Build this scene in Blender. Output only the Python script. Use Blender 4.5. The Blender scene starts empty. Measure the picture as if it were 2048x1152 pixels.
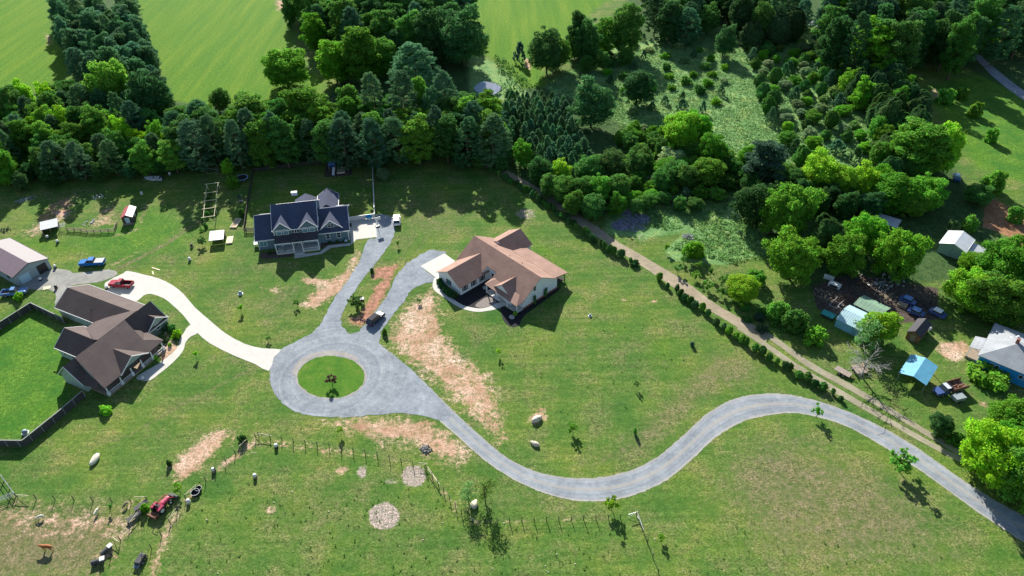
import bpy, bmesh, math, random
import numpy as np
from mathutils import Vector, Matrix
random.seed(7); rng = np.random.default_rng(11)
S = bpy.context.scene
COL = S.collection
# ------------------------------------------------ camera, sky, sun, exposure
F, HC, PITCH, ROLL = 1450.0, 106.0, math.radians(39.0), math.radians(-1.5)
_D = np.array([0, math.cos(PITCH), -math.sin(PITCH)])
_u0 = np.array([0, math.sin(PITCH), math.cos(PITCH)]); _r0 = np.array([1.0, 0, 0])
_R = math.cos(ROLL)*_r0 + math.sin(ROLL)*_u0
_U = -math.sin(ROLL)*_r0 + math.cos(ROLL)*_u0
_C = np.array([0, 0, HC])
def G(x, y, z=0.0):
    d = _D*F + _R*(x-1024) + _U*(576-y)
    return _C + d*((z-HC)/d[2])
cam = bpy.data.cameras.new('camera'); cam.sensor_width = 36; cam.lens = 36*F/2048
cam.clip_start = 1; cam.clip_end = 9000
co = bpy.data.objects.new('camera', cam); COL.objects.link(co)
co.matrix_world = Matrix(((_R[0], _U[0], -_D[0], 0), (_R[1], _U[1], -_D[1], 0), (_R[2], _U[2], -_D[2], HC), (0, 0, 0, 1)))
S.camera = co
SUN_EL, SUN_AZ = 29.0, 12.0     # sun stands beyond the scene, a little to the left
w = bpy.data.worlds.new('World'); S.world = w; w.use_nodes = True
wn = w.node_tree.nodes; bg = wn['Background']
sky = wn.new('ShaderNodeTexSky'); sky.sky_type = 'NISHITA'; sky.sun_disc = False
sky.sun_elevation = math.radians(SUN_EL); sky.sun_rotation = math.radians(-SUN_AZ)
sky.dust_density = 0.6; sky.ozone_density = 1.4
w.node_tree.links.new(sky.outputs[0], bg.inputs[0]); bg.inputs[1].default_value = 0.075
sl = bpy.data.lights.new('sun', 'SUN'); sl.energy = 5.0; sl.angle = math.radians(0.5); sl.color = (1.0, 0.95, 0.86)
so = bpy.data.objects.new('sun', sl); COL.objects.link(so)
sd = Vector((-math.sin(math.radians(SUN_AZ))*math.cos(math.radians(SUN_EL)), math.cos(math.radians(SUN_AZ))*math.cos(math.radians(SUN_EL)), math.sin(math.radians(SUN_EL))))
so.rotation_euler = sd.to_track_quat('Z', 'Y').to_euler(); so.location = (0, 0, 200)
S.view_settings.view_transform = 'Standard'; S.view_settings.look = 'None'
S.view_settings.exposure = 1.05; S.view_settings.gamma = 1
S.cycles.max_bounces = 5; S.cycles.transparent_max_bounces = 6; S.cycles.diffuse_bounces = 2
S.cycles.use_denoising = True

# ------------------------------------------------ materials
def newmat(name):
    m = bpy.data.materials.new(name); m.use_nodes = True
    nt = m.node_tree; return m, nt, nt.nodes, nt.links, nt.nodes['Principled BSDF']
def noise(nt, scale, detail=4, rough=.6, vec=None, dim='3D'):
    n = nt.nodes.new('ShaderNodeTexNoise'); n.inputs['Scale'].default_value = scale
    n.inputs['Detail'].default_value = detail; n.inputs['Roughness'].default_value = rough
    if vec is not None: nt.links.new(vec, n.inputs['Vector'])
    return n
def ramp(nt, inp, stops):
    r = nt.nodes.new('ShaderNodeValToRGB'); el = r.color_ramp.elements
    while len(el) < len(stops): el.new(.5)
    for e, (p, c) in zip(el, stops): e.position = p; e.color = (*c, 1) if len(c) == 3 else c
    nt.links.new(inp, r.inputs[0]); return r
def mixc(nt, fac, a, b, mode='MIX'):
    m = nt.nodes.new('ShaderNodeMix'); m.data_type = 'RGBA'; m.blend_type = mode
    for s, v in ((m.inputs[0], fac), (m.inputs[6], a), (m.inputs[7], b)):
        if hasattr(v, 'is_linked'): nt.links.new(v, s)
        elif isinstance(v, (int, float)): s.default_value = v
        else: s.default_value = (*v, 1)
    return m.outputs[2]
def mth(nt, op, a, b=None, c=None, clamp=False):
    m = nt.nodes.new('ShaderNodeMath'); m.operation = op; m.use_clamp = clamp
    for s, v in zip(m.inputs, (a, b, c)):
        if v is None: continue
        if hasattr(v, 'is_linked'): nt.links.new(v, s)
        else: s.default_value = v
    return m.outputs[0]
def objvec(nt): return nt.nodes.new('ShaderNodeTexCoord').outputs['Object']
def geopos(nt): return nt.nodes.new('ShaderNodeNewGeometry').outputs['Position']
def simple(name, col, rough=.7, var=.18, scale=1.5, metal=0, bump=0, spec=.4):
    m, nt, n, l, b = newmat(name)
    v = objvec(nt); t = noise(nt, scale, 5, .65, v)
    dark = tuple(c*(1-var) for c in col); lite = tuple(min(1, c*(1+var)) for c in col)
    r = ramp(nt, t.outputs[0], [(.3, dark), (.7, lite)])
    l.new(r.outputs[0], b.inputs['Base Color']); b.inputs['Roughness'].default_value = rough
    b.inputs['Metallic'].default_value = metal; b.inputs['Specular IOR Level'].default_value = spec
    if bump:
        bp = n.new('ShaderNodeBump'); bp.inputs['Strength'].default_value = bump; bp.inputs['Distance'].default_value = .05
        l.new(t.outputs[0], bp.inputs['Height']); l.new(bp.outputs[0], b.inputs['Normal'])
    return m
def striped(name, col, step, axis=0, rough=.45, metal=0, depth=.35, var=.12):
    """ribs / lap siding: a wave across one object axis"""
    m, nt, n, l, b = newmat(name)
    v = objvec(nt); sx = n.new('ShaderNodeSeparateXYZ'); l.new(v, sx.inputs[0])
    a = sx.outputs[axis] if axis < 3 else mth(nt, 'ADD', sx.outputs[0], sx.outputs[1])
    f = mth(nt, 'FRACT', mth(nt, 'MULTIPLY', a, 1/step))
    t = noise(nt, .9, 5, .65, v)
    r = ramp(nt, t.outputs[0], [(.3, tuple(c*(1-var) for c in col)), (.7, tuple(min(1, c*(1+var)) for c in col))])
    g = mth(nt, 'LESS_THAN', f, .14)
    c = mixc(nt, mth(nt, 'MULTIPLY', g, depth), r.outputs[0], tuple(c*.45 for c in col))
    l.new(c, b.inputs['Base Color']); b.inputs['Roughness'].default_value = rough; b.inputs['Metallic'].default_value = metal
    bp = n.new('ShaderNodeBump'); bp.inputs['Strength'].default_value = .5; bp.inputs['Distance'].default_value = .03
    l.new(f, bp.inputs['Height']); l.new(bp.outputs[0], b.inputs['Normal'])
    return m
def shingle(name, col, var=.22, rough=.85, spec=.25):
    m, nt, n, l, b = newmat(name)
    v = objvec(nt)
    t1 = noise(nt, 3.0, 6, .8, v); t2 = noise(nt, .35, 5, .65, v)
    vo = n.new('ShaderNodeTexVoronoi'); vo.inputs['Scale'].default_value = 3.2; l.new(v, vo.inputs['Vector'])
    a = ramp(nt, t1.outputs[0], [(.3, tuple(c*(1-var) for c in col)), (.7, tuple(c*(1+var) for c in col))]).outputs[0]
    a = mixc(nt, .22, a, ramp(nt, vo.outputs['Color'], [(0, tuple(c*.6 for c in col)), (1, tuple(c*1.5 for c in col))]).outputs[0])
    a = mixc(nt, .5, a, ramp(nt, t2.outputs[0], [(.35, tuple(c*.72 for c in col)), (.65, tuple(c*1.25 for c in col))]).outputs[0])
    sx = n.new('ShaderNodeSeparateXYZ'); l.new(v, sx.inputs[0])
    f = mth(nt, 'FRACT', mth(nt, 'MULTIPLY', sx.outputs[2], 5.5))
    a = mixc(nt, mth(nt, 'MULTIPLY', mth(nt, 'LESS_THAN', f, .25), .2), a, tuple(c*.5 for c in col))
    l.new(a, b.inputs['Base Color']); b.inputs['Roughness'].default_value = rough; b.inputs['Specular IOR Level'].default_value = spec
    bp = n.new('ShaderNodeBump'); bp.inputs['Strength'].default_value = .4; bp.inputs['Distance'].default_value = .03
    l.new(t1.outputs[0], bp.inputs['Height']); l.new(bp.outputs[0], b.inputs['Normal'])
    return m
def glassm(name, col=(.02, .03, .04)):
    m, nt, n, l, b = newmat(name)
    b.inputs['Base Color'].default_value = (*col, 1); b.inputs['Roughness'].default_value = .12; b.inputs['Specular IOR Level'].default_value = .6
    return m
def paint(name, col, rough=.42):
    m = simple(name, col, rough, .06, 3, 0, 0, .3); m.node_tree.nodes['Principled BSDF'].inputs['Coat Weight'].default_value = .08
    return m
M = {}
M['white'] = simple('white_paint', (.66, .66, .65), .5, .05)
M['trim'] = simple('white_trim', (.74, .75, .75), .5, .05)
M['white_siding'] = striped('white_batten_siding', (.72, .74, .75), .42, 3, .55, 0, .22, .04)
M['grey_blue_siding'] = striped('grey_blue_lap_siding', (.10, .165, .205), .2, 2, .6, 0, .3, .08)
M['sage_siding'] = striped('sage_lap_siding', (.33, .40, .37), .22, 2, .6, 0, .2, .06)
M['blue_siding'] = striped('bright_blue_siding', (.015, .26, .62), .25, 2, .5, 0, .25, .08)
M['barn_siding'] = striped('grey_metal_siding', (.30, .36, .38), .3, 3, .5, 0, .3, .06)
M['pale_siding'] = striped('pale_green_metal_siding', (.30, .40, .40), .3, 3, .5, 0, .3, .06)
M['roof_brown_red'] = shingle('tan_red_shingles', (.30, .185, .145), .3)
M['roof_brown'] = shingle('dark_brown_shingles', (.100, .075, .070), .3)
M['roof_navy'] = shingle('charcoal_shingles', (.058, .072, .12))
M['roof_grey'] = shingle('grey_shingles', (.30, .32, .34), .1)
M['roof_black'] = shingle('black_shingles', (.06, .058, .065))
M['metal_brown'] = striped('mauve_brown_metal_roof', (.30, .25, .26), .45, 0, .5, 0, .3, .12)
M['metal_white'] = striped('white_metal_roof', (.72, .74, .76), .5, 1, .45, 0, .2, .08)
M['metal_blue'] = striped('light_blue_metal_roof', (.25, .55, .66), .34, 0, .45, 0, .75, .14)
M['metal_teal'] = striped('pale_teal_metal_roof', (.38, .60, .64), .36, 0, .45, 0, .6, .12)
M['metal_green'] = striped('sage_green_metal_roof', (.17, .29, .19), .8, 0, .6, 0, .3, .15)
M['metal_red'] = striped('dull_red_metal_roof', (.42, .10, .10), .4, 1, .5, 0, .4, .12)
M['glass'] = glassm('dark_glass'); M['glass_pale'] = glassm('pale_glass', (.10, .22, .26))
M['wood'] = simple('weathered_wood', (.30, .23, .16), .85, .3, 4, 0, .3)
M['pale_wood'] = simple('pale_timber', (.62, .56, .36), .75, .18, 3)
M['dark_wood'] = simple('dark_wood', (.06, .055, .045), .85, .25, 3, 0, .3)
M['fence_wood'] = striped('dark_fence_boards', (.055, .055, .05), .3, 3, .85, 0, .5, .2)
M['red_wood'] = simple('rusty_brown_boards', (.22, .11, .055), .8, .25, 3)
M['black'] = simple('black_plastic', (.02, .02, .022), .5, .2)
M['rubber'] = simple('tyre_rubber', (.018, .018, .018), .85, .2)
M['steel'] = simple('galvanised_steel', (.45, .47, .48), .4, .12, 3, .6)
M['dark_metal'] = simple('dark_painted_steel', (.05, .05, .055), .5, .2)
M['rust'] = simple('rusty_steel', (.20, .10, .06), .8, .35, 4, 0, .3)
M['concrete'] = simple('sunlit_concrete', (.50, .485, .44), .85, .08, .6, 0, .1)  # one even pale tone for every concrete slab and walk
M['brick'] = simple('red_brick', (.28, .10, .07), .85, .25, 6, 0, .3)
M['stone'] = simple('pale_boulder_stone', (.56, .49, .38), .9, .25, 2.5, 0, .8)
M['grey_stone'] = simple('grey_stone', (.30, .30, .30), .9, .3, 3, 0, .6)
M['hay'] = simple('weathered_hay', (.36, .33, .26), .95, .2, 6, 0, .8)
M['cream_hay'] = simple('cream_hay', (.66, .62, .48), .95, .15, 5, 0, .6)
M['tarp_teal'] = simple('teal_tarp', (.01, .28, .25), .5, .2, 2, 0, .4)
M['tarp_blue'] = simple('bright_blue_plastic', (.01, .23, .46), .45, .15)
M['car_white'] = paint('white_car_paint', (.8, .8, .8)); M['car_dark'] = paint('dark_blue_car_paint', (.03, .035, .06))
M['car_blue'] = paint('bright_blue_car_paint', (.01, .16, .50)); M['car_red'] = paint('red_car_paint', (.33, .012, .035))
M['car_blue2'] = paint('faded_blue_car_paint', (.10, .22, .45)); M['car_navy'] = paint('navy_blue_car_paint', (.05, .09, .24))
M['roof_panel'] = simple('dark_panoramic_roof', (.02, .024, .035), .7, .1, 3, 0, 0, .1)
M['tractor_red'] = paint('tractor_red_paint', (.42, .05, .10)); M['grille'] = simple('lamp_lens', (.6, .6, .58), .2, .1)
M['rim'] = simple('wheel_rim', (.4, .4, .41), .35, .1, 3, .5)
M['bark'] = simple('bark', (.12, .09, .065), .95, .3, 5, 0, .6)
M['grey_bark'] = simple('bleached_dead_wood', (.30, .29, .27), .95, .2, 5, 0, .4)
M['cow'] = simple('chestnut_cow_hide', (.30, .10, .03), .8, .15); M['wool'] = simple('cream_fleece', (.62, .58, .50), .95, .15, 8, 0, .6)
M['donkey'] = simple('grey_brown_hide', (.16, .13, .11), .9, .2)
M['skin'] = simple('skin', (.45, .28, .2), .6, .05)

# ------------------------------------------------ mesh helpers
class MB:
    def __init__(s): s.v = []; s.f = []
    def add(s, vs, fs):
        o = len(s.v); s.v += [tuple(map(float, v)) for v in vs]; s.f += [tuple(i+o for i in f) for f in fs]; return s
    def box(s, x0, x1, y0, y1, z0, z1):
        return s.add([(x0, y0, z0), (x1, y0, z0), (x1, y1, z0), (x0, y1, z0), (x0, y0, z1), (x1, y0, z1), (x1, y1, z1), (x0, y1, z1)],
                     [(3, 2, 1, 0), (4, 5, 6, 7), (0, 1, 5, 4), (1, 2, 6, 5), (2, 3, 7, 6), (3, 0, 4, 7)])
    def hull(s, bot, top):
        n = len(bot); return s.add(list(bot)+list(top), [tuple(range(n-1, -1, -1)), tuple(range(n, 2*n))]+[(i, (i+1) % n, n+(i+1) % n, n+i) for i in range(n)])
    def slab(s, pts, t=.12):            # pts counter-clockwise from above; thickness goes up
        return s.hull(pts, [(x, y, z+t) for x, y, z in pts])
    def tube(s, p, q, r, r2=None, n=7):
        p = Vector(p); q = Vector(q); d = (q-p); d.normalize(); a = d.orthogonal().normalized(); b = d.cross(a)
        r2 = r if r2 is None else r2
        c = [(math.cos(2*math.pi*i/n), math.sin(2*math.pi*i/n)) for i in range(n)]
        return s.hull([tuple(p+a*x*r+b*y*r) for x, y in c], [tuple(q+a*x*r2+b*y*r2) for x, y in c])
    def lathe(s, prof, n=14, c=(0, 0, 0), cap=True):
        rows = []
        for r, z in prof: rows.append([(c[0]+r*math.cos(2*math.pi*i/n), c[1]+r*math.sin(2*math.pi*i/n), c[2]+z) for i in range(n)])
        vs = [p for row in rows for p in row]; fs = [(k*n+i, k*n+(i+1) % n, (k+1)*n+(i+1) % n, (k+1)*n+i) for k in range(len(rows)-1) for i in range(n)]
        if cap: fs += [tuple(range(n-1, -1, -1)), tuple(range((len(rows)-1)*n, len(rows)*n))]
        return s.add(vs, fs)
    def loftx(s, secs):                  # list of (list of points); equal counts
        n = len(secs[0]); vs = [p for q in secs for p in q]
        fs = [(k*n+i, k*n+(i+1) % n, (k+1)*n+(i+1) % n, (k+1)*n+i) for k in range(len(secs)-1) for i in range(n)]
        fs += [tuple(range(n-1, -1, -1)), tuple(range((len(secs)-1)*n, len(secs)*n))]
        return s.add(vs, fs)
    def build(s, name, mat, parent=None, smooth=False, bevel=0, fix=True):
        me = bpy.data.meshes.new(name); me.from_pydata(s.v, [], s.f)
        if fix or bevel:
            bm = bmesh.new(); bm.from_mesh(me); bmesh.ops.recalc_face_normals(bm, faces=bm.faces)
            if bevel: bmesh.ops.bevel(bm, geom=[e for e in bm.edges], offset=bevel, segments=2, affect='EDGES', profile=.6)
            bm.to_mesh(me); bm.free()
        if smooth: me.shade_smooth()
        return link(name, me, mat, parent)
def link(name, me, mat, parent=None):
    if mat is not None and not me.materials: me.materials.append(M[mat] if isinstance(mat, str) else mat)
    o = bpy.data.objects.new(name, me); COL.objects.link(o)
    if parent is not None: o.parent = parent
    return o
def tag(o, label=None, cat=None, group=None, kind=None):
    if label: o['label'] = label
    if cat: o['category'] = cat
    if group: o['group'] = group
    if kind: o['kind'] = kind
    return o
def thing(name, label, cat, loc, rot=0, group=None):
    o = bpy.data.objects.new(name, None); COL.objects.link(o); o.empty_display_size = .5
    o.location = tuple(map(float, loc)); o.rotation_euler = (0, 0, math.radians(rot)); return tag(o, label, cat, group)
def copy_tree(o, parent=None):
    c = o.copy(); COL.objects.link(c)
    if parent is not None: c.parent = parent
    for ch in list(o.children): copy_tree(ch, c)
    return c
def np_mesh(name, verts, faces):        # faces: (n,k) int array
    me = bpy.data.meshes.new(name); n, k = faces.shape
    me.vertices.add(len(verts)); me.vertices.foreach_set('co', verts.astype(np.float32).ravel())
    me.loops.add(n*k); me.loops.foreach_set('vertex_index', faces.astype(np.int32).ravel())
    me.polygons.add(n); me.polygons.foreach_set('loop_start', np.arange(0, n*k, k, dtype=np.int32))
    me.update(calc_edges=True); return me
def cr(pts, n=6, closed=False):          # catmull-rom
    P = [np.array(p, float) for p in pts]; out = []; m = len(P)
    rngi = range(m) if closed else range(m-1)
    for i in rngi:
        if closed: a, b, c, d = P[(i-1) % m], P[i], P[(i+1) % m], P[(i+2) % m]
        else: a, b, c, d = P[max(i-1, 0)], P[i], P[i+1], P[min(i+2, m-1)]
        for k in range(n):
            t = k/n; out.append(.5*((2*b)+(c-a)*t+(2*a-5*b+4*c-d)*t*t+(3*b-a-3*c+d)*t**3))
    if not closed: out.append(P[-1])
    return out
# ------------------------------------------------ the ground
def axis(lo, hi, step, far):
    mid = np.arange(lo, hi+step, step); k = step*1.35; a = []; x = lo
    while x > -far: x -= k; k *= 1.35; a.append(x)
    k = step*1.35; b = []; x = mid[-1]
    while x < far: x += k; k *= 1.35; b.append(x)
    return np.array(a[::-1]+list(mid)+b)
gx = axis(-262, 262, .75, 4000); gy = axis(46, 372, .75, 4000)
NX, NY = len(gx), len(gy)
XX, YY = np.meshgrid(gx, gy); PX = XX.ravel(); PY = YY.ravel()
def W2(pts): return np.array([G(x, y)[:2] for x, y in pts])
def sdist(poly, X, Y):                   # signed distance, + inside
    d = np.full(X.shape, 1e9); ins = np.zeros(X.shape, bool); n = len(poly)
    for i in range(n):
        ax, ay = poly[i]; bx, by = poly[(i+1) % n]; ex, ey = bx-ax, by-ay; L = ex*ex+ey*ey+1e-9
        t = np.clip(((X-ax)*ex+(Y-ay)*ey)/L, 0, 1); d = np.minimum(d, np.hypot(X-ax-t*ex, Y-ay-t*ey))
        if ey != 0:
            c = ((ay > Y) != (by > Y)) & (X < (bx-ax)*(Y-ay)/(by-ay+1e-12)+ax); ins ^= c
    return np.where(ins, d, -d)
ATT = {k: np.zeros(len(PX)) for k in ('dirt', 'dry', 'bright', 'red', 'weed', 'straw', 'dark', 'lush', 'soil', 'meadow')}
def area(att, pts, amt=1.0, soft=2.0, px=True):
    poly = W2(pts) if px else np.array(pts); lo = poly.min(0)-soft*2; hi = poly.max(0)+soft*2
    m = np.where((PX > lo[0]) & (PX < hi[0]) & (PY > lo[1]) & (PY < hi[1]))[0]
    if len(m) == 0: return
    v = np.clip(.5+sdist(poly, PX[m], PY[m])/(2*soft), 0, 1)*amt
    ATT[att][m] = np.maximum(ATT[att][m], v)
def spot(att, x, y, rx, ry, amt=1, soft=1.5):
    area(att, [(x+rx*math.cos(a), y+ry*math.sin(a)) for a in np.linspace(0, 2*math.pi, 13)[:-1]], amt, soft)
# bright mown fields
area('bright', [(-200, -120), (60, -60), (100, 0), (115, 60), (150, 130), (120, 185), (-20, 200), (-300, 200)], 1, 5)
area('bright', [(215, -60), (540, -60), (585, 60), (600, 120), (660, 170), (640, 200), (420, 215), (340, 215), (300, 120), (240, 10)], .9, 5)
area('bright', [(870, -60), (1310, -60), (1190, 20), (1135, 75), (1085, 130), (1095, 178), (1045, 185), (1000, 130), (960, 105), (900, 40)], 1, 3)
area('lush', [(1840, 175), (1960, 140), (2200, 240), (2400, 420), (2048, 370), (1950, 340), (1890, 250)], .85, 4)
area('bright', [(1840, 180), (1900, 190), (1990, 330), (1950, 345), (1890, 240)], .6, 4)
spot('lush', 662, 754, 70, 45, .9, 1)
area('lush', [(0, 650), (60, 620), (130, 660), (140, 740), (150, 800), (50, 880), (0, 885), (-200, 800)], .9, 3)
area('bright', [(20, 690), (60, 660), (70, 700), (40, 740)], .5, 3); area('bright', [(60, 810), (120, 790), (115, 830), (70, 850)], .6, 3)
area('bright', [(0, 480), (80, 465), (200, 500), (260, 520), (160, 515), (60, 505)], .55, 3)
area('lush', [(110, 480), (250, 440), (300, 400), (400, 440), (390, 500), (250, 530), (150, 510)], .7, 5)
area('bright', [(500, 400), (600, 360), (750, 400), (740, 430), (560, 400), (500, 440)], .5, 4)
area('bright', [(1050, 460), (1120, 500), (1150, 560), (1110, 540), (1060, 500)], .6, 3); spot('bright', 1110, 560, 20, 12, .5, 3)
for x, y, rx, ry in ((280, 470, 60, 18), (1230, 660, 60, 30), (1330, 700, 60, 40), (1050, 860, 60, 20), (1000, 640, 50, 25), (900, 990, 70, 25), (480, 985, 45, 20), (800, 380, 60, 10), (1480, 900, 60, 25), (1700, 900, 50, 20), (1900, 850, 60, 25), (700, 1080, 90, 30), (430, 560, 30, 18), (1830, 760, 40, 20)):
    spot('bright', x, y, rx, ry, .45, 5)
# dry and brownish grass
for pts, a, s in (
    ([(1420, 690), (1560, 720), (1500, 775), (1420, 810), (1340, 890), (1290, 925), (1180, 950), (1110, 935), (1240, 870), (1330, 780)], .62, 4),
    ([(1540, 830), (1760, 900), (1900, 1000), (1960, 1152), (1700, 1200), (1500, 1152), (1380, 960), (1440, 880)], .66, 10),
    ([(740, 380), (900, 385), (960, 420), (930, 470), (860, 490), (800, 470), (755, 420)], .5, 6),
    ([(560, 560), (600, 540), (640, 620), (600, 670), (530, 680), (440, 640), (420, 590)], .45, 6),
    ([(150, 905), (260, 880), (420, 800), (520, 800), (540, 840), (430, 900), (300, 960), (100, 1000)], .42, 8),
    ([(460, 900), (640, 890), (860, 950), (920, 1050), (1240, 1060), (1280, 1180), (500, 1180), (420, 1000)], .46, 14),
    ([(960, 560), (1160, 640), (1340, 780), (1200, 860), (1040, 880), (960, 780), (900, 700)], .33, 14),
    ([(-100, 990), (300, 1005), (260, 1080), (190, 1170), (-100, 1200)], .76, 5),
    ([(1620, 700), (1960, 920), (1950, 950), (1780, 860), (1600, 780)], .4, 4),
    ([(640, 400), (740, 390), (740, 425), (690, 425), (640, 400)], .5, 3),
    ([(370, 420), (415, 380), (405, 450), (330, 500), (220, 530), (330, 470)], .5, 3),
    ([(1120, 620), (1200, 600), (1230, 660), (1170, 700)], .25, 5), ([(1060, 960), (1240, 1010), (1240, 1030), (960, 1040), (900, 980)], .55, 5),
    ([(300, 1000), (360, 960), (340, 1060), (260, 1160), (200, 1160), (260, 1060)], .4, 2)): area('dry', pts, a, s)
for _ in range(46):
    spot('dry', random.uniform(420, 1900), random.uniform(560, 1130), random.uniform(12, 50), random.uniform(6, 20), random.uniform(.25, .55), 3)
# bare earth
for pts, a, s in (
    ([(865, 575), (812, 605), (785, 640), (770, 690), (800, 715), (850, 752), (900, 800), (950, 850), (1000, 885), (1020, 880), (1000, 800), (990, 760), (930, 710), (890, 660), (880, 600)], .72, 3),
    ([(838, 572), (800, 620), (775, 680), (800, 700), (850, 690), (840, 620)], .30, 3), ([(860, 740), (950, 845), (1000, 870), (990, 800), (930, 760)], .8, 3),
    ([(640, 838), (720, 835), (850, 838), (900, 865), (945, 900), (925, 930), (880, 925), (820, 890), (760, 885), (690, 865)], .78, 2.5),
    ([(712, 500), (724, 512), (706, 550), (690, 580), (660, 600), (630, 620), (600, 612), (620, 590), (640, 575), (600, 565), (610, 552), (660, 560), (690, 540)], .82, 1.6),
    ([(520, 574), (570, 572), (560, 588), (530, 588)], .55, 1.5), ([(560, 520), (600, 530), (580, 545)], .4, 1.5),
    ([(440, 855), (462, 862), (400, 935), (355, 965), (338, 935), (385, 890)], .95, 1.8), ([(470, 850), (520, 845), (500, 870), (420, 940), (370, 980), (380, 960)], .35, 2),
    ([(500, 875), (560, 882), (700, 900), (850, 930), (850, 936), (700, 912), (560, 896), (520, 892), (480, 920), (420, 960), (385, 1000), (360, 1045), (340, 1090), (318, 1152), (280, 1200), (300, 1110), (345, 1020), (390, 970), (450, 915)], .58, 1.2),
    ([(855, 935), (910, 1000), (935, 1040), (922, 1040), (890, 1000), (850, 950)], .5, .8), ([(940, 1043), (1240, 1036), (1240, 1042), (940, 1049)], .55, .5),
    ([(0, 1000), (290, 1008), (250, 1100), (200, 1180), (150, 1180), (200, 1090), (60, 1080), (-60, 1060)], .5, 4), ([(290, 1005), (270, 1060), (215, 1130), (190, 1120), (250, 1040), (265, 1010)], .6, 2),
    ([(1060, 830), (1092, 815), (1096, 838), (1070, 850), (1052, 845)], .8, .8), ([(745, 940), (742, 985)], .1, 1),
    ([(1640, 565), (1700, 575), (1760, 585), (1740, 625), (1660, 625), (1620, 600)], .55, 2), ([(1880, 540), (1930, 560), (1900, 600), (1870, 580)], .2, 2),
    ([(1875, 685), (1930, 680), (1945, 700), (1920, 725), (1895, 720), (1870, 700)], .8, 1), ([(1960, 800), (1985, 805), (1975, 815), (1955, 812)], .7, 1),
    ([(225, 470), (270, 455), (290, 400), (300, 395), (300, 420), (280, 460), (220, 480)], .5, 1.2), ([(215, 528), (270, 505), (285, 500), (250, 522), (225, 535)], .5, 1),
    ([(1330, 590), (1345, 600), (1370, 615), (1290, 560)], .2, 1), ([(200, 430), (232, 425), (232, 450), (190, 455), (170, 450)], .55, 1.5), ([(100, 425), (135, 415), (140, 435), (110, 440)], .8, 1.2),
    ([(325, 645), (340, 680), (360, 690), (340, 720), (318, 735), (322, 700), (330, 680)], .85, .7), ([(1050, 115), (1062, 118), (1062, 140), (1048, 135)], .8, 1),
    ([(88, 65), (105, 70), (104, 95), (92, 90)], .6, 1.5), ([(320, 190), (345, 205), (330, 235), (318, 220)], .5, 2), ([(1860, 175), (1885, 180), (1880, 205), (1862, 200)], .7, 2), ([(550, 0), (585, 0), (590, 25), (555, 22)], .8, 2)): area('dirt', pts, a, s)
for x, y, rx, ry, a in ((683, 941, 13, 7, .9), (540, 1022, 12, 7, .75), (568, 890, 10, 6, .8), (635, 975, 8, 5, .3), (668, 929, 6, 4, .6), (1310, 603, 8, 4, .7), (1455, 470, 10, 8, .5), (1245, 600, 10, 4, .5), (490, 985, 5, 3, .5), (635, 1060, 6, 4, .5)):
    spot('dirt', x, y, rx, ry, a, .6)
for pts, a, s in (
    ([(745, 535), (790, 528), (806, 525), (792, 545), (775, 590), (745, 640), (725, 655), (700, 650), (692, 632), (712, 630), (735, 600), (745, 575), (765, 560), (740, 560)], .9, 1.2),
    ([(1050, 415), (1080, 422), (1072, 440), (1030, 436), (1026, 425)], .35, 1.5), ([(60, 440), (110, 395), (155, 385), (150, 420), (120, 440), (80, 450)], .6, 2), ([(1060, 815), (1090, 812), (1092, 826), (1068, 830)], .7, .8),
    ([(1010, 40), (1020, 45), (1010, 50)], .3, 1), ([(320, 320), (520, 300), (700, 295), (830, 300), (830, 312), (600, 318), (420, 328)], .35, 2)): area('red', pts, a, s)
area('dirt', [(40, 470), (70, 440), (110, 400), (160, 380), (150, 425), (130, 440), (90, 470), (60, 480)], .5, 2); area('dirt', [(190, 420), (235, 400), (240, 420), (225, 450), (180, 455)], .5, 2)
for x, y, rx, ry, a in ((768, 1032, 32, 27, 1), (828, 952, 26, 22, .95), (725, 944, 11, 14, .9), (780, 962, 12, 8, .7), (752, 930, 34, 5, .5), (745, 962, 24, 5, .5), (508, 904, 9, 4, .7), (1050, 428, 26, 14, .5), (935, 1010, 40, 30, .35), (1285, 478, 20, 14, .4)):
    spot('straw', x, y, rx, ry, a, 1)
# planting beds, soil plots, darker forest floor
area('soil', [(1985, 395), (2048, 430), (2120, 470), (2030, 480), (1990, 462), (1965, 455), (1968, 420)], .95, 1.2); area('soil', [(2015, 478), (2080, 440), (2120, 470), (2060, 520), (2000, 480)], .8, 1.2)
area('dirt', [(1935, 340), (2100, 380), (2100, 398), (1990, 380)], .3, 2)
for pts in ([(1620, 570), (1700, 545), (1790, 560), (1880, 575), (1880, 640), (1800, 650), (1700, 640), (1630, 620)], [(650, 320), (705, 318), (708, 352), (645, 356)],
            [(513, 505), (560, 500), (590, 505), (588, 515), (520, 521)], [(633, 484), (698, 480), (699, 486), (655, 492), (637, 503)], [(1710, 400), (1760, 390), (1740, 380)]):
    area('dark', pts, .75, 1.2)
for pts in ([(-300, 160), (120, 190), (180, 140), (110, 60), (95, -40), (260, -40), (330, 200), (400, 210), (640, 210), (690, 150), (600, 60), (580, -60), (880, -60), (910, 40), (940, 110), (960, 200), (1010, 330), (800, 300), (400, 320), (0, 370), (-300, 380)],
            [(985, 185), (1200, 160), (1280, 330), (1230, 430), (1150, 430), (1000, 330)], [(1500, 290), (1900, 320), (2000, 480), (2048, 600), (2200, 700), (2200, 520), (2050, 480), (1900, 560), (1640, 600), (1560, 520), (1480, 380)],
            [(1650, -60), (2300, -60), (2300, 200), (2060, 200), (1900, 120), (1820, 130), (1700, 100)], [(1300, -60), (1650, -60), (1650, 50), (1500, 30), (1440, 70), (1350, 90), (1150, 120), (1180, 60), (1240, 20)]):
    area('weed', pts, 1, 4)
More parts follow.
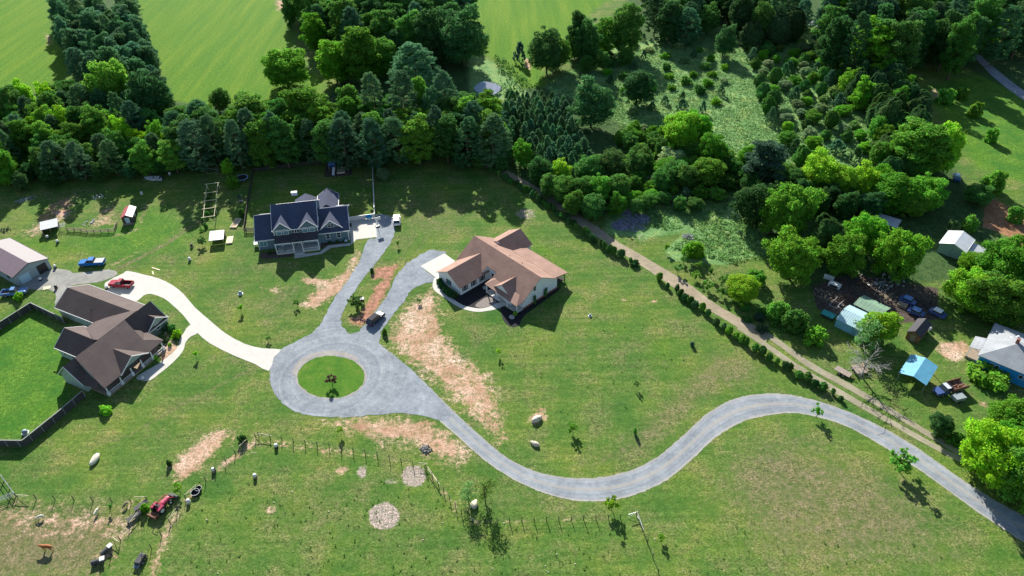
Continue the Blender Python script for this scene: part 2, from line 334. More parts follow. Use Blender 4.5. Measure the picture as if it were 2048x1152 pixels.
area('meadow', [(1090, 175), (1200, 100), (1450, 50), (1600, 60), (1700, 110), (1780, 330), (1640, 400), (1330, 470), (1210, 470), (1250, 250), (1150, 200)], 1, 4)
area('meadow', [(930, 100), (1000, 130), (1060, 190), (1040, 230), (1000, 200), (940, 190)], .9, 3)
area('meadow', [(1330, 500), (1400, 440), (1500, 440), (1560, 500), (1450, 530), (1340, 520)], 1, 1.5)
area('meadow', [(1250, 400), (1480, 380), (1440, 450), (1290, 480), (1210, 470)], .8, 2)

for p_, w_ in (([(1380, 1010), (1440, 950), (1500, 905), (1570, 862)], 5), ([(1396, 1018), (1456, 958), (1516, 913), (1586, 868)], 4), ([(1680, 858), (1750, 905), (1830, 965), (1920, 1040)], 5), ([(1660, 868), (1730, 915), (1810, 975), (1900, 1050)], 5),
    ([(1190, 930), (1280, 880), (1360, 800), (1420, 740)], 9), ([(560, 850), (700, 870), (830, 905), (960, 990), (1080, 1020), (1240, 1010)], 6), ([(800, 400), (830, 470), (800, 520)], 5), ([(825, 395), (857, 470), (823, 520)], 5), ([(420, 380), (400, 440), (330, 490), (230, 540)], 7), ([(150, 905), (260, 870), (380, 800), (500, 740)], 6), ([(1560, 870), (1680, 960), (1760, 1060), (1820, 1152)], 6), ([(1450, 900), (1560, 1000), (1640, 1100)], 6)):
    area('dry', [(x-w_*.5, y-w_*.4) for x, y in p_]+[(x+w_*.5, y+w_*.4) for x, y in p_[::-1]], .72, .7)
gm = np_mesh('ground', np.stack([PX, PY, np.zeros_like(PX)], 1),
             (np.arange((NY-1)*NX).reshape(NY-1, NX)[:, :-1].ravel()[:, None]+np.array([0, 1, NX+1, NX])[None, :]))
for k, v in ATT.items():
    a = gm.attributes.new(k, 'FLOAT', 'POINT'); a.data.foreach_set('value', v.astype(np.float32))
mg, nt, n, l, b = newmat('ground_cover')
pos = geopos(nt)
def attr(nm):
    a = n.new('ShaderNodeAttribute'); a.attribute_name = nm; return a.outputs['Fac']
nF = noise(nt, 3.2, 3, .8, pos); nG = noise(nt, 1.15, 5, .8, pos); nM = noise(nt, .5, 7, .75, pos); nL = noise(nt, .07, 5, .62, pos); nS = noise(nt, .16, 6, .68, pos)
mp = n.new('ShaderNodeMapping'); mp.inputs['Rotation'].default_value = (0, 0, math.radians(-38)); mp.inputs['Scale'].default_value = (.45, .03, 1); l.new(pos, mp.inputs[0])
nK = noise(nt, .55, 4, .6, mp.outputs[0])
green = ramp(nt, nL.outputs[0], [(.33, (.044, .124, .022)), (.5, (.080, .163, .024)), (.66, (.155, .212, .030))]).outputs[0]
tone = ramp(nt, nS.outputs[0], [(.34, (.040, .118, .022)), (.48, (.088, .152, .032)), (.64, (.185, .168, .076))]).outputs[0]
c = mixc(nt, .5, green, tone)
m2 = n.new('ShaderNodeMapping'); m2.inputs['Rotation'].default_value = (0, 0, math.radians(38)); m2.inputs['Scale'].default_value = (.06, 1.0, 1); l.new(pos, m2.inputs[0]); nW = noise(nt, .8, 4, .6, m2.outputs[0])
c = mixc(nt, .5, c, mixc(nt, 1.0, c, ramp(nt, nW.outputs[0], [(.38, (.70, .82, .74)), (.62, (1.32, 1.16, 1.25))]).outputs[0], 'MULTIPLY'))
brt = ramp(nt, nK.outputs[0], [(.30, (.055, .160, .010)), (.5, (.082, .185, .011)), (.7, (.125, .215, .015))]).outputs[0]
nMix = mth(nt, 'ADD', mth(nt, 'MULTIPLY', nM.outputs[0], .6), mth(nt, 'MULTIPLY', nG.outputs[0], .4))
def mask(nm, amp=1.0, lo=.42, hi=.58, nz=None):
    nz = nz or nMix
    v = mth(nt, 'ADD', attr(nm), mth(nt, 'MULTIPLY', mth(nt, 'SUBTRACT', nz, .5), amp))
    mr = n.new('ShaderNodeMapRange'); mr.interpolation_type = 'SMOOTHSTEP'; mr.inputs['From Min'].default_value = lo; mr.inputs['From Max'].default_value = hi
    l.new(v, mr.inputs['Value']); return mr.outputs[0]
c = mixc(nt, mask('lush', .8, .25, .8), c, ramp(nt, nS.outputs[0], [(.35, (.038, .135, .016)), (.65, (.095, .195, .022))]).outputs[0])
c = mixc(nt, mask('bright', .8, .2, .9), c, brt)
dryc = ramp(nt, nM.outputs[0], [(.3, (.10, .105, .04)), (.5, (.16, .145, .072)), (.7, (.23, .19, .115))]).outputs[0]
c = mixc(nt, mask('dry', 1.3, .28, .92), c, dryc)
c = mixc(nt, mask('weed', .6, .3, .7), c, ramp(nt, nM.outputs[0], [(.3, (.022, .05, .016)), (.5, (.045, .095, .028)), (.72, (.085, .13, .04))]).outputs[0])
c = mixc(nt, mask('meadow', .5, .3, .7), c, ramp(nt, nS.outputs[0], [(.34, (.085, .19, .055)), (.5, (.15, .28, .095)), (.64, (.22, .30, .085))]).outputs[0])
c = mixc(nt, mask('straw', 1.5, .38, .62), c, ramp(nt, nF.outputs[0], [(.3, (.20, .17, .13)), (.7, (.42, .37, .30))]).outputs[0])
dirtc = ramp(nt, nS.outputs[0], [(.35, (.33, .20, .12)), (.5, (.43, .295, .195)), (.65, (.51, .395, .285))]).outputs[0]
c = mixc(nt, mask('dirt', 2.6, .30, .78), c, dirtc)
c = mixc(nt, mask('red', 2.6, .42, .9), c, ramp(nt, nM.outputs[0], [(.3, (.23, .10, .06)), (.7, (.42, .24, .16))]).outputs[0])
c = mixc(nt, mask('soil', .6), c, ramp(nt, nM.outputs[0], [(.3, (.20, .10, .05)), (.7, (.33, .19, .10))]).outputs[0])
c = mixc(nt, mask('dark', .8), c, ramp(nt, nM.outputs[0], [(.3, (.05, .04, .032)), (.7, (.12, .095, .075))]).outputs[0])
# tufts, clover and seed heads: fine salt and pepper, not light
fine = ramp(nt, nF.outputs[0], [(.36, (.45, .50, .45)), (.5, (1, 1, 1)), (.64, (1.8, 1.6, 1.8))]).outputs[0]
amt = mth(nt, 'ADD', .35, mth(nt, 'MULTIPLY', mth(nt, 'SUBTRACT', nS.outputs[0], .35), 1.6), clamp=True) if False else ramp(nt, nS.outputs[0], [(.36, (.35,)*3), (.62, (.95,)*3)]).outputs[0]
c = mixc(nt, amt, c, mixc(nt, 1.0, c, fine, 'MULTIPLY'))
mid = ramp(nt, nG.outputs[0], [(.36, (.50, .58, .55)), (.5, (1, 1, 1)), (.64, (1.6, 1.42, 1.6))]).outputs[0]
c = mixc(nt, amt, c, mixc(nt, 1.0, c, mid, 'MULTIPLY'))
l.new(c, b.inputs['Base Color']); b.inputs['Roughness'].default_value = .95; b.inputs['Specular IOR Level'].default_value = .08
hgt = mth(nt, 'ADD', mth(nt, 'MULTIPLY', nF.outputs[0], .5), nG.outputs[0])
bp = n.new('ShaderNodeBump'); bp.inputs['Strength'].default_value = .55; bp.inputs['Distance'].default_value = .22
l.new(hgt, bp.inputs['Height']); l.new(bp.outputs[0], b.inputs['Normal'])
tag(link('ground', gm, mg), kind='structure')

# ------------------------------------------------ roads, drives, pads
def gravel_mat(name, a1, a2, track=None, alpha=True, scale=1.3, swirl=False):
    m, nt, n, l, b = newmat(name); pos = geopos(nt)
    t = noise(nt, scale, 6, .85, pos); t2 = noise(nt, .2, 6, .7, pos); t3 = noise(nt, .7, 5, .7, pos)
    c = ramp(nt, t.outputs[0], [(.3, a1), (.7, a2)]).outputs[0]
    c = mixc(nt, .5, c, ramp(nt, t2.outputs[0], [(.35, tuple(x*.85 for x in a1)), (.65, a2)]).outputs[0])
    c = mixc(nt, .7, c, mixc(nt, 1.0, c, ramp(nt, t3.outputs[0], [(.3, (.78, .8, .82)), (.7, (1.22, 1.2, 1.16))]).outputs[0], 'MULTIPLY'))
    uv = n.new('ShaderNodeUVMap'); sx = n.new('ShaderNodeSeparateXYZ'); l.new(uv.outputs[0], sx.inputs[0]); u = sx.outputs[0]
    if track:
        d = mth(nt, 'ABSOLUTE', mth(nt, 'SUBTRACT', mth(nt, 'ADD', u, mth(nt, 'MULTIPLY', mth(nt, 'SUBTRACT', t3.outputs[0], .5), .1)), .5))
        k = ramp(nt, d, [(.0, (1, 1, 1)), (.05, (.8,)*3), (.09, (0, 0, 0)), (.36, (0, 0, 0)), (.44, (1, 1, 1))]).outputs[0]
        c = mixc(nt, mth(nt, 'MULTIPLY', k, track[1]), c, track[0])
    if swirl:        # tyre-swept rings round the turning circle
        cc = G(662, 753); sp = n.new('ShaderNodeSeparateXYZ'); l.new(pos, sp.inputs[0])
        dx = mth(nt, 'SUBTRACT', sp.outputs[0], float(cc[0])); dy = mth(nt, 'SUBTRACT', sp.outputs[1], float(cc[1])); dd = mth(nt, 'SQRT', mth(nt, 'ADD', mth(nt, 'MULTIPLY', dx, dx), mth(nt, 'MULTIPLY', dy, dy)))
        cb = n.new('ShaderNodeCombineXYZ'); l.new(dd, cb.inputs[0]); rn = noise(nt, 1.1, 3, .6, cb.outputs[0])
        c = mixc(nt, mth(nt, 'MULTIPLY', mth(nt, 'LESS_THAN', dd, 15.5), .7), c, mixc(nt, 1.0, c, ramp(nt, rn.outputs[0], [(.34, (.74, .77, .80)), (.66, (1.28, 1.22, 1.15))]).outputs[0], 'MULTIPLY'))
    if track:
        cb = n.new('ShaderNodeCombineXYZ'); l.new(u, cb.inputs[0]); rn = noise(nt, 9, 3, .6, cb.outputs[0])
        c = mixc(nt, .7, c, mixc(nt, 1.0, c, ramp(nt, rn.outputs[0], [(.34, (.76, .78, .80)), (.66, (1.26, 1.22, 1.15))]).outputs[0], 'MULTIPLY'))
    l.new(c, b.inputs['Base Color']); b.inputs['Roughness'].default_value = .95; b.inputs['Specular IOR Level'].default_value = .1
    bp = n.new('ShaderNodeBump'); bp.inputs['Strength'].default_value = .4; bp.inputs['Distance'].default_value = .06
    l.new(t.outputs[0], bp.inputs['Height']); l.new(bp.outputs[0], b.inputs['Normal'])
    if alpha:        # ragged verge: gravel thins out into the grass
        e = mth(nt, 'SUBTRACT', .5, mth(nt, 'ABSOLUTE', mth(nt, 'SUBTRACT', u, .5)))
        v = mth(nt, 'ADD', e, mth(nt, 'MULTIPLY', mth(nt, 'SUBTRACT', t3.outputs[0], .5), .16))
        al = mth(nt, 'GREATER_THAN', v, .022); l.new(al, b.inputs['Alpha'])
    return m
M['gravel'] = gravel_mat('blue_grey_gravel', (.165, .19, .22), (.33, .36, .395), ((.36, .33, .29), .6))
M['gravel_flat'] = gravel_mat('blue_grey_gravel_yard', (.155, .18, .21), (.325, .355, .39), None, False, 1.6, True)
M['gravel_old'] = gravel_mat('thin_old_gravel', (.20, .20, .17), (.36, .36, .34), None, False)
M['lane'] = gravel_mat('tan_dirt_lane', (.22, .185, .12), (.40, .335, .25), None, True)
M['rut'] = gravel_mat('sandy_wheel_rut', (.22, .20, .13), (.35, .32, .235), None, True)
M['mulch'] = simple('black_mulch', (.014, .013, .016), .95, .4, 4, 0, .5)
M['pebble'] = simple('grey_brown_pebbles', (.22, .19, .17), .95, .35, 4, 0, .5)
M['asphalt'] = simple('blue_grey_asphalt', (.12, .14, .17), .9, .12, 1)
def sheet_obj(name, polys, mat, z=.012, jit=0.0, sm=3):
    """closed pixel outlines laid on the ground"""
    bm = bmesh.new()
    for k, pts in enumerate(polys):
        p = W2(pts)
        if sm > 1: p = np.array(cr(list(p), sm, True))
        vs = []
        for q in p:
            j = rng.normal(0, jit, 2) if jit else (0, 0); vs.append(bm.verts.new((q[0]+j[0], q[1]+j[1], z+.004*k)))
        es = [bm.edges.new((vs[i], vs[(i+1) % len(vs)])) for i in range(len(vs))]
        r = bmesh.ops.triangle_fill(bm, use_beauty=True, use_dissolve=False, edges=es)
    bmesh.ops.recalc_face_normals(bm, faces=bm.faces)
    for f in bm.faces:
        if f.normal.z < 0: f.normal_flip()
    uvl = bm.loops.layers.uv.new('UVMap')
    for f in bm.faces:
        for lp in f.loops: lp[uvl].uv = (.5, 0)
    me = bpy.data.meshes.new(name); bm.to_mesh(me); bm.free()
    return tag(link(name, me, mat), kind='structure')
def strips(name, pairs, mat, z=.012, nu=8, sm=6):
    vs, fs, uv = [], [], []
    for k, (A, B) in enumerate(pairs):
        A = np.array(cr([G(*p)[:2] for p in A], 8)); B = np.array(cr([G(*p)[:2] for p in B], 8))
        def res(P, n):
            d = np.r_[0, np.cumsum(np.hypot(*np.diff(P, axis=0).T))]; t = np.linspace(0, d[-1], n)
            return np.stack([np.interp(t, d, P[:, 0]), np.interp(t, d, P[:, 1])], 1), t
        N = 90; A, tA = res(A, N); B, _ = res(B, N); o = len(vs)
        for i in range(N):
            for j in range(nu+1):
                u = j/nu; p = A[i]*(1-u)+B[i]*u; vs.append((p[0], p[1], z+.004*k)); uv.append((u, tA[i]/6))
        for i in range(N-1):
            for j in range(nu): a = o+i*(nu+1)+j; fs.append((a, a+1, a+nu+2, a+nu+1))
    me = bpy.data.meshes.new(name); me.from_pydata(vs, [], fs); u = me.uv_layers.new(name='UVMap')
    for lp in me.loops: u.data[lp.index].uv = uv[lp.vertex_index]
    bm = bmesh.new(); bm.from_mesh(me)
    for f in bm.faces:
        if f.normal.z < 0: f.normal_flip()
    bm.to_mesh(me); bm.free()
    return tag(link(name, me, mat), kind='structure')
strips('gravel_road', [([(770, 700), (830, 745), (900, 814), (960, 870), (1020, 918), (1090, 947), (1180, 955), (1260, 940), (1320, 908), (1370, 866), (1420, 822), (1480, 793), (1550, 786), (1620, 797), (1700, 824), (1780, 862), (1850, 905), (1920, 955), (2000, 1005), (2160, 1090)],
                         [(700, 833), (790, 826), (855, 829), (905, 865), (955, 910), (1010, 950), (1070, 980), (1130, 999), (1190, 1004), (1260, 994), (1330, 964), (1390, 915), (1430, 877), (1490, 843), (1550, 830), (1600, 828), (1680, 848), (1750, 884), (1830, 935), (1900, 985), (1970, 1035), (2130, 1140)])], 'gravel', .012)
ring = [(640, 655), (620, 668), (590, 684), (565, 697), (548, 712), (540, 735), (541, 765), (552, 793), (575, 814), (605, 828), (640, 833), (700, 834), (760, 829), (820, 827), (880, 840), (900, 830), (870, 788), (830, 746), (790, 712), (765, 692), (758, 684), (759, 664), (719, 663), (697, 667), (685, 655)]
nbr = [(726, 500), (719, 522), (706, 544), (694, 563), (675, 588), (666, 603), (655, 622), (644, 644), (636, 664), (700, 672), (685, 655), (682, 639), (687, 622), (694, 606), (709, 582), (722, 563), (743, 537), (757, 519), (772, 500), (785, 478), (790, 455), (785, 436), (770, 430), (752, 432), (752, 475), (738, 478)]
ebr = [(719, 663), (734, 647), (745.6, 629), (760, 611), (772, 594), (784, 572), (789.6, 557), (795, 548), (811.6, 529), (830.6, 516), (857, 501), (880, 502), (892, 508), (845, 533), (878, 560), (857, 565), (833.5, 573), (819, 583.6), (808.6, 602.6), (795.5, 617), (782, 636), (767.6, 654), (758, 668), (730, 690)]
sheet_obj('gravel_driveway', [ring, nbr, ebr], 'gravel_flat', .024, .10, 5)
mgr, nt, n, l, b = newmat('island_turf'); pos = geopos(nt); t = noise(nt, .35, 6, .7, pos); t2 = noise(nt, 2.5, 5, .7, pos)
c = ramp(nt, t.outputs[0], [(.32, (.045, .135, .018)), (.55, (.080, .175, .022)), (.7, (.15, .18, .04))]).outputs[0]
c = mixc(nt, .8, c, mixc(nt, 1.0, c, ramp(nt, t2.outputs[0], [(.3, (.7, .7, .7)), (.7, (1.3, 1.3, 1.3))]).outputs[0], 'MULTIPLY'))
l.new(c, b.inputs['Base Color']); b.inputs['Roughness'].default_value = .95; b.inputs['Specular IOR Level'].default_value = .05
M['sand'] = gravel_mat('sandy_gravel_edge', (.22, .215, .21), (.40, .37, .34), None, True)
el = lambda a, b_, k0=0, k1=2*math.pi: [(662+a*math.cos(q), 753+b_*math.sin(q)) for q in np.linspace(k0, k1, 30)]
strips('sandy_edge', [(el(66, 41), el(72, 46)), (el(68, 42, 3.2, 5.5), el(79, 52, 3.2, 5.5))], 'sand', .034, 4)
sheet_obj('island_lawn', [[(662+67*math.cos(a), 754+42*math.sin(a)) for a in np.linspace(0, 2*math.pi, 33)[:-1]]], mgr, .044, .08, 2)
strips('dirt_lane', [([(960, 318), (1005, 336), (1060, 366), (1120, 402), (1165, 434), (1205, 460), (1231, 480), (1287, 512), (1332, 539), (1373, 564), (1424, 602), (1470, 630), (1540, 668)], [(950, 328), (995, 346), (1050, 377), (1110, 414), (1155, 448), (1205, 482), (1241, 505), (1307, 548), (1358, 584), (1408, 615), (1447, 638), (1490, 664), (1530, 688)])], 'lane', .012, 6)
strips('wheel_ruts', [([(1500, 645), (1561, 681), (1620, 723), (1703, 769), (1787, 819), (1881, 876), (1960, 922)], [(1496, 652), (1556, 691), (1616, 735), (1699, 781), (1783, 830), (1876, 886), (1953, 933)]),
                      ([(1480, 652), (1540, 690), (1600, 731), (1703, 792), (1787, 841), (1871, 888), (1955, 931)], [(1474, 658), (1534, 698), (1594, 741), (1698, 803), (1783, 851), (1867, 898), (1950, 940)])], 'rut', .028, 4)
sheet_obj('concrete_apron', [[(697, 434), (748, 430), (751, 441), (754, 474), (713, 479), (706, 486), (702, 490), (700, 460)]], 'concrete', .034, 0, 1)
sheet_obj('front_walk', [[(589, 517), (643, 508), (662, 496), (701, 491), (700, 486), (656, 491), (640, 504), (610, 508), (609, 499), (589, 496)]], 'concrete', .030, 0, 1)
sheet_obj('concrete_pad', [[(841, 532), (889, 507), (910, 522), (878, 560)]], 'concrete', .034, 0, 1)
sheet_obj('curved_walk', [[(869, 556), (865, 573), (872, 584), (884, 592), (902, 605), (921, 616), (940, 622), (958, 624), (974, 622), (990, 619), (1010, 611), (1003, 603), (980, 613), (963, 617), (949, 616), (927, 611), (909, 600), (887, 584), (877, 573), (878, 562), (880, 557)]], 'concrete', .038, 0, 2)
sheet_obj('mulch_bed', [[(905, 598), (918, 590), (950, 572), (978, 556), (1000, 575), (1012, 590), (1015, 600), (1005, 602), (980, 613), (949, 616), (927, 611)], [(1002, 610), (1030, 624), (1046, 619), (1112, 577), (1116, 582), (1050, 630), (1040, 648), (1028, 655), (1012, 648), (1003, 632)], [(878, 562), (884, 566), (905, 586), (919, 592), (927, 611), (905, 600), (887, 584), (877, 573)]], 'mulch', .018, .03, 2)
sheet_obj('pebble_bed', [[(950, 612), (962, 600), (976, 594), (992, 600), (995, 608), (980, 613), (963, 616)]], 'pebble', .032, .05, 2)
sheet_obj('concrete_drive', [[(256, 542), (287, 549), (318, 557), (346, 571), (367, 588), (390, 615), (420, 641), (450, 666), (490, 688), (528, 697), (562, 699), (548, 714), (538, 742), (510, 728), (470, 712), (420, 687), (394, 665), (383, 652), (367, 631), (346, 611), (328, 597), (303, 588), (287, 591), (269, 605), (240, 596), (215, 582), (210, 566), (246, 547)]], 'concrete', .030, 0, 2)
sheet_obj('porch_walk', [[(380, 650), (398, 664), (382, 673), (371, 685), (368, 698), (357, 714), (336, 734), (318, 748), (302, 760), (285, 762), (272, 756), (288, 744), (306, 734), (322, 724), (345, 706), (357, 692), (360, 678), (367, 667)]], 'concrete', .038, 0, 2)
sheet_obj('gravel_yard', [[(96, 540), (123, 538), (146, 545), (176, 544), (217, 539), (236, 546), (222, 556), (176, 567), (140, 574), (118, 600), (108, 612), (112, 585), (85, 580), (60, 578), (40, 575), (60, 558)]], 'gravel_old', .016, .15, 3)
sheet_obj('side_road', [[(1480, 8), (1560, 26), (1640, 42), (1700, 52), (1700, 60), (1636, 53), (1556, 37), (1480, 18)]], 'asphalt', .012, 0, 2)
sheet_obj('blue_grey_drive', [[(1945, 108), (1962, 112), (2000, 145), (2070, 196), (2200, 290), (2200, 305), (2060, 210), (1985, 153)]], 'gravel_flat', .016, .1, 2)
m, nt, n, l, b = newmat('pond_water'); b.inputs['Base Color'].default_value = (.42, .50, .60, 1); b.inputs['Roughness'].default_value = .04; b.inputs['Specular IOR Level'].default_value = 1.0; b.inputs['IOR'].default_value = 1.6  # pale blue-grey base colour stands in for the sky's bright reflection
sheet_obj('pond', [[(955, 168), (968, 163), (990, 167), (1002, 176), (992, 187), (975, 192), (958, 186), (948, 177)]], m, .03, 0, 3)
# ------------------------------------------------ vegetation
def leaf_mat(name, trans=.22, rough=.8):
    m, nt, n, l, b = newmat(name)
    oi = n.new('ShaderNodeObjectInfo'); ge = n.new('ShaderNodeNewGeometry')
    hs = n.new('ShaderNodeHueSaturation'); l.new(oi.outputs['Color'], hs.inputs['Color'])
    pn = noise(nt, .55, 3, .6, ge.outputs['Position'])
    l.new(mth(nt, 'ADD', .985, mth(nt, 'MULTIPLY', mth(nt, 'SUBTRACT', .5, ge.outputs['Random Per Island']), .035), ), hs.inputs['Hue'])
    hs.inputs['Hue'].default_value = .5
    h = mth(nt, 'ADD', .5, mth(nt, 'MULTIPLY', mth(nt, 'SUBTRACT', pn.outputs[0], .5), .09)); l.new(h, hs.inputs['Hue'])
    v = mth(nt, 'ADD', mth(nt, 'ADD', .85, mth(nt, 'MULTIPLY', ge.outputs['Random Per Island'], .6)), mth(nt, 'MULTIPLY', mth(nt, 'SUBTRACT', pn.outputs[0], .5), .9))
    l.new(v, hs.inputs['Value'])
    l.new(hs.outputs[0], b.inputs['Base Color']); b.inputs['Roughness'].default_value = rough; b.inputs['Specular IOR Level'].default_value = .06
    tr = n.new('ShaderNodeBsdfTranslucent'); l.new(hs.outputs[0], tr.inputs[0]); mx = n.new('ShaderNodeMixShader'); mx.inputs[0].default_value = trans
    l.new(b.outputs[0], mx.inputs[1]); l.new(tr.outputs[0], mx.inputs[2]); l.new(mx.outputs[0], n['Material Output'].inputs[0])
    return m
M['leaf'] = leaf_mat('broad_leaves', .5); M['needle'] = leaf_mat('needles', .38, .85)
def unit(v): return v/np.maximum(np.linalg.norm(v, axis=1, keepdims=True), 1e-9)
def cards(P, N, size, asp=1.0, tilt=.55, up=None):
    """leaf quads at P, facing roughly N"""
    k = len(P); nrm = unit(N+rng.normal(0, tilt, (k, 3))); ref = rng.normal(0, 1, (k, 3)) if up is None else np.tile(up, (k, 1))+rng.normal(0, .25, (k, 3))
    a = unit(np.cross(nrm, ref)); b = np.cross(nrm, a); s = (size*rng.uniform(.65, 1.35, k))[:, None]
    a = a*s*.5; b = b*s*.5*asp
    q = np.stack([P-a-b, P+a-b*.75, P+a*.85+b, P-a*.8+b*1.1], 1); return q.reshape(-1, 3)
def sph(k): return unit(rng.normal(0, 1, (k, 3)))
def crown_mesh(name, V):
    return np_mesh(name, V, np.arange(len(V)).reshape(-1, 4))
def decid(seed, r=5.0, h=13.0, base=3.0, nl=44, leaf=.30, per=400, lobe=.30, top=1.0):
    global rng; rng = np.random.default_rng(seed)
    cz = (h+base)/2; hz = (h-base)/2; i = np.arange(nl)+.5; ph = np.arccos(1-1.93*i/nl); th = math.pi*(1+5**.5)*i
    C = np.stack([np.cos(th)*np.sin(ph), np.sin(th)*np.sin(ph), np.cos(ph)], 1)+rng.normal(0, .10, (nl, 3))
    lr = lobe*rng.uniform(.5, 1.25, nl)*r; sc = rng.uniform(.55, .92, nl)
    wob = 1+.14*np.sin(3*th+seed)*np.sin(ph)+.12*np.sin(1.7*np.cos(th)*3+seed*2)
    C = C*np.array([r, r, hz*top])*(sc*wob)[:, None]+np.array([0, 0, cz])
    out = []
    for c, q in zip(C, lr):
        k = int(per*(q/(lobe*r))**2); D = sph(k); D[:, 2] = np.where(rng.random(k) < .6, np.abs(D[:, 2]), D[:, 2])
        P = c+D*q*(rng.uniform(.62, 1.0, k)+.42*rng.random(k)**4)[:, None]*np.array([1, 1, .85])
        dd = np.linalg.norm((P[:, None, :]-C[None])/lr[None, :, None], axis=2); inside = (dd < .66).sum(1) > 0
        P, D = P[~inside], D[~inside]; out.append(cards(P, D, leaf*np.ones(len(P)), 1, .6))
    return crown_mesh('crown', np.concatenate(out))
def pine(seed, r=4.0, h=16.0, base=1.6, nb=260, per=80, leaf=.42):
    """loose rounded cone of needle tufts on spreading limbs"""
    global rng; rng = np.random.default_rng(seed); out = []
    for i in range(nb):
        t = (i+.5)/nb; z = base+(h-base)*(t**.85); rr = r*(1-((z-base)/(h-base))**1.9)**.6*rng.uniform(.55, 1.05)+.25
        if t < .2: rr *= .7
        a = rng.uniform(0, 2*math.pi); c = np.array([math.cos(a)*rr, math.sin(a)*rr, z+rng.normal(0, .25)])
        q = rng.uniform(.55, 1.05)*r*.2; D = sph(per); D[:, 2] = np.abs(D[:, 2])*.9+.1
        P = c+D*q*rng.uniform(.3, 1.05, per)[:, None]*np.array([1, 1, .8]); out.append(cards(P, D, leaf*np.ones(per)*.75, .34, .5, D.mean(0)))
    return crown_mesh('crown', np.concatenate(out))
def cedar(seed, r=3.6, h=11.0, base=.2, k=17000, leaf=.22, sharp=1.0):
    """dense flame-shaped crown"""
    global rng; rng = np.random.default_rng(seed)
    t = rng.random(k)**.8; z = base+(h-base)*t; a = rng.uniform(0, 2*math.pi, k)
    prof = np.clip(np.sin(np.pi*np.clip(t*.93, 0, 1)**.74), 0, 1)**(.58*sharp); Q = np.stack([np.cos(a)*1.5, np.sin(a)*1.5, t*3.4], 1); nz = 0
    for i in range(16):
        w_ = rng.normal(0, 1, 3)*(1.2+.35*i); nz = nz+np.sin(Q@w_+rng.uniform(0, 6.28))/(1+.16*i)
    R = r*prof*np.clip(.9+.085*nz, .4, 1.35)*(rng.uniform(.6, 1.0, k)**.5+.22*rng.random(k)**5)
    P = np.stack([np.cos(a)*R, np.sin(a)*R, z+.12*nz], 1); D = np.stack([np.cos(a), np.sin(a), np.full(k, .5)], 1)
    return crown_mesh('crown', cards(P, D, leaf*np.ones(k), 1.2, .6))
def sprig(seed, r=1.5, h=4.6, k=4200, leaf=.2):
    """young pine: tiers of upturned shoots round a leader"""
    global rng; rng = np.random.default_rng(seed); out = []
    for i in range(64):
        t = i/64; z = .3+(h-.5)*t; rr = r*(1-t)**.8*rng.uniform(.5, 1.05); a = i*2.4+rng.normal(0, .3)
        k2 = k//64; s = rng.random(k2)[:, None]; c0 = np.array([math.cos(a)*rr, math.sin(a)*rr, z]); L = rng.uniform(.5, .85)
        P = c0+s*np.array([math.cos(a)*.16, math.sin(a)*.16, L])+rng.normal(0, .07, (k2, 3)); D = sph(k2)
        out.append(cards(P, D, leaf*np.ones(k2), .5, .5, np.array([0, 0, 1.0])))
    return crown_mesh('crown', np.concatenate(out))
def bush(seed, r=1.6, h=2.0, nl=24, per=170, leaf=.2):
    return decid(seed, r, h, -.3*h, nl, leaf, per, .36)
def sparse(seed, r=1.1, h=3.2, k=420, leaf=.22, base=1.3):
    global rng; rng = np.random.default_rng(seed); out = []
    for i in range(14 if k < 1000 else 42):
        a = rng.uniform(0, 6.28); rr = r*rng.uniform(.1, .95); c = np.array([math.cos(a)*rr, math.sin(a)*rr, rng.uniform(base, h)]); k2 = k//(14 if k < 1000 else 42)
        D = sph(k2); out.append(cards(c+D*rng.uniform(.1, .36, k2)[:, None]*r, D, leaf*np.ones(k2), 1, .8))
    return crown_mesh('crown', np.concatenate(out))
def trunk_mesh(seed, h, r, limbs=5, spread=1.5, dead=False):
    rg = random.Random(seed); b = MB(); x = y = 0; p = Vector((0, 0, -.15)); n = 4
    pts = [p]
    for i in range(n): x += rg.uniform(-.12, .12)*h/10; y += rg.uniform(-.12, .12)*h/10; pts.append(Vector((x, y, h*(i+1)/n)))
    for i in range(n): b.tube(pts[i], pts[i+1], r*(1-i/n*.75), r*(1-(i+1)/n*.75)+.01, 8)
    for k in range(limbs):
        t = rg.uniform(.3, .95); s = pts[0].lerp(pts[-1], t); a = rg.uniform(0, 6.28); L = spread*rg.uniform(.5, 1.0)
        e = s+Vector((math.cos(a)*L, math.sin(a)*L, L*rg.uniform(.25, .7))); b.tube(s, e, r*.38*(1.1-t)+.015, r*.08+.01, 5)
        if dead:
            for q in range(5):
                m = s.lerp(e, rg.uniform(.3, 1)); a2 = a+rg.uniform(-1.2, 1.2); L2 = L*rg.uniform(.25, .6)
                e2 = m+Vector((math.cos(a2)*L2, math.sin(a2)*L2, rg.uniform(-.2, .5)*L2)); b.tube(m, e2, r*.13+.01, .012, 4)
                for qq in range(3):
                    m3 = m.lerp(e2, rg.uniform(.3, 1)); b.tube(m3, m3+Vector((rg.uniform(-.7, .7), rg.uniform(-.7, .7), rg.uniform(-.1, .5))), .022, .008, 4)
    me = bpy.data.meshes.new('trunk'); me.from_pydata(b.v, [], b.f); me.materials.append(M['grey_bark' if dead else 'bark']); me.shade_smooth(); return me
PROTO = {}
def proto(k, meshes, mat, H, Rr, tr):
    for m in meshes: m.materials.append(M[mat])
    ex = []
    for m in meshes: a = np.empty(len(m.vertices)*3, np.float32); m.vertices.foreach_get('co', a); a = a.reshape(-1, 3); ex.append((np.percentile(a[:, 2], 99.7), np.percentile(np.hypot(a[:, 0], a[:, 1]), 97)))
    H, Rr = np.mean(ex, 0)
    PROTO[k] = (meshes, H, Rr, tr)
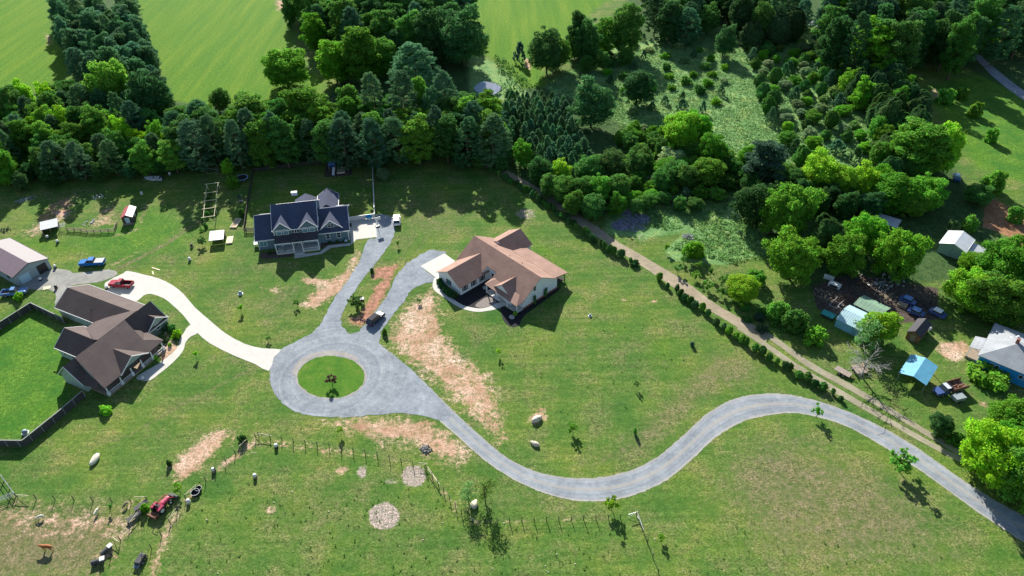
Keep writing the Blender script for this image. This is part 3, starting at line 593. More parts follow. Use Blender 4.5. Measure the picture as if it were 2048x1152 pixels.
proto('oak', [decid(s, 5, 10, .3, 90, .26, 330, .24, 1.0) for s in (1, 2, 3)], 'leaf', 10.4, 5.2, [trunk_mesh(s, 6, .34, 7, 3) for s in (1, 2)])
proto('tall', [decid(s, 3.8, 16, .6, 110, .27, 290, .27, 1.0) for s in (4, 5, 6)], 'leaf', 16.4, 4.0, [trunk_mesh(s, 11, .28, 6, 2.2) for s in (3, 4)])
proto('lump', [decid(s, 4.2, 12, .2, 90, .25, 310, .27, 1.0) for s in (7, 8, 9)], 'leaf', 12.4, 4.4, [trunk_mesh(s, 8, .26, 6, 2.2) for s in (5, 6)])
proto('pine', [pine(s) for s in (11, 12, 13)], 'needle', 16.2, 4.0, [trunk_mesh(s, 14.5, .25, 14, 2.6) for s in (7, 8)])
proto('cedar', [cedar(s) for s in (21, 22, 23)], 'needle', 11.1, 3.7, [trunk_mesh(s, 8, .2, 4, 1) for s in (9,)])
proto('spire', [cedar(s, 1.0, 3.2, .05, 2600, .16, 1.0) for s in (24, 25)], 'needle', 3.25, 1.0, [trunk_mesh(s, 2, .06, 0, 1) for s in (9,)])
proto('young', [sprig(s) for s in (31, 32, 33)], 'needle', 4.8, 1.6, [trunk_mesh(s, 4, .07, 0, 1) for s in (10,)])
proto('bush', [bush(s) for s in (41, 42, 43)], 'leaf', 2.1, 1.7, [trunk_mesh(s, 1.2, .07, 5, .7) for s in (11,)])
proto('sapling', [sparse(s) for s in (51, 52, 53)], 'leaf', 3.4, 1.2, [trunk_mesh(s, 2.8, .05, 6, .8) for s in (12, 13)])
proto('willow', [sparse(s, 2.2, 6.5, 1500, .17, 1.6) for s in (61, 62)], 'leaf', 6.8, 2.4, [trunk_mesh(s, 6, .13, 12, 1.8) for s in (14,)])
TINT = dict(green=(.125, .300, .034), mid=(.092, .230, .042), dark=(.064, .165, .044), bright=(.23, .44, .026), yellow=(.22, .44, .03), pine=(.100, .225, .098), pined=(.080, .180, .076), cedar=(.058, .125, .042), olive=(.066, .145, .036),
            lush=(.145, .36, .028), pale=(.20, .30, .12), blue=(.07, .145, .085), flower=(.55, .60, .25), grey=(.16, .28, .07), brown=(.14, .10, .055))
rt = random.Random(5)
def tree(kind, x, y, h, r, tint, label, cat='tree', group=None, foot=False, name=None, trunk=True, loc=None):
    """kind of tree whose top shows at photo pixel (x, y) - or whose foot does, with foot=True"""
    ms, H0, R0, trs = PROTO[kind]
    p = G(x, y, 0 if foot else h) if loc is None else (loc[0], loc[1], 0)
    nm = name or dict(oak='broadleaf_tree', tall='tall_broadleaf_tree', lump='leafy_tree', pine='pine_tree', cedar='cedar_tree', spire='evergreen_shrub', young='young_pine', bush='bush', sapling='sapling', willow='willow_tree')[kind]
    t = thing(nm, label, cat, (p[0], p[1], 0), rt.uniform(0, 360), group)
    c = bpy.data.objects.new('crown', rt.choice(ms)); COL.objects.link(c); c.parent = t
    k = TINT[tint]; f = rt.uniform(.74, 1.24); c.color = (min(1, k[0]*f*rt.uniform(.80, 1.12)), min(1, k[1]*f), k[2]*f*rt.uniform(.8, 1.25), 1)
    q = r/R0; c.scale = (q*rt.uniform(.84, 1.14), q*rt.uniform(.84, 1.14), h/H0*rt.uniform(.94, 1.04)); c.rotation_euler = (rt.uniform(-.05, .05), rt.uniform(-.05, .05), 0)
    if trunk:
        u = bpy.data.objects.new('trunk', rt.choice(trs)); COL.objects.link(u); u.parent = t; u.scale = (q, q, h/H0)
    return t
def pip(p, poly):
    x, y = p; ins = False; n = len(poly)
    for i in range(n):
        (ax, ay), (bx, by) = poly[i], poly[(i+1) % n]
        if (ay > y) != (by > y) and x < (bx-ax)*(y-ay)/(by-ay)+ax: ins = not ins
    return ins
TAKEN = [(G(974, 180)[0], G(974, 180)[1], 14), (G(974, 180)[0], G(974, 180)[1]-14, 14)]
ORD = 'first second third fourth fifth sixth seventh eighth ninth tenth eleventh twelfth thirteenth fourteenth fifteenth sixteenth seventeenth eighteenth nineteenth twentieth'.split()
LOOK = {'tall': {'pine': 'tall blue-green pine', 'pined': 'tall dark pine'}, 'lump': {'pined': 'bushy dark pine'}, 'pine': {'pine': 'blue-green pine', 'pined': 'dark pine'}, 'cedar': {'dark': 'dark cedar', 'olive': 'olive cedar', 'cedar': 'dull green cedar', 'mid': 'green cedar'}, 'young': {'pine': 'young blue-green pine', 'pined': 'young dark pine'}}
def fill(poly, gap, kinds, zone, group, cat='tree', name=None, maxn=80, trunk=True, noun=None, band=7.0):
    """scatter trees whose tops fall in a photo-space outline; gap = spacing in metres"""
    xs = [p[0] for p in poly]; ys = [p[1] for p in poly]; n = 0; got = []; made = []
    for _ in range(5000):
        x, y = rt.uniform(min(xs), max(xs)), rt.uniform(min(ys), max(ys))
        if not pip((x, y), poly): continue
        kd, h, r, ti = rt.choice(kinds); h *= rt.uniform(.8, 1.2); r *= rt.uniform(.85, 1.15); p = G(x, y, h)
        if any((p[0]-a)**2+(p[1]-b)**2 < (gap*.5+rr*.45)**2 for a, b, rr in TAKEN): continue
        if any((p[0]-a)**2+(p[1]-b)**2 < gap**2 for a, b in got): continue
        got.append((p[0], p[1])); made.append((p[1], p[0], LOOK.get(kd, {}).get(ti) or {'dark': 'shadowy ', 'mid': 'dull green ', 'green': 'green ', 'lush': 'bright green ', 'blue': 'blue-grey '}.get(ti, 'green ')+(noun or ('tall tree' if kd == 'tall' else 'leafy tree')),
                      tree(kd, x, y, h, r, ti, '', cat, group, name=name, trunk=trunk))); n += 1
        if n >= maxn: break
    made.sort(key=lambda q: q[0]); y0 = made[0][0] if made else 0; rows = []
    for q in made:
        if not rows or q[0]-rows[-1][0][0] > band: rows.append([])
        rows[-1].append(q)
    for i, row in enumerate(rows):
        for j, q in enumerate(sorted(row, key=lambda q: q[1])):
            q[3]['label'] = '%s %s, %s row, %s from left' % (q[2], zone, ORD[min(i, 19)], ORD[min(j, 19)]); q[3]['label'] = ' '.join(q[3]['label'].split()[:16])
    for a, b in got: TAKEN.append((a, b, gap*.5))
def T(kind, x, y, h, r, tint, label, cat='tree', **k):
    p = G(x, y, 0 if k.get('foot') else h); TAKEN.append((p[0], p[1], r)); return tree(kind, x, y, h, r, tint, label, cat, **k)
# --- far north-west and field edges
T('oak', 562, 106, 12.5, 8.2, 'lush', 'lone round broadleaf tree standing on the bright mown field')
T('lump', 435, 178, 8, 4, 'mid', 'small dark round tree at the field edge beside the pine belt')
T('tall', 708, 48, 22, 7, 'green', 'tallest domed broadleaf tree of the clump north of the belt, darker flanks')
T('lump', 660, 80, 15, 6.5, 'lush', 'bright green tree leaning on the west side of the tall domed tree')
T('lump', 756, 72, 15, 6, 'green', 'feathery green tree on the east side of the tall domed tree')
T('tall', 622, 30, 15, 4.6, 'lush', 'narrow light green tree at the edge of the striped field')
T('lump', 921, 14, 22, 8.0, 'dark', 'very large dark cone-shaped tree beside the small pond')
T('pine', 822, 84, 19, 8, 'pine', 'broad rounded blue-green pine behind the main belt')
T('lump', 1094, 54, 17, 6.2, 'dark', 'dark oval evergreen beside the bare path on the north field')
T('lump', 1118, 72, 12, 4, 'mid', 'smaller green tree tucked against the dark oval evergreen')
T('young', 1038, 82, 8, 2.4, 'blue', 'lone small blue-green conifer out on the north field')
T('tall', 1161, 20, 19, 3.8, 'dark', 'slim dark leaning evergreen at the start of the north hedgerow')
T('lump', 1177, 34, 18, 4.8, 'dark', 'darker evergreen in front of the slim leaning evergreen')
T('lump', 1150, 70, 9, 3.4, 'lush', 'small bright bush-like tree at the foot of the slim evergreen')
T('lump', 1218, 34, 14, 5.2, 'green', 'rounded green tree third along the north hedgerow')
T('lump', 1256, 2, 20, 7, 'mid', 'big dark round tree where the north hedgerow thickens')
T('lump', 1186, 164, 15, 6.4, 'dark', 'large dark oval tree standing over the young pine plantation')
T('lump', 1279, 140, 12, 6, 'dark', 'dark round evergreen alone in the weedy meadow')
T('lump', 1455, 50, 12, 4.4, 'dark', 'dark upright cedar at the top of the weedy meadow')
T('lump', 1366, 228, 12, 6.4, 'lush', 'rounded sunlit tree with bright crown in the middle of the meadow edge')
T('lump', 1402, 224, 11, 4.5, 'lush', 'smaller bright tree joined to the sunlit meadow-edge tree')
T('lump', 1345, 300, 5, 4.2, 'flower', 'wide shrub covered in cream blossom', 'shrub', name='blossom_shrub')
T('lump', 1332, 322, 5, 3.6, 'green', 'green shrub growing against the cream blossom shrub', 'shrub', name='shrub')
T('lump', 1435, 270, 11, 4.4, 'lush', 'bright tree at the corner of the mown clearing, east of the blossom shrub')
T('lump', 1418, 318, 9, 4, 'green', 'light green tree just above the weedy bank of the clearing')
T('lump', 1378, 326, 8, 3.6, 'mid', 'dark little tree beside the dark brush heap in the clearing')
T('lump', 1328, 340, 7, 2.6, 'mid', 'narrow green tree standing over the dark brush heap')
T('tall', 1537, 285, 13, 5.4, 'blue', 'grey-green feathery tree west of the yellow-green trees')
T('lump', 1499, 290, 8, 3, 'lush', 'bright narrow tree beside the grey-green feathery tree')
T('lump', 1652, 310, 11, 5.4, 'yellow', 'largest of the yellow-green domed trees by the clearing')
T('lump', 1698, 334, 10, 3.6, 'yellow', 'small yellow-green tree between two larger yellow-green domes')
T('lump', 1737, 332, 10, 4, 'yellow', 'yellow-green domed tree nearest the long weedy strip')
T('lump', 1776, 330, 9, 3.6, 'lush', 'bright green tree at the east end of the yellow-green group')
T('oak', 1588, 370, 14, 7.4, 'lush', 'big sunlit round tree standing over the mown strip in the clearing')
T('lump', 1514, 366, 12, 5, 'olive', 'dark brownish tree against the big sunlit round tree')
T('lump', 1806, 352, 10.5, 6.0, 'lush', 'wide sunlit tree behind the grey shed roof')
T('lump', 1868, 352, 9.5, 5.8, 'lush', 'wide sunlit tree nearest the parked blue vehicle')
T('lump', 1836, 380, 7.5, 4.4, 'green', 'lower leafy tree between the two wide sunlit trees')
T('tall', 1858, 240, 17, 7.2, 'green', 'great round green tree at the end of the cedar hedgerow')
T('lump', 1912, 248, 15, 5.4, 'bright', 'glowing yellow-green tree beside the great round tree')
T('oak', 1602, 474, 12, 5.8, 'lush', 'round sunlit tree with the white scrap pile at its foot')
T('cedar', 1660, 432, 11, 4, 'olive', 'dark scraggly cedar beside the grey metal shed roof')
T('oak', 1748, 438, 10, 4.8, 'lush', 'sunlit tree partly hiding the grey metal shed roof')
T('oak', 1698, 472, 10.5, 4.9, 'lush', 'bright round tree above the scrap yard, west one of its pair')
T('oak', 1812, 464, 12, 6.8, 'lush', 'largest spreading tree over the shaded scrap yard')
T('lump', 1950, 508, 5, 2.6, 'lush', 'bright small tree in front of the pale lean-to roof')
T('oak', 1959, 542, 9.5, 5.6, 'bright', 'yellow-tipped round tree between pale barn and blue house')
T('oak', 2044, 486, 12, 7.2, 'lush', 'massive tree beyond the pale barn at the edge of the garden plots')
T('oak', 2030, 560, 11, 6.5, 'green', 'shadowed tree rising behind the blue house')
T('lump', 1770, 630, 7, 3.7, 'bright', 'bright tree between teal shed and brown shed')
T('willow', 1742, 640, 7.5, 4, 'grey', 'thin-leaved tree overhanging the teal shed roof')
T('oak', 2014, 872, 10.5, 6.0, 'bright', 'big bright tree at the east end of the dirt ruts')
T('lump', 2046, 805, 9, 4.4, 'lush', 'bright tree at the east edge below the blue house')
T('lump', 2046, 850, 9, 3.6, 'lush', 'smaller bright tree above the big bright tree')
T('oak', 2125, 905, 13, 6, 'green', 'tree whose shade falls across the end of the gravel road')
T('lump', 1892, 834, 4.4, 2.2, 'olive', 'dark bushy small tree with a bright tuft, on the lawn by the ruts')
T('bush', 1918, 868, 2.2, 1.5, 'mid', 'low round bush next to the dark bushy small tree', 'bush')
T('cedar', 1996, 846, 4, 1.5, 'olive', 'thin leaning dark shrub on the lawn west of the bright trees', 'shrub')
T('lump', 1490, 556, 6.5, 4, 'bright', 'feathery yellow-green tree beside the tan lane')
T('bush', 1558, 606, 4, 2.5, 'green', 'dark round shrub north of the wheel ruts', 'shrub')
T('bush', 1592, 624, 4.5, 3, 'mid', 'leafy grey-green shrub between the round shrub and the teal shed', 'shrub')
T('bush', 1634, 656, 3.4, 2.7, 'lush', 'sunlit shrub closest to the teal shed wall', 'shrub')
T('bush', 1392, 484, 4, 2.4, 'lush', 'round feathery bush on the mown slope above the lane', 'bush')
T('bush', 1516, 540, 4, 2.2, 'green', 'small tree behind the feathery yellow-green tree')
T('sapling', 1812, 906, 4.6, 2.0, 'green', 'largest green sapling beside the gravel road bend', 'sapling')
T('sapling', 1226, 995, 3.4, 1.3, 'bright', 'bright little tree on the outer verge of the gravel curve', 'sapling')
T('willow', 968, 966, 5.5, 1.9, 'grey', 'tall wispy tree beside the corner of the wire fence')
T('willow', 934, 972, 4.6, 1.8, 'grey', 'short wispy tree beside the tan boulder by the fence corner')
T('lump', 765, 338, 3.6, 1.6, 'pale', 'small pale green tree in the shade of the belt', 'tree')
T('lump', 450, 318, 5, 2, 'bright', 'sunlit little tree beside the dark pen frame')
T('bush', 462, 352, 3.5, 2.2, 'green', 'leafy bush growing over the trampoline', 'bush')
T('bush', 1998, 345, 6, 3.2, 'green', 'dark tree above the tilled garden plots')
T('lump', 1968, 368, 6, 3.2, 'mid', 'feathery dark tree on the lawn side of the garden plots')
T('bush', 1916, 440, 4, 1.8, 'pale', 'small pale-leaved tree with a bare snag, in shade above the pale barn')
T('bush', 1948, 432, 4, 2.2, 'green', 'shrub next to the near garden plot', 'shrub')
T('bush', 2040, 416, 4, 2, 'green', 'small tree between the two garden plots')
T('bush', 1900, 176, 5, 3, 'green', 'open-crowned orchard tree nearest the bare spot', group=None)
T('bush', 1930, 172, 4.5, 2.2, 'green', 'small orchard tree at the edge of the woodland shade')
T('bush', 1957, 206, 4.5, 2.2, 'green', 'orchard tree in the middle of the orchard row')
T('bush', 1992, 256, 4.5, 2.2, 'green', 'orchard tree at the south end of the orchard row')
T('bush', 1985, 740, 2.6, 4.2, 'green', 'wide leafy shrub bed against the blue house', 'shrub')
# --- main belt, explicit front rank
front = [('pine', 392, 205, 14, 5.2, 'pine', 'rounded grey-green pine at the west end of the front rank'), ('lump', 350, 214, 11, 3.4, 'mid', 'small tree in the gap west of the rounded grey-green pine'),
 ('tall', 488, 184, 17, 7.4, 'green', 'broad green tree behind the garden trellis'), ('tall', 600, 178, 18, 8.6, 'green', 'widest dense green tree behind the grey-blue house'),
 ('tall', 548, 200, 15, 4.2, 'mid', 'slim dark tree squeezed between two broad green trees'), ('tall', 690, 164, 17, 4.2, 'green', 'light-topped slim tree at the west end of the tall pines'),
 ('pine', 742, 146, 20, 4.6, 'pine', 'tall pine with bare stem, second of the tall pines'), ('pine', 796, 142, 21, 4.8, 'pine', 'tallest spreading pine of the belt'),
 ('tall', 835, 158, 16, 3.4, 'green', 'slim green tree between the tall pines'), ('pine', 888, 138, 20, 4.6, 'pined', 'dark pine beside the pond, north one of its pair'),
 ('pine', 862, 172, 17, 4, 'pined', 'dark narrow pine behind the yellow-green shrubs'), ('pine', 950, 196, 18, 4.6, 'pined', 'dark dense pine at the east end of the tall belt'),
 ('tall', 928, 198, 15, 3.6, 'green', 'grey-green leafy tree in front of the dark dense pine'), ('lump', 852, 214, 12, 2.6, 'bright', 'upper yellow-green patch of leaves in the dark belt'),
 ('lump', 858, 240, 9, 2.8, 'bright', 'lower yellow-green tree glowing in the dark belt'), ('tall', 764, 215, 13, 3.6, 'mid', 'dark leafy tree below the second tall pine'),
 ('tall', 720, 230, 11, 3.4, 'mid', 'dark leafy tree on the forest edge above the round bales'), ('tall', 905, 232, 12, 3.6, 'dark', 'shadowy tree above the parked utility buggy'),
 ('tall', 655, 222, 12, 3.6, 'green', 'green tree on the forest edge above the play area'), ('lump', 1000, 252, 9, 3, 'lush', 'bright tree at the head of the tan lane'),
 ('lump', 990, 196, 4, 2.2, 'bright', 'yellow-green bush below the pond', )]
for a in front: T(*a)
west = [('lump', 30, 160, 13, 3.4, 'bright', 'yellow-green tree at the far west of the belt'), ('lump', 82, 160, 14, 3.2, 'bright', 'yellow-green tree beside the west field, second from the frame edge'),
 ('oak', 202, 120, 18, 7.4, 'green', 'great rounded tree at the foot of the north-west pine stand'), ('oak', 285, 152, 17, 6.6, 'dark', 'dark rounded tree beside the great rounded tree'),
 ('pine', 150, 170, 13, 4.6, 'pined', 'dark pine below the great rounded tree'), ('lump', 108, 215, 12, 3.6, 'bright', 'light green tree in the middle of the western belt'), ('lump', 60, 230, 10, 2.8, 'bright', 'small yellow-green tree low in the western belt'),
 ('tall', 180, 214, 13, 5, 'green', 'domed green tree in the middle of the western belt'), ('lump', 232, 232, 13, 3.2, 'bright', 'bright pointed tree in the western belt'), ('lump', 262, 256, 10, 3.4, 'bright', 'bright broad tree below the bright pointed tree'),
 ('lump', 300, 244, 11, 3.6, 'lush', 'green tree at the east end of the western belt'), ('tall', 32, 244, 12, 4.4, 'green', 'round green tree low at the west edge'), ('lump', 318, 262, 9, 2.6, 'bright', 'small bright tree beside the white boat'),]
for a in west: T(*a)
lane = [('lump', 1048, 284, 8, 3, 'lush', 'bright tree first along the tan lane'), ('lump', 1084, 316, 8, 3.8, 'dark', 'dark round tree second along the tan lane'), ('lump', 1124, 320, 8, 2.8, 'bright', 'bright domed tree third along the tan lane'),
 ('lump', 1130, 352, 8, 3.4, 'mid', 'dark tree in front of the bright domed lane-side tree'), ('lump', 1180, 312, 8, 4.6, 'mid', 'wide soft-crowned tree north of the rock pile'), ('lump', 1165, 350, 8, 3.4, 'mid', 'leafy tree in the dense lane-side wood'),
 ('lump', 1222, 300, 9, 4, 'olive', 'olive-topped tree north of the rock pile'), ('lump', 1200, 352, 8, 3.4, 'green', 'green tree above the rock pile'), ('lump', 1240, 350, 8, 3, 'mid', 'narrow tree at the east end of the lane-side wood'),
 ('lump', 1188, 392, 7, 3.4, 'mid', 'dark low tree nearest the lane by the rock pile'), ('lump', 1148, 384, 7, 3, 'mid', 'low tree hanging over the shaded tan lane'), ('lump', 1236, 390, 6, 2.6, 'green', 'feathery green tree touching the rock pile'),
 ('lump', 1098, 350, 7, 2.8, 'mid', 'dark tree shading the upper tan lane'), ('lump', 1290, 300, 6, 3, 'mid', 'grey-green tree west of the blossom shrub')]
for a in lane: T(*a)
# --- dense stands: shared labels, one group each
fill([(100, -25), (250, -25), (275, 60), (300, 110), (322, 165), (260, 140), (200, 112), (150, 110), (118, 60)], 3.9, [('tall', 14, 3.6, 'pine'), ('tall', 15, 3.8, 'pined'), ('pine', 13, 3.4, 'pine'), ('lump', 12, 3.4, 'pined')],
     'between the two mown fields', 'pines in the north-west stand', maxn=75)
fill([(-20, 205), (120, 200), (330, 225), (335, 282), (-20, 300)], 4.6, [('lump', 10, 3.6, 'mid'), ('pine', 11, 3.6, 'pined'), ('lump', 9, 3.4, 'lush'), ('tall', 11, 3.4, 'green')],
     'in the belt above the brown yard', 'trees of the western belt', maxn=46)
fill([(-20, 160), (160, 160), (330, 190), (330, 220), (-20, 205)], 6, [('pine', 13, 3.8, 'pined'), ('tall', 13, 3.8, 'mid')], 'on the field side of the western belt', 'field-side trees of the western belt', maxn=14)
fill([(345, 210), (700, 190), (980, 180), (1000, 235), (700, 240), (345, 245)], 4.8, [('tall', 13, 4.4, 'mid'), ('pine', 14, 4.2, 'pined'), ('tall', 13, 4.2, 'green')],
     'inside the main belt', 'inner trees of the main belt', maxn=60)
fill([(600, -40), (930, -40), (900, 20), (780, 30), (700, 26), (600, 12)], 6.5, [('tall', 17, 5, 'mid'), ('pine', 18, 5, 'pined'), ('tall', 17, 5, 'dark')], 'in the wood north of the striped field', 'trees of the northern wood', maxn=40)
fill([(560, -20), (640, -30), (640, 20), (600, 20)], 6, [('lump', 13, 4, 'mid')], 'by the bare track', 'trees by the bare track', maxn=5)
fill([(1290, -45), (1480, -45), (1640, -20), (1640, 5), (1450, -5), (1420, 14), (1290, 20)], 6, [('lump', 14, 5, 'mid'), ('tall', 15, 5, 'dark'), ('pine', 15, 4.6, 'pined')], 'along the side road', 'side road hedgerow trees', maxn=30)
fill([(1665, -45), (2120, -60), (2120, 10), (1990, 30), (1900, 34), (1840, 30), (1740, 60), (1700, 40), (1665, 20)], 6.5, [('tall', 19, 5.4, 'mid'), ('pine', 19, 5, 'pined'), ('tall', 18, 5, 'dark')], 'in the north-east forest', 'trees of the north-east forest', maxn=62)
T('tall', 1764, 40, 20, 8, 'lush', 'sunlit rounded tree standing proud of the north-east forest'); T('lump', 2030, 30, 14, 5, 'bright', 'glowing tree at the edge of the north-east forest shade')
T('lump', 1690, 0, 17, 5, 'lush', 'light green tree where the side road enters the forest'); T('lump', 1660, 68, 10, 4.4, 'olive', 'olive tree west of the proud sunlit tree')
fill([(1000, 175), (1130, 182), (1155, 240), (1180, 300), (1130, 312), (1060, 285), (1004, 240)], 2.5, [('young', 5, 1.7, 'pine'), ('young', 6, 1.9, 'pine'), ('young', 4.4, 1.5, 'pined')],
     'in the plantation below the pond', 'young plantation pines', name='young_pine', maxn=95)
fill([(1700, 100), (1780, 100), (1850, 160), (1860, 235), (1820, 260), (1770, 200), (1710, 150)], 4.4, [('cedar', 10, 3.4, 'cedar'), ('cedar', 11, 3.6, 'olive'), ('lump', 9, 3.6, 'lush'), ('cedar', 9, 3.2, 'dark')],
     'in the hedgerow beside the orchard', 'cedar hedgerow', maxn=30)
fill([(1760, 200), (1830, 230), (1850, 300), (1800, 330), (1760, 270)], 4.6, [('cedar', 9, 3.4, 'olive'), ('cedar', 9, 3.4, 'dark'), ('lump', 8, 3, 'green')], 'at the lower hedgerow end', 'lower cedar hedgerow', maxn=12)
fill([(1500, 80), (1640, 80), (1690, 100), (1700, 200), (1740, 290), (1640, 300), (1580, 290), (1540, 200)], 4.8, [('cedar', 4, 2.0, 'mid'), ('lump', 4, 2.5, 'green'), ('cedar', 5, 2.4, 'mid'), ('lump', 3.4, 2.2, 'pale'), ('young', 5, 2.2, 'pine'), ('lump', 3.5, 2.2, 'lush'), ('bush', 2.4, 1.8, 'grey')],
     'in the eastern meadow thicket', 'meadow thicket trees', maxn=100)
fill([(1480, 20), (1600, 0), (1600, 60), (1500, 60)], 6, [('cedar', 10, 4.4, 'cedar')], 'south of the side road', 'cedars south of the side road', maxn=5)
fill([(1240, 60), (1350, 70), (1460, 110), (1440, 200), (1330, 210), (1260, 220), (1200, 130)], 6.5, [('bush', 2.6, 2, 'mid'), ('young', 3.4, 1.5, 'pine'), ('bush', 2.2, 1.8, 'lush'), ('bush', 1.8, 1.9, 'pale'), ('bush', 2.0, 1.7, 'green')], 'in the open weedy meadow', 'meadow scrub bushes', 'bush', 'scrub_bush', maxn=42, noun='scrub bush')
fill([(1260, 250), (1330, 270), (1460, 300), (1480, 340), (1400, 345), (1300, 330), (1240, 300)], 4.6, [('lump', 6, 3, 'mid'), ('lump', 5, 2.6, 'green')], 'round the blossom shrub', 'thicket shrubs', 'shrub', 'thicket_shrub', maxn=14, noun='shrub')
fill([(1200, 300), (1260, 240), (1330, 250), (1460, 290), (1490, 350), (1440, 380), (1380, 400), (1320, 390), (1260, 400), (1230, 350)], 3.6, [('lump', 4, 2.3, 'green'), ('lump', 4, 2.2, 'mid'), ('lump', 3, 1.9, 'lush'), ('bush', 2.4, 1.7, 'pale'), ('bush', 2.6, 1.7, 'green')], 'in the tangle north of the rubble pile', 'tangle shrubs', 'shrub', 'tangle_shrub', maxn=46, noun='shrub')
fill([(1470, 310), (1560, 320), (1640, 350), (1760, 365), (1760, 385), (1640, 385), (1550, 380), (1500, 345)], 4.2, [('lump', 6, 3, 'mid'), ('lump', 7, 3, 'dark')], 'below the yellow-green trees', 'shrubs below the yellow-green trees', 'shrub', 'undergrowth_shrub', maxn=26, noun='shrub')
fill([(1995, 510), (2100, 500), (2110, 590), (2020, 585), (1980, 560)], 6, [('lump', 8, 4.2, 'green'), ('lump', 8, 4, 'mid')], 'north of the blue house', 'trees north of the blue house', maxn=12)
fill([(1460, 570), (1560, 640), (1530, 660), (1500, 640)], 2.4, [('bush', 1.6, 1.3, 'blue'), ('bush', 1.3, 1.1, 'mid')], 'on the bank by the ruts', 'bank brambles', 'bush', 'bramble_bush', maxn=16, noun='bramble bush', band=3)
fill([(1335, 488), (1420, 520), (1480, 560), (1440, 580), (1380, 540), (1340, 520)], 3.6, [('sapling', 2.6, 1.1, 'mid'), ('sapling', 2.2, 1.0, 'green')], 'on the mown slope above the lane', 'slope garden plants', 'plant', 'vine_plant', maxn=20, noun='garden plant', band=4)
fill([(690, 0), (900, 40), (890, 70), (800, 66), (760, 50)], 7, [('lump', 12, 4.4, 'dark'), ('lump', 10, 4, 'mid')], 'in the shaded northern hollow', 'hollow trees', maxn=14)
fill([(1150, 60), (1290, 60), (1300, 90), (1170, 110)], 6, [('bush', 4, 2.4, 'mid'), ('lump', 6, 2.8, 'mid')], 'under the north hedgerow', 'hedgerow shrubs', 'shrub', 'hedgerow_shrub', maxn=10, noun='shrub')
fill([(-20, 300), (340, 300), (345, 290), (700, 280), (1010, 296), (1010, 312), (700, 290), (345, 312), (60, 345), (-20, 350)], 3.2, [('lump', 4, 2.4, 'mid'), ('lump', 3.5, 2.2, 'green'), ('lump', 5, 2.4, 'dark')], 'at the foot of the belts', 'forest edge shrubs', 'shrub', 'edge_shrub', maxn=60, noun='edge shrub', band=6)
# --- planted row of little evergreens along the lane
hed = cr([W2([p])[0] for p in ((985, 345), (1040, 376), (1090, 410), (1140, 446), (1180, 478), (1205, 494), (1240, 512), (1275, 535))], 20)
hed2 = cr([W2([p])[0] for p in ((1315, 562), (1350, 585), (1400, 620), (1450, 660), (1490, 690), (1540, 720), (1590, 748), (1640, 778), (1690, 806))], 20)
def along(P, gap):
    P = np.array(P); d = np.r_[0, np.cumsum(np.hypot(*np.diff(P, axis=0).T))]; t = np.arange(0, d[-1], gap)
    return np.stack([np.interp(t, d, P[:, 0]), np.interp(t, d, P[:, 1])], 1)
for i, p in enumerate(along(hed, 1.6)):
    if rt.random() < .1: continue
    tree('spire', 0, 0, rt.uniform(1.2, 2.4), rt.uniform(.55, 1.05), rt.choice(('olive', 'mid', 'dark')), 'little evergreen in the planted row along the shaded upper lane', 'shrub', 'upper lane evergreens', loc=p+rng.normal(0, .22, 2), trunk=False)
for i, p in enumerate(along(hed2, 1.7)):
    if rt.random() < .1: continue
    f = 1 if i < 27 else .62
    tree('spire', 0, 0, rt.uniform(1.5, 2.7)*f, rt.uniform(.55, 1.0)*f, rt.choice(('mid', 'olive', 'green', 'dark')), 'little dark evergreen in the planted row along the sunny lower lane' if i < 27 else 'short evergreen in the last stretch of the planted row beside the ruts', 'shrub', 'lower lane evergreens' if i < 27 else 'last lane evergreens', loc=p+rng.normal(0, .25, 2), trunk=False)
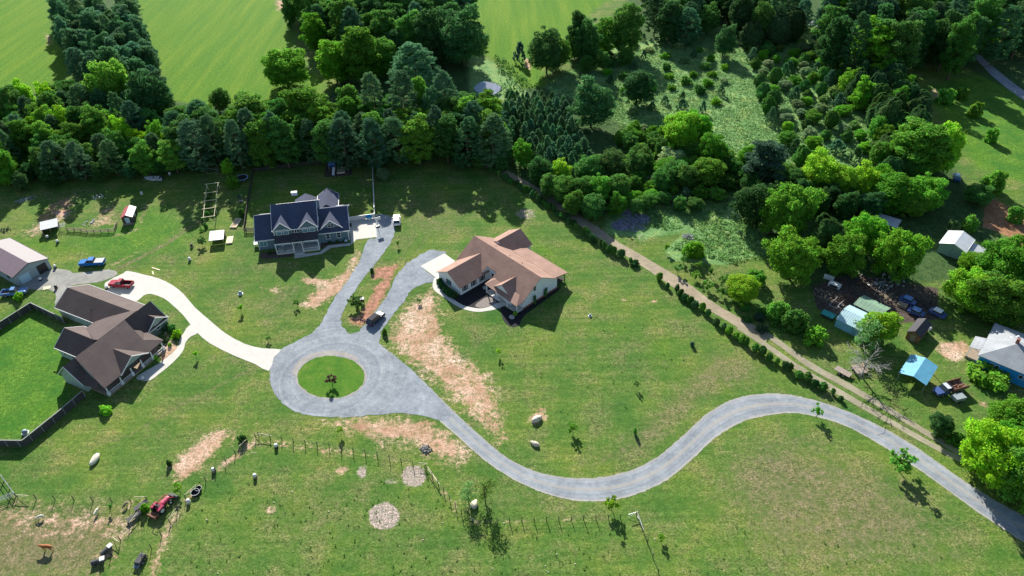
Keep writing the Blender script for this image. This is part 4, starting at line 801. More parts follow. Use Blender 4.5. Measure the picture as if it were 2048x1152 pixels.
# --- saplings staked in the lawns (foot pixels)
sap = [(665, 768, 2.6, 1.3, 'brown', 'dark-leaved little tree in the middle of the round island lawn'), (394, 716, 1.8, .7, 'bright', 'yellow-leaved sapling beside the long concrete drive'), (997, 712, 2.2, .5, 'bright', 'potted sapling on the lawn below the brown-roofed white house'),
 (595, 612, 2.0, .7, 'green', 'sapling on the worn lawn in front of the grey-blue house'), (483, 625, 2.0, .8, 'lush', 'sapling just below the round septic lid of the grey-blue house'), (405, 492, 2.6, 1.1, 'mid', 'young round tree west of the white canopy'), (408, 470, 2.2, .8, 'mid', 'young dark tree at the foot of the garden trellis'),
 (1146, 866, 2.6, .9, 'green', 'thin sapling alone on the lower white house lawn'), (1273, 776, 2.2, .5, 'mid', 'slim sapling on the east of the big lawn'), (1270, 868, 1.6, .4, 'green', 'smallest sapling beside the beige strip'), (1632, 836, 3.2, 1.0, 'lush', 'leggy sapling at the inner verge of the gravel road'),
 (1320, 1082, 1.8, .6, 'yellow', 'yellow sapling outside the wire fence corner'), (712, 614, 3.2, 1.7, 'olive', 'dark little pine in the red earth median'), (797, 492, 1.6, .6, 'lush', 'sapling in the grass between the two gravel drives'), (682, 868, 2.4, .6, 'bright', 'sapling on the bare earth south of the turning circle'),
 (838, 606, 1.5, .5, 'mid', 'sapling on the bare slope beside the gravel drive'), (537, 683, 1.4, .6, 'mid', 'sapling at the tail of the concrete drive'), (770, 668, 1.6, .7, 'mid', 'little bush on the corner above the turning circle'), (487, 882, 1.6, .8, 'dark', 'small dark shrub at the corner of the wire fence'),
 (340, 930, 1.3, .5, 'olive', 'thin brownish shrub below the pale hay bale'), (225, 1020, 1.5, .5, 'mid', 'sapling beside the pen fence'), (361, 985, 2.4, .9, 'lush', 'small leafy tree by the pen gate post'), (292, 1020, 1.8, .7, 'lush', 'bright shrub by the green feed troughs'),
 (480, 400, 2, .8, 'blue', 'blue-grey young tree in the row beside the trellis'), (460, 412, 1.8, .6, 'blue', 'second blue-grey young tree beside the trellis'), (484, 434, 2.4, .8, 'dark', 'small dark column shrub by the dark garden fence'), (745, 545, 1.2, .5, 'olive', 'weedy shrub on the red earth median'),
 (1384, 692, 1.2, .5, 'blue', 'low blue-green shrub near the east of the big lawn'), (355, 672, 1.8, 1.1, 'yellow', 'yellow-leaved shrub in the bed by the brown-roofed house corner'), (345, 660, 1.5, 1.0, 'mid', 'dark shrub against the gable of the brown-roofed house'), (213, 824, 1.4, 1.2, 'yellow', 'golden shrub in the shade of the brown-roofed house'),
 (40, 598, 2.0, 1.2, 'bright', 'bright shrub beside the old blue pickup'), (140, 596, 1.2, .7, 'pale', 'pale shrub beside the brown garage roof')]
for x, y, h, r, ti, lb in sap: tree('bush' if 'shrub' in lb or 'bush' in lb else 'spire' if r < .45 else 'sapling', x, y, h, r, ti, lb, 'shrub' if 'shrub' in lb or 'bush' in lb else 'sapling', foot=True)
# --- dead tree
t = thing('dead_tree', 'bleached leafless tree lying its branches over the trailers', 'tree', G(1722, 752)); dm = trunk_mesh(77, 6.0, .2, 22, 4.0, True); d = bpy.data.objects.new('trunk', dm); COL.objects.link(d); d.parent = t; d.rotation_euler = (.15, -.1, 0)
# --- meadow weeds and forest floor growth, one uncountable mass each
def weeds(name, polys, dens, hgt, label, tintc, card=.3):
    global rng; rng = np.random.default_rng(len(name)); out = []
    for poly in polys:
        q = W2(poly); lo, hi = q.min(0), q.max(0); A = (hi-lo).prod(); k = int(A*dens); P = rng.uniform(lo, hi, (k, 2))
        P = P[sdist(q, P[:, 0], P[:, 1]) > 0]
        nz = np.sin(P[:, 0]*.21+1.3)*np.sin(P[:, 1]*.17)+np.sin(P[:, 0]*.55+P[:, 1]*.4)*.6+rng.normal(0, .5, len(P)); P = P[nz > -1.1]
        for _ in range(4):
            z = rng.uniform(.1, 1, len(P))*hgt*rng.uniform(.5, 1.2, len(P)); Q = np.stack([P[:, 0]+rng.normal(0, .28, len(P)), P[:, 1]+rng.normal(0, .28, len(P)), z], 1)
            out.append(cards(Q, np.tile([0, 0, 1.0], (len(Q), 1)), card*np.ones(len(Q)), 1.0, .8))
    V = np.concatenate(out); o = link(name, crown_mesh(name, V), 'leaf'); o.color = (*tintc, 1); return tag(o, label, 'weeds', kind='stuff')
weeds('weeds', [[(1210, 110), (1330, 90), (1450, 60), (1560, 60), (1690, 110), (1770, 340), (1500, 390), (1420, 330), (1330, 300), (1240, 260), (1210, 180)], [(1090, 170), (1180, 110), (1240, 130), (1250, 240), (1180, 260), (1120, 180)]], 3.4, .34, 'pale green weeds covering the eastern meadow', (.19, .33, .12), .24)
weeds('weeds', [[(1340, 500), (1400, 445), (1500, 440), (1560, 490), (1555, 510), (1470, 530), (1420, 515), (1360, 500)], [(1600, 400), (1740, 385), (1750, 400), (1620, 420)], [(1250, 390), (1480, 370), (1440, 445), (1330, 460), (1270, 450)], [(1240, 250), (1340, 260), (1460, 300), (1480, 370), (1300, 380), (1230, 330)]], 4.5, .4, 'rank weeds in the patch beside the mown strip', (.15, .29, .085), .24)
weeds('undergrowth', [[(-20, 250), (340, 250), (340, 330), (60, 355), (-20, 360)], [(345, 250), (1000, 250), (1010, 318), (700, 300), (345, 318)], [(980, 250), (1130, 330), (1250, 400), (1230, 430), (1150, 425), (1020, 335)], [(985, 110), (1010, 120), (1070, 175), (1010, 200), (1004, 170)]], .9, 1.1, 'dark undergrowth along the foot of the tree belts', (.06, .15, .035), .4)
# ------------------------------------------------ buildings
def gable(Wl, Rf, Tr, x0, x1, y0, y1, wh, rz, ax='x', ov=.4, og=.35, z0=0, t=.14, wall=True, ends=(1, 1)):
    """ridge along ax; walls to wh, ridge plane at rz"""
    if ax == 'x': a0, a1, c0, c1 = x0, x1, y0, y1; m = lambda a, c, z: (a, c, z)
    else: a0, a1, c0, c1 = y0, y1, x0, x1; m = lambda a, c, z: (c, a, z)
    mid = (c0+c1)/2; s = (rz-wh)/(mid-c0); e0, e1 = a0-og*ends[0], a1+og*ends[1]
    if wall:
        pent = lambda a: [m(a, c0, z0), m(a, c1, z0), m(a, c1, wh), m(a, mid, rz-.02), m(a, c0, wh)]
        Wl.hull(pent(a0), pent(a1))
    for sg, c in ((-1, c0), (1, c1)):
        ce = c+sg*ov; ze = wh-s*ov; p = [m(e0, ce, ze), m(e1, ce, ze), m(e1, mid, rz), m(e0, mid, rz)]; Rf.slab(p, t)
        if Tr is not None:
            k = .09; Tr.hull([m(e0-.02, ce+sg*.01, ze-.04), m(e1+.02, ce+sg*.01, ze-.04), m(e1+.02, ce+sg*k, ze-.04), m(e0-.02, ce+sg*k, ze-.04)], [m(e0-.02, ce+sg*.01, ze+t+.02), m(e1+.02, ce+sg*.01, ze+t+.02), m(e1+.02, ce+sg*k, ze+t+.02), m(e0-.02, ce+sg*k, ze+t+.02)])
            for e, d, on in ((e0, -k, ends[0]), (e1, k, ends[1])):
                if on: Tr.hull([m(e, ce, ze-.05), m(e+d, ce, ze-.05), m(e+d, mid, rz-.05), m(e, mid, rz-.05)], [m(e, ce, ze+t+.025), m(e+d, ce, ze+t+.025), m(e+d, mid, rz+t+.025), m(e, mid, rz+t+.025)])
def window(root, p, d, w, h, glass='glass', frame='trim', bars=(1, 1), fw=.09, shutters=None, name='window'):
    """p = bottom centre on the wall, d = outward unit direction (x, y)"""
    d = Vector((d[0], d[1], 0)).normalized(); s = Vector((-d.y, d.x, 0)); p = Vector(p)
    def b(mb, u0, u1, z0, z1, a, c):
        q = [p+s*u0+d*a, p+s*u1+d*a, p+s*u1+d*c, p+s*u0+d*c]; mb.hull([(v.x, v.y, p.z+z0) for v in q], [(v.x, v.y, p.z+z1) for v in q])
    g = MB(); b(g, -w/2, w/2, 0, h, -.02, .03); o = g.build(name, glass, root)
    f = MB(); b(f, -w/2-fw, -w/2, -fw, h+fw, 0, .07); b(f, w/2, w/2+fw, -fw, h+fw, 0, .07); b(f, -w/2, w/2, -fw, 0, 0, .07); b(f, -w/2, w/2, h, h+fw, 0, .07)
    for i in range(bars[0]): u = -w/2+w*(i+1)/(bars[0]+1); b(f, u-.03, u+.03, 0, h, .02, .055)
    for i in range(bars[1]): z = h*(i+1)/(bars[1]+1); b(f, -w/2, w/2, z-.03, z+.03, .02, .052)
    f.build('frame', frame, o)
    if shutters:
        for u in (-w/2-fw-.34, w/2+fw): q = MB(); b(q, u, u+.34, 0, h, .01, .05); q.build('shutter', shutters, o)
    return o
def door(root, p, d, w, h, mat, frame='trim'):
    o = window(root, p, d, w, h, mat, frame, (0, 3), .08, name='door'); return o
def at(x, y, z=0): return G(x, y, z)
# --- white house, tan-red roof (X runs down-right, Y up-right)
h = thing('white_house', 'white batten house with a many-gabled tan-red shingle roof', 'house', at(920.5, 591.6), -48)
Wl, Rf, Tr = MB(), MB(), MB()
gable(Wl, Rf, None, -8, -.05, .2, 12.4, 2.5, 4.75, 'y', .35, .4, ends=(1, 0))
# main body; the front slope is notched above the inner court
sl = (6.2-2.55)/5.55
Wl.hull([(-8.5, 6.9, 0), (13.5, 6.9, 0), (13.5, 17.9, 0), (-8.5, 17.9, 0)], [(-8.5, 6.9, 2.5), (13.5, 6.9, 2.5), (13.5, 17.9, 2.5), (-8.5, 17.9, 2.5)]) if False else None
Wl.hull([(-8.5, 6.9, 0), (-8.5, 17.9, 0), (-8.5, 17.9, 2.6), (-8.5, 12.4, 6.15), (-8.5, 6.9, 2.6)], [(-.2, 6.9, 0), (-.2, 17.9, 0), (-.2, 17.9, 2.6), (-.2, 12.4, 6.15), (-.2, 6.9, 2.6)])
Wl.hull([(-.2, 8.95, 0), (-.2, 17.9, 0), (-.2, 17.9, 2.6), (-.2, 12.4, 6.15), (-.2, 8.95, 3.8)], [(3.2, 8.95, 0), (3.2, 17.9, 0), (3.2, 17.9, 2.6), (3.2, 12.4, 6.15), (3.2, 8.95, 3.8)])
Wl.hull([(3.2, 7.1, 0), (3.2, 17.9, 0), (3.2, 17.9, 2.6), (3.2, 12.4, 6.15), (3.2, 7.1, 2.7)], [(13.5, 7.1, 0), (13.5, 17.9, 0), (13.5, 17.9, 2.6), (13.5, 12.4, 6.15), (13.5, 7.1, 2.7)])
zf = lambda y: 6.2-(12.4-y)*.655
Rf.slab([(-8.9, 6.5, zf(6.5)), (-.2, 6.5, zf(6.5)), (-.2, 12.4, 6.2), (-8.9, 12.4, 6.2)], .14)
Rf.slab([(-.2, 8.6, zf(8.6)), (3.0, 8.6, zf(8.6)), (3.0, 12.4, 6.2), (-.2, 12.4, 6.2)], .14)
Rf.slab([(3.0, 6.6, zf(6.6)), (13.9, 6.6, zf(6.6)), (13.9, 12.4, 6.2), (3.0, 12.4, 6.2)], .14)
zb = lambda y: 6.2-(y-12.4)*.60
Rf.slab([(-8.9, 12.4, 6.2), (13.9, 12.4, 6.2), (13.9, 18.0, zb(18.0)), (-8.9, 18.0, zb(18.0))], .14)
gable(Wl, Rf, None, -8.6, -.7, 16, 23.2, 2.6, 5.0, 'y', .3, .35, ends=(0, 1))
# front porch roof with its small gable, rear porch roof
Rf.slab([(3.0, 5.0, 2.35), (13.95, 4.7, 2.35), (12.2, 7.3, 3.15), (4.2, 7.3, 3.15)], .12)
Rf.slab([(13.95, 4.7, 2.35), (13.9, 7.2, 2.42), (12.2, 7.3, 3.15)], .12)
Rf.slab([(3.0, 5.0, 2.35), (4.2, 7.3, 3.15), (3.0, 8.4, 2.9)], .12)
gd = MB(); gable(gd, Rf, None, 5.6, 10.8, 5.9, 10.6, 2.75, 4.7, 'y', .35, .3, ends=(1, 0)); gd.build('porch_gable', 'white_siding', h)
Rf.slab([(-.9, 17.2, 3.38), (13.6, 17.2, 3.38), (13.4, 21.6, 2.35), (-.9, 21.6, 2.35)], .12)
Wl.build('wall', 'white_siding', h); Rf.build('roof', 'roof_brown_red', h)
pd = MB(); pd.box(3.2, 13.6, 5.0, 7.05, .0, .22); pd.build('porch_deck', 'concrete', h)
for x in (3.4, 7.0, 10.4, 13.5): q = MB(); q.box(x-.09, x+.09, 5.1, 5.28, .22, 2.5); q.build('porch_post', 'trim', h)
rd = MB(); rd.box(9.0, 13.2, 17.95, 21.0, .55, .7)
for k in range(9): rd.box(9.1+k*.5, 9.16+k*.5, 20.92, 20.98, .7, 1.6)
rd.box(9.0, 13.2, 20.9, 21.0, 1.6, 1.68); rd.build('rear_deck', 'dark_wood', h)
for x in (9.1, 13.1): q = MB(); q.box(x-.07, x+.07, 20.8, 20.94, 0, 2.5); q.build('deck_post', 'dark_wood', h)
for y in (1.6, 4.2, 6.8): window(h, (-.05, y, .75), (1, 0), .85, 1.3, 'glass', 'trim', (0, 1), .07, 'dark_wood')
window(h, (-4.2, .2, .9), (0, -1), .9, 1.25, 'glass_pale', 'dark_wood', (0, 1), .07, 'dark_wood')
window(h, (1.6, 8.95, .5), (0, -1), 1.0, 1.7, 'glass', 'dark_wood', (0, 0))
for y, z in ((10.6, .9), (10.7, 3.3), (14.4, .9)): window(h, (13.5, y, z), (1, 0), .75, 1.15, 'glass', 'trim', (0, 1), .06)
door(h, (8.2, 7.1, .25), (0, -1), 1.1, 2.1, 'dark_wood'); window(h, (5.2, 7.1, .8), (0, -1), 1.1, 1.2); window(h, (11.2, 7.1, .8), (0, -1), 1.1, 1.2)
sk = MB(); sk.box(13.5, 13.62, 7.1, 17.9, 0, .38); sk.build('brick_skirt', 'brick', h)
vp = MB()
for x, y in ((2.5, 13.4), (6.5, 13.6), (-3, 14)): vp.tube((x, y, zb(y)), (x, y, zb(y)+.55), .06)
vp.build('roof_vent', 'dark_metal', h)
h = thing('grey_blue_house', 'two-storey grey-blue lap-sided house with charcoal roof and three front gables', 'house', at(521, 506.6), 9)
Wl, Rf, Tr = MB(), MB(), MB()
gable(Wl, Rf, Tr, -.3, 4.2, 1.4, 13.0, 3.1, 6.5, 'x', .35, .45, ends=(1, 0))
gable(Wl, Rf, Tr, 4.2, 14.8, 1.2, 13.2, 5.5, 9.1, 'x', .35, .3)
gable(Wl, Rf, Tr, 14.8, 22.0, 1.3, 13.0, 3.2, 6.5, 'x', .35, .45, ends=(0, 1))
gable(Wl, Rf, Tr, 14.2, 19.2, 12, 20.0, 2.8, 4.6, 'y', .3, .3, ends=(0, 1))
gable(Wl, Rf, None, 8.2, 13.6, 12, 19.4, 2.6, 4.1, 'y', .3, .3, ends=(0, 1))
D1, D2, D3 = MB(), MB(), MB(); DR = MB(); DT = MB()
gable(D1, DR, DT, 4.3, 8.3, 1.0, 5.2, 5.7, 7.6, 'y', .3, .3, z0=3.4, ends=(1, 0)); gable(D2, DR, DT, 10.6, 14.7, 1.0, 5.2, 5.7, 7.6, 'y', .3, .3, z0=3.4, ends=(1, 0))
gable(D3, DR, DT, 15.4, 20.6, 2.2, 7.6, 3.75, 6.0, 'y', .3, .3, z0=3.3, ends=(1, 0))
for d_ in (D1, D2, D3): d_.build('dormer', 'grey_blue_siding', h)
Wl.build('wall', 'grey_blue_siding', h); Rf.build('roof', 'roof_navy', h); DR.build('dormer_roof', 'roof_navy', h); Tr.build('fascia', 'trim', h); DT.build('gable_trim', 'trim', h)
P = MB(); P.slab([(4.2, -1.55, 3.05), (14.75, -1.55, 3.05), (14.75, 1.15, 3.95), (4.2, 1.15, 3.95)], .14); P.build('porch_roof', 'roof_black', h)
PG = MB(); gable(MB(), PG, None, 8.3, 11.0, -1.65, .9, 3.25, 3.95, 'y', .2, .1, ends=(1, 0), wall=False); PG.build('porch_gable', 'roof_black', h)
q = MB(); q.box(4.2, 14.75, -1.66, -1.57, 2.98, 3.22); q.build('porch_beam', 'trim', h)
q = MB(); q.box(4.3, 8.5, -1.6, 1.1, 0, .3); q.box(10.6, 14.7, -1.6, 1.1, 0, .3); q.box(8.5, 10.6, -2.4, 1.1, 0, .2); q.build('porch_deck', 'concrete', h)
for x in (4.35, 8.5, 10.7, 14.65): q = MB(); q.box(x-.09, x+.09, -1.62, -1.44, .2, 3.0); q.build('porch_post', 'trim', h)
for xs in ((4.4, 8.4), (10.8, 14.6)):
    q = MB(); q.box(xs[0], xs[1], -1.56, -1.5, 1.0, 1.08); q.box(xs[0], xs[1], -1.56, -1.5, .42, .47)
    x = xs[0]
    while x < xs[1]: q.box(x, x+.04, -1.55, -1.51, .45, 1.02); x += .28
    q.build('porch_railing', 'trim', h)
for x in (5.45, 7.1): window(h, (x, 1.0, 4.15), (0, -1), 1.15, 1.35, 'glass_pale', 'trim', (0, 1))
for x in (11.8, 13.5): window(h, (x, 1.0, 4.15), (0, -1), 1.15, 1.35, 'glass_pale', 'trim', (0, 1))
for x in (8.85, 9.45, 10.05): window(h, (x, 1.2, 4.2), (0, -1), .48, 1.0, 'glass', 'trim', (0, 0), .06)
window(h, (1.0, 1.4, 1.1), (0, -1), 1.7, 1.35, 'glass_pale', 'trim', (1, 0)); window(h, (18.0, 2.2, 4.0), (0, -1), 1.5, .9, 'glass', 'trim', (1, 1))
for x in (16.9, 19.6): window(h, (x, 1.3, 1.2), (0, -1), .85, 1.45, 'glass', 'trim', (0, 1))
for x in (5.3, 6.9, 12.0, 13.4): window(h, (x, 1.2, .9), (0, -1), 1.0, 1.4, 'glass', 'trim', (0, 1))
for x in (8.9, 10.2): door(h, (x, 1.2, .25), (0, -1), .8, 2.1, 'dark_wood')
q = MB(); q.box(21.9, 22.06, 1.24, 1.4, 0, 3.1); q.build('corner_board', 'trim', h); q = MB(); q.box(-.36, -.2, 1.34, 1.5, 0, 3.0); q.build('corner_board', 'trim', h)
q = MB(); q.box(14.72, 14.88, 1.06, 1.22, 3.9, 5.6); q.box(4.12, 4.28, 1.06, 1.22, 3.9, 5.6); q.build('corner_board', 'trim', h)
q = MB(); q.box(22.0, 22.08, 4.2, 6.8, 0, 2.3); q.build('garage_door', 'white', h); q = MB(); q.box(22.0, 22.08, 8.2, 10.8, 0, 2.3); q.build('garage_door', 'white', h)
q = MB(); q.box(8.5, 10, 12.6, 13.4, 8.0, 8.9); q.build('chimney', 'white', h)
q = MB(); q.slab([(-1.7, 2.6, 1.0), (-.35, 2.6, 1.0), (-.35, 5, 1.0), (-1.7, 5, 1.0)], .1)
for yy in (2.65, 4.95): q.box(-1.68, -1.6, yy-.03, yy+.03, 0, 1.9)
q.build('side_stoop', 'trim', h)
# --- brown-roofed sage house (X up-right along the main ridge, Y up-left)
h = thing('sage_house', 'long sage-green sided house with dark brown shingle roof, wings and a deep front porch', 'house', at(176.8, 783.6), 63.5)
Wl, Rf, Tr = MB(), MB(), MB()
gable(Wl, Rf, Tr, 0, 21.2, 0, 6.6, 2.7, 5.95, 'x', .35, .4)
gable(Wl, Rf, Tr, 13.9, 22.3, 4.5, 25.2, 2.7, 5.0, 'y', .35, .4, ends=(0, 1))
gable(Wl, Rf, Tr, 4.9, 11.6, 4.2, 13.9, 2.7, 5.0, 'y', .35, .4, ends=(0, 1))
gable(Wl, Rf, Tr, 16.4, 21.5, -.0, 3.4, 2.75, 4.6, 'y', .35, .35, ends=(1, 0))
Wl.box(11.5, 14.0, 4, 12.6, 0, 2.6); Rf.slab([(8.0, 3.4, 6.02), (18.0, 3.4, 6.02), (18.0, 5.0, 5.42), (14.6, 12.95, 2.75), (11.5, 12.95, 2.75), (8.0, 5.0, 5.42)][::1], .12)
zp = lambda y: 2.6+(y+5.3)*.4
Rf.slab([(x, y, zp(y)) for x, y in ((.6, -5.3), (15.8, -5.3), (13.4, -2.6), (14.0, .3), (14.7, 3.25), (2.3, 3.25))], .16)
Rf.slab([(15.8, -5.3, 2.6), (16.2, .7, 2.65), (13.4, -2.6, zp(-2.6))], .15); Rf.slab([(16.2, .7, 2.65), (14.0, .3, zp(.3)), (13.4, -2.6, zp(-2.6))], .15)
Wl.hull([(.75, -5.1, 2.45), (2.3, 3.2, 2.6), (2.3, 3.2, zp(3.2)-.02), (.75, -5.1, zp(-5.1)-.02)], [(.9, -5.1, 2.45), (2.45, 3.2, 2.6), (2.45, 3.2, zp(3.2)-.02), (.9, -5.1, zp(-5.1)-.02)])
Rf.slab([(-.45, -.3, 2.45), (.3, -3.4, 2.35), (1.1, -3.2, 3.05), (1.7, .0, 3.45), (1.4, 1.0, 3.6)], .1)
gable(Wl, Rf, Tr, 4.9, 11.4, -5.0, 1.6, 2.75, 4.75, 'y', .3, .35, wall=False, ends=(1, 0))
gp = MB(); gp.hull([(4.9, -4.9, 2.7), (11.4, -4.9, 2.7), (8.15, -4.9, 4.6)], [(4.9, -4.75, 2.7), (11.4, -4.75, 2.7), (8.15, -4.75, 4.6)]); gp.build('porch_gable', 'sage_siding', h)
Wl.build('wall', 'sage_siding', h); Rf.build('roof', 'roof_brown', h); Tr.build('fascia', 'trim', h)
q = MB(); q.box(.8, 15.6, -5.1, -.05, 0, .3); q.build('porch_deck', 'wood', h)
for x in (1.0, 4.3, 7.0, 9.6, 12.2, 15.2):
    q = MB(); q.box(x-.1, x+.1, -5.1, -4.9, .3, 2.62); q.box(x-.25, x+.25, -5.2, -4.8, .3, 1.1); q.build('porch_post', 'trim', h)
for a, b_ in ((1.3, 4.0), (4.6, 6.7), (9.9, 11.9), (12.5, 14.9)):
    q = MB(); q.box(a, b_, -5.04, -4.96, 1.0, 1.1); q.box(a, b_, -5.04, -4.96, .45, .5); x = a
    while x < b_: q.box(x, x+.05, -5.02, -4.98, .45, 1.0); x += .3
    q.build('porch_railing', 'trim', h)
window(h, (0, 2.6, 3.3), (-1, 0), .5, 1.0, 'glass', 'trim', (0, 0)); window(h, (18.9, 0, 1.5), (0, -1), .9, 1.3, 'glass', 'trim', (0, 0))
for y in (9, 12, 15.5, 18.5): window(h, (13.9, y+4, 1.5), (-1, 0), .6, .6, 'glass', 'trim', (0, 0))
for y in (9.5, 12): window(h, (4.9, y, 1.1), (-1, 0), .9, 1.2, 'glass', 'trim', (0, 1))
for x in (3, 6, 10, 13): window(h, (x, 0, 1.0), (0, -1), 1.1, 1.4, 'glass_pale', 'trim', (0, 1))
q = MB(); q.tube((13.5, 14.5, 2.6), (13.5, 14.5, 3.6), .07) if False else q.tube((15.5, 15.5, 3.3), (15.5, 15.5, 4.6), .07); q.build('roof_vent', 'dark_metal', h)
for y in (12.5, 18.5): q = MB(); q.box(22.3, 22.37, y, y+4.2, 0, 2.2); q.build('garage_door', 'white', h)
# --- grey metal barn, left edge
h = thing('metal_barn', 'long grey metal workshop with gable roof, slopes tinted for sun and shade, one door open', 'barn', at(37.5, 573), 57)
Wl, Rf, R2, Tr = MB(), MB(), MB(), MB()
gable(Wl, MB(), Tr, 0, 8.4, 0, 16.4, 2.9, 4.3, 'y', .25, .25)
s = (4.3-2.9)/4.2
R2.slab([(4.2, -.25, 4.3), (8.65, -.25, 2.9-s*.25), (8.65, 16.65, 2.9-s*.25), (4.2, 16.65, 4.3)], .12); Rf.slab([(-.25, -.25, 2.9-s*.25), (4.2, -.25, 4.3), (4.2, 16.65, 4.3), (-.25, 16.65, 2.9-s*.25)], .12)
Wl.build('wall', 'barn_siding', h); Rf.build('roof', striped('mauve_metal_roof', (.20, .14, .165), .45, 1, .7, 0, .3, .1), h); r = R2.build('roof', striped('pale_metal_roof', (.215, .19, .20), .45, 1, .7, 0, .2, .05), h); r['label'] = 'roof slope coloured paler as if sunlit'  # one roof metal, with sun and shade painted as paler and darker slopes
Tr.build('fascia', 'dark_metal', h)
q = MB(); q.box(.9, 3.3, -.08, -.01, 0, 2.3); q.build('roller_door', simple('pale_blue_door', (.42, .58, .66), .5, .04), h)
q = MB(); q.box(5.3, 7.6, -.06, -.01, .02, 2.4); q.build('doorway_dark_panel', 'black', h)  # black panel on the closed wall, painted as the dark interior
for y in (3, 9): window(h, (0, y, 1.4), (-1, 0), .8, .8, 'glass', 'dark_metal', (0, 0))
# --- pale metal barn with lean-to, right
h = thing('pale_barn', 'pale green metal barn with white roof and corrugated lean-to beside it', 'barn', at(1872.5, 504), -43)
Wl, Rf, Tr = MB(), MB(), MB()
gable(Wl, Rf, Tr, 0, 5.7, .05, 6.5, 2.6, 3.75, 'y', .15, .2)
Wl.build('wall', 'pale_siding', h); Rf.build('roof', 'metal_white', h); Tr.build('fascia', 'trim', h)
q = MB(); q.slab([(6.0, .1, 2.05), (9.6, .1, 1.75), (9.6, 5.9, 1.75), (6.0, 6.2, 2.05)], .06); q.build('lean_to_roof', striped('corrugated_lean_to', (.48, .50, .52), .28, 1, .45, .3, .8, .12), h)
for x, y in ((6.2, .4), (9.4, .4), (9.4, 5.6), (6.2, 5.9)): q = MB(); q.box(x-.06, x+.06, y-.06, y+.06, 0, 1.8); q.build('lean_to_post', 'wood', h)
for x in (.5, 3.0): q = MB(); q.box(x, x+2.2, -.03, .02, .05, 2.1); q.build('sliding_door', 'pale_siding', h)
q = MB(); q.box(2.76, 2.92, -.07, .02, 0, 3.3); q.build('door_post', 'barn_siding', h)
# --- blue metal carport, teal shed, green canopy, brown shed
h = thing('blue_carport', 'open carport with ribbed light-blue metal gable roof', 'carport', at(1799, 751), -43)
Rf = MB(); gable(MB(), Rf, None, -.1, 5.0, -1.9, 4.8, 2.15, 2.85, 'y', .05, .05, t=.06, wall=False); Rf.build('roof', striped('light_blue_ribbed_roof', (.11, .36, .52), .5, 1, .6, 0, .8, .14), h)
for x in (.05, 4.85):
    for y in (-1.8, 1.4, 4.6): q = MB(); q.box(x-.05, x+.05, y-.05, y+.05, 0, 2.15); q.build('post', 'steel', h)
h = thing('teal_shed', 'closed metal shed with pale ribbed roof and light-blue wall', 'shed', at(1667.5, 653), -46)
Wl, Rf = MB(), MB(); gable(Wl, Rf, None, 0, 5.8, .15, 6.3, 2.1, 3.0, 'x', .12, .12, t=.06); Wl.build('wall', striped('light_blue_metal_wall', (.22, .48, .60), .5, 0, .5, 0, .35, .06), h); Rf.build('roof', striped('pale_ribbed_roof', (.34, .52, .57), .5, 0, .6, 0, .7, .1), h)
q = MB(); q.box(3.6, 4.5, .09, .14, .02, 1.9); q.build('door', striped('grey_blue_metal_door', (.16, .34, .44), .3, 0), h)
h = thing('green_canopy', 'sagging sage-green metal canopy over scrap', 'canopy', at(1706.8, 612), -50)
Rf = MB(); gable(MB(), Rf, None, .7, 6.6, -2.2, 2.2, 2.25, 2.8, 'x', .1, .1, t=.05, wall=False); Rf.build('roof', 'metal_green', h)
for x in (.9, 3.6, 6.4):
    for y in (-2.1, 2.1): q = MB(); q.box(x-.05, x+.05, y-.05, y+.05, 0, 2.25); q.build('post', 'steel', h)
h = thing('brown_shed', 'small brown wooden shed with black shingle roof', 'shed', at(1822, 676), -46)
Wl, Rf = MB(), MB(); gable(Wl, Rf, None, -.9, 1.7, -.9, 4.4, 1.9, 2.75, 'y', .15, .2); Wl.build('wall', 'red_wood', h); Rf.build('roof', 'roof_black', h); door(h, (.4, -.9, .05), (0, -1), .8, 1.6, 'wood', 'wood')
# --- bright blue house
h = thing('blue_house', 'bright blue house with grey hipped roof, white trim and a brick chimney', 'house', at(1948.1, 733.6), -42)
Wl, Rf = MB(), MB(); L = 16
Wl.box(0, L, 0, 5.4, 0, 3.25); Wl.box(.0, L, 5.35, 12.0, 0, 3.1)
e = .35; zt = 3.2
Rf.slab([(-e, -e, zt), (L+e, -e, zt), (L-4, 4.9, 5.2), (4.4, 4.9, 5.2)], .12); Rf.slab([(-e, -e, zt), (4.4, 4.9, 5.2), (4.6, 6.2, 5.2), (-e, 12.3, zt-.1)], .12)
Rf.slab([(4.4, 4.9, 5.2), (L-4, 4.9, 5.2), (L-4, 6.2, 5.2), (4.6, 6.2, 5.2)], .12); Rf.slab([(4.6, 6.2, 5.2), (L-4, 6.2, 5.2), (L+e, 12.3, 3.1), (-e, 12.3, 3.1)], .12)
Rf.slab([(L+e, -e, zt), (L+e, 12.3, zt-.1), (L-4, 6.2, 5.2), (L-4, 4.9, 5.2)], .12)
Rf.slab([(-2.3, 1.6, 2.75), (-.3, 1.6, 3.25), (-.3, 5.9, 3.25), (-2.3, 5.9, 2.75)], .1)
Wl.build('wall', 'blue_siding', h); Rf.build('roof', 'roof_grey', h)
q = MB(); q.box(4.2, 4.8, 5.3, 5.9, 5.0, 6.3); q.build('chimney', 'brick', h)
for x, y in ((3.4, 7.4), (4.3, 8.6)): q = MB(); q.lathe([(.32, 0), (.32, .12), (.2, .3), (.03, .34)], 12, (x, y, 4.55)); q.build('roof_vent', 'white', h)
q = MB(); q.tube((-2.1, 1.8, 0), (-2.1, 1.8, 2.8), .07); q.tube((-2.1, 5.6, 0), (-2.1, 5.6, 2.8), .07); q.build('porch_post', 'trim', h)
q = MB(); q.box(-2.3, -.02, 1.6, 5.8, 0, .5); q.build('porch_deck', 'wood', h)
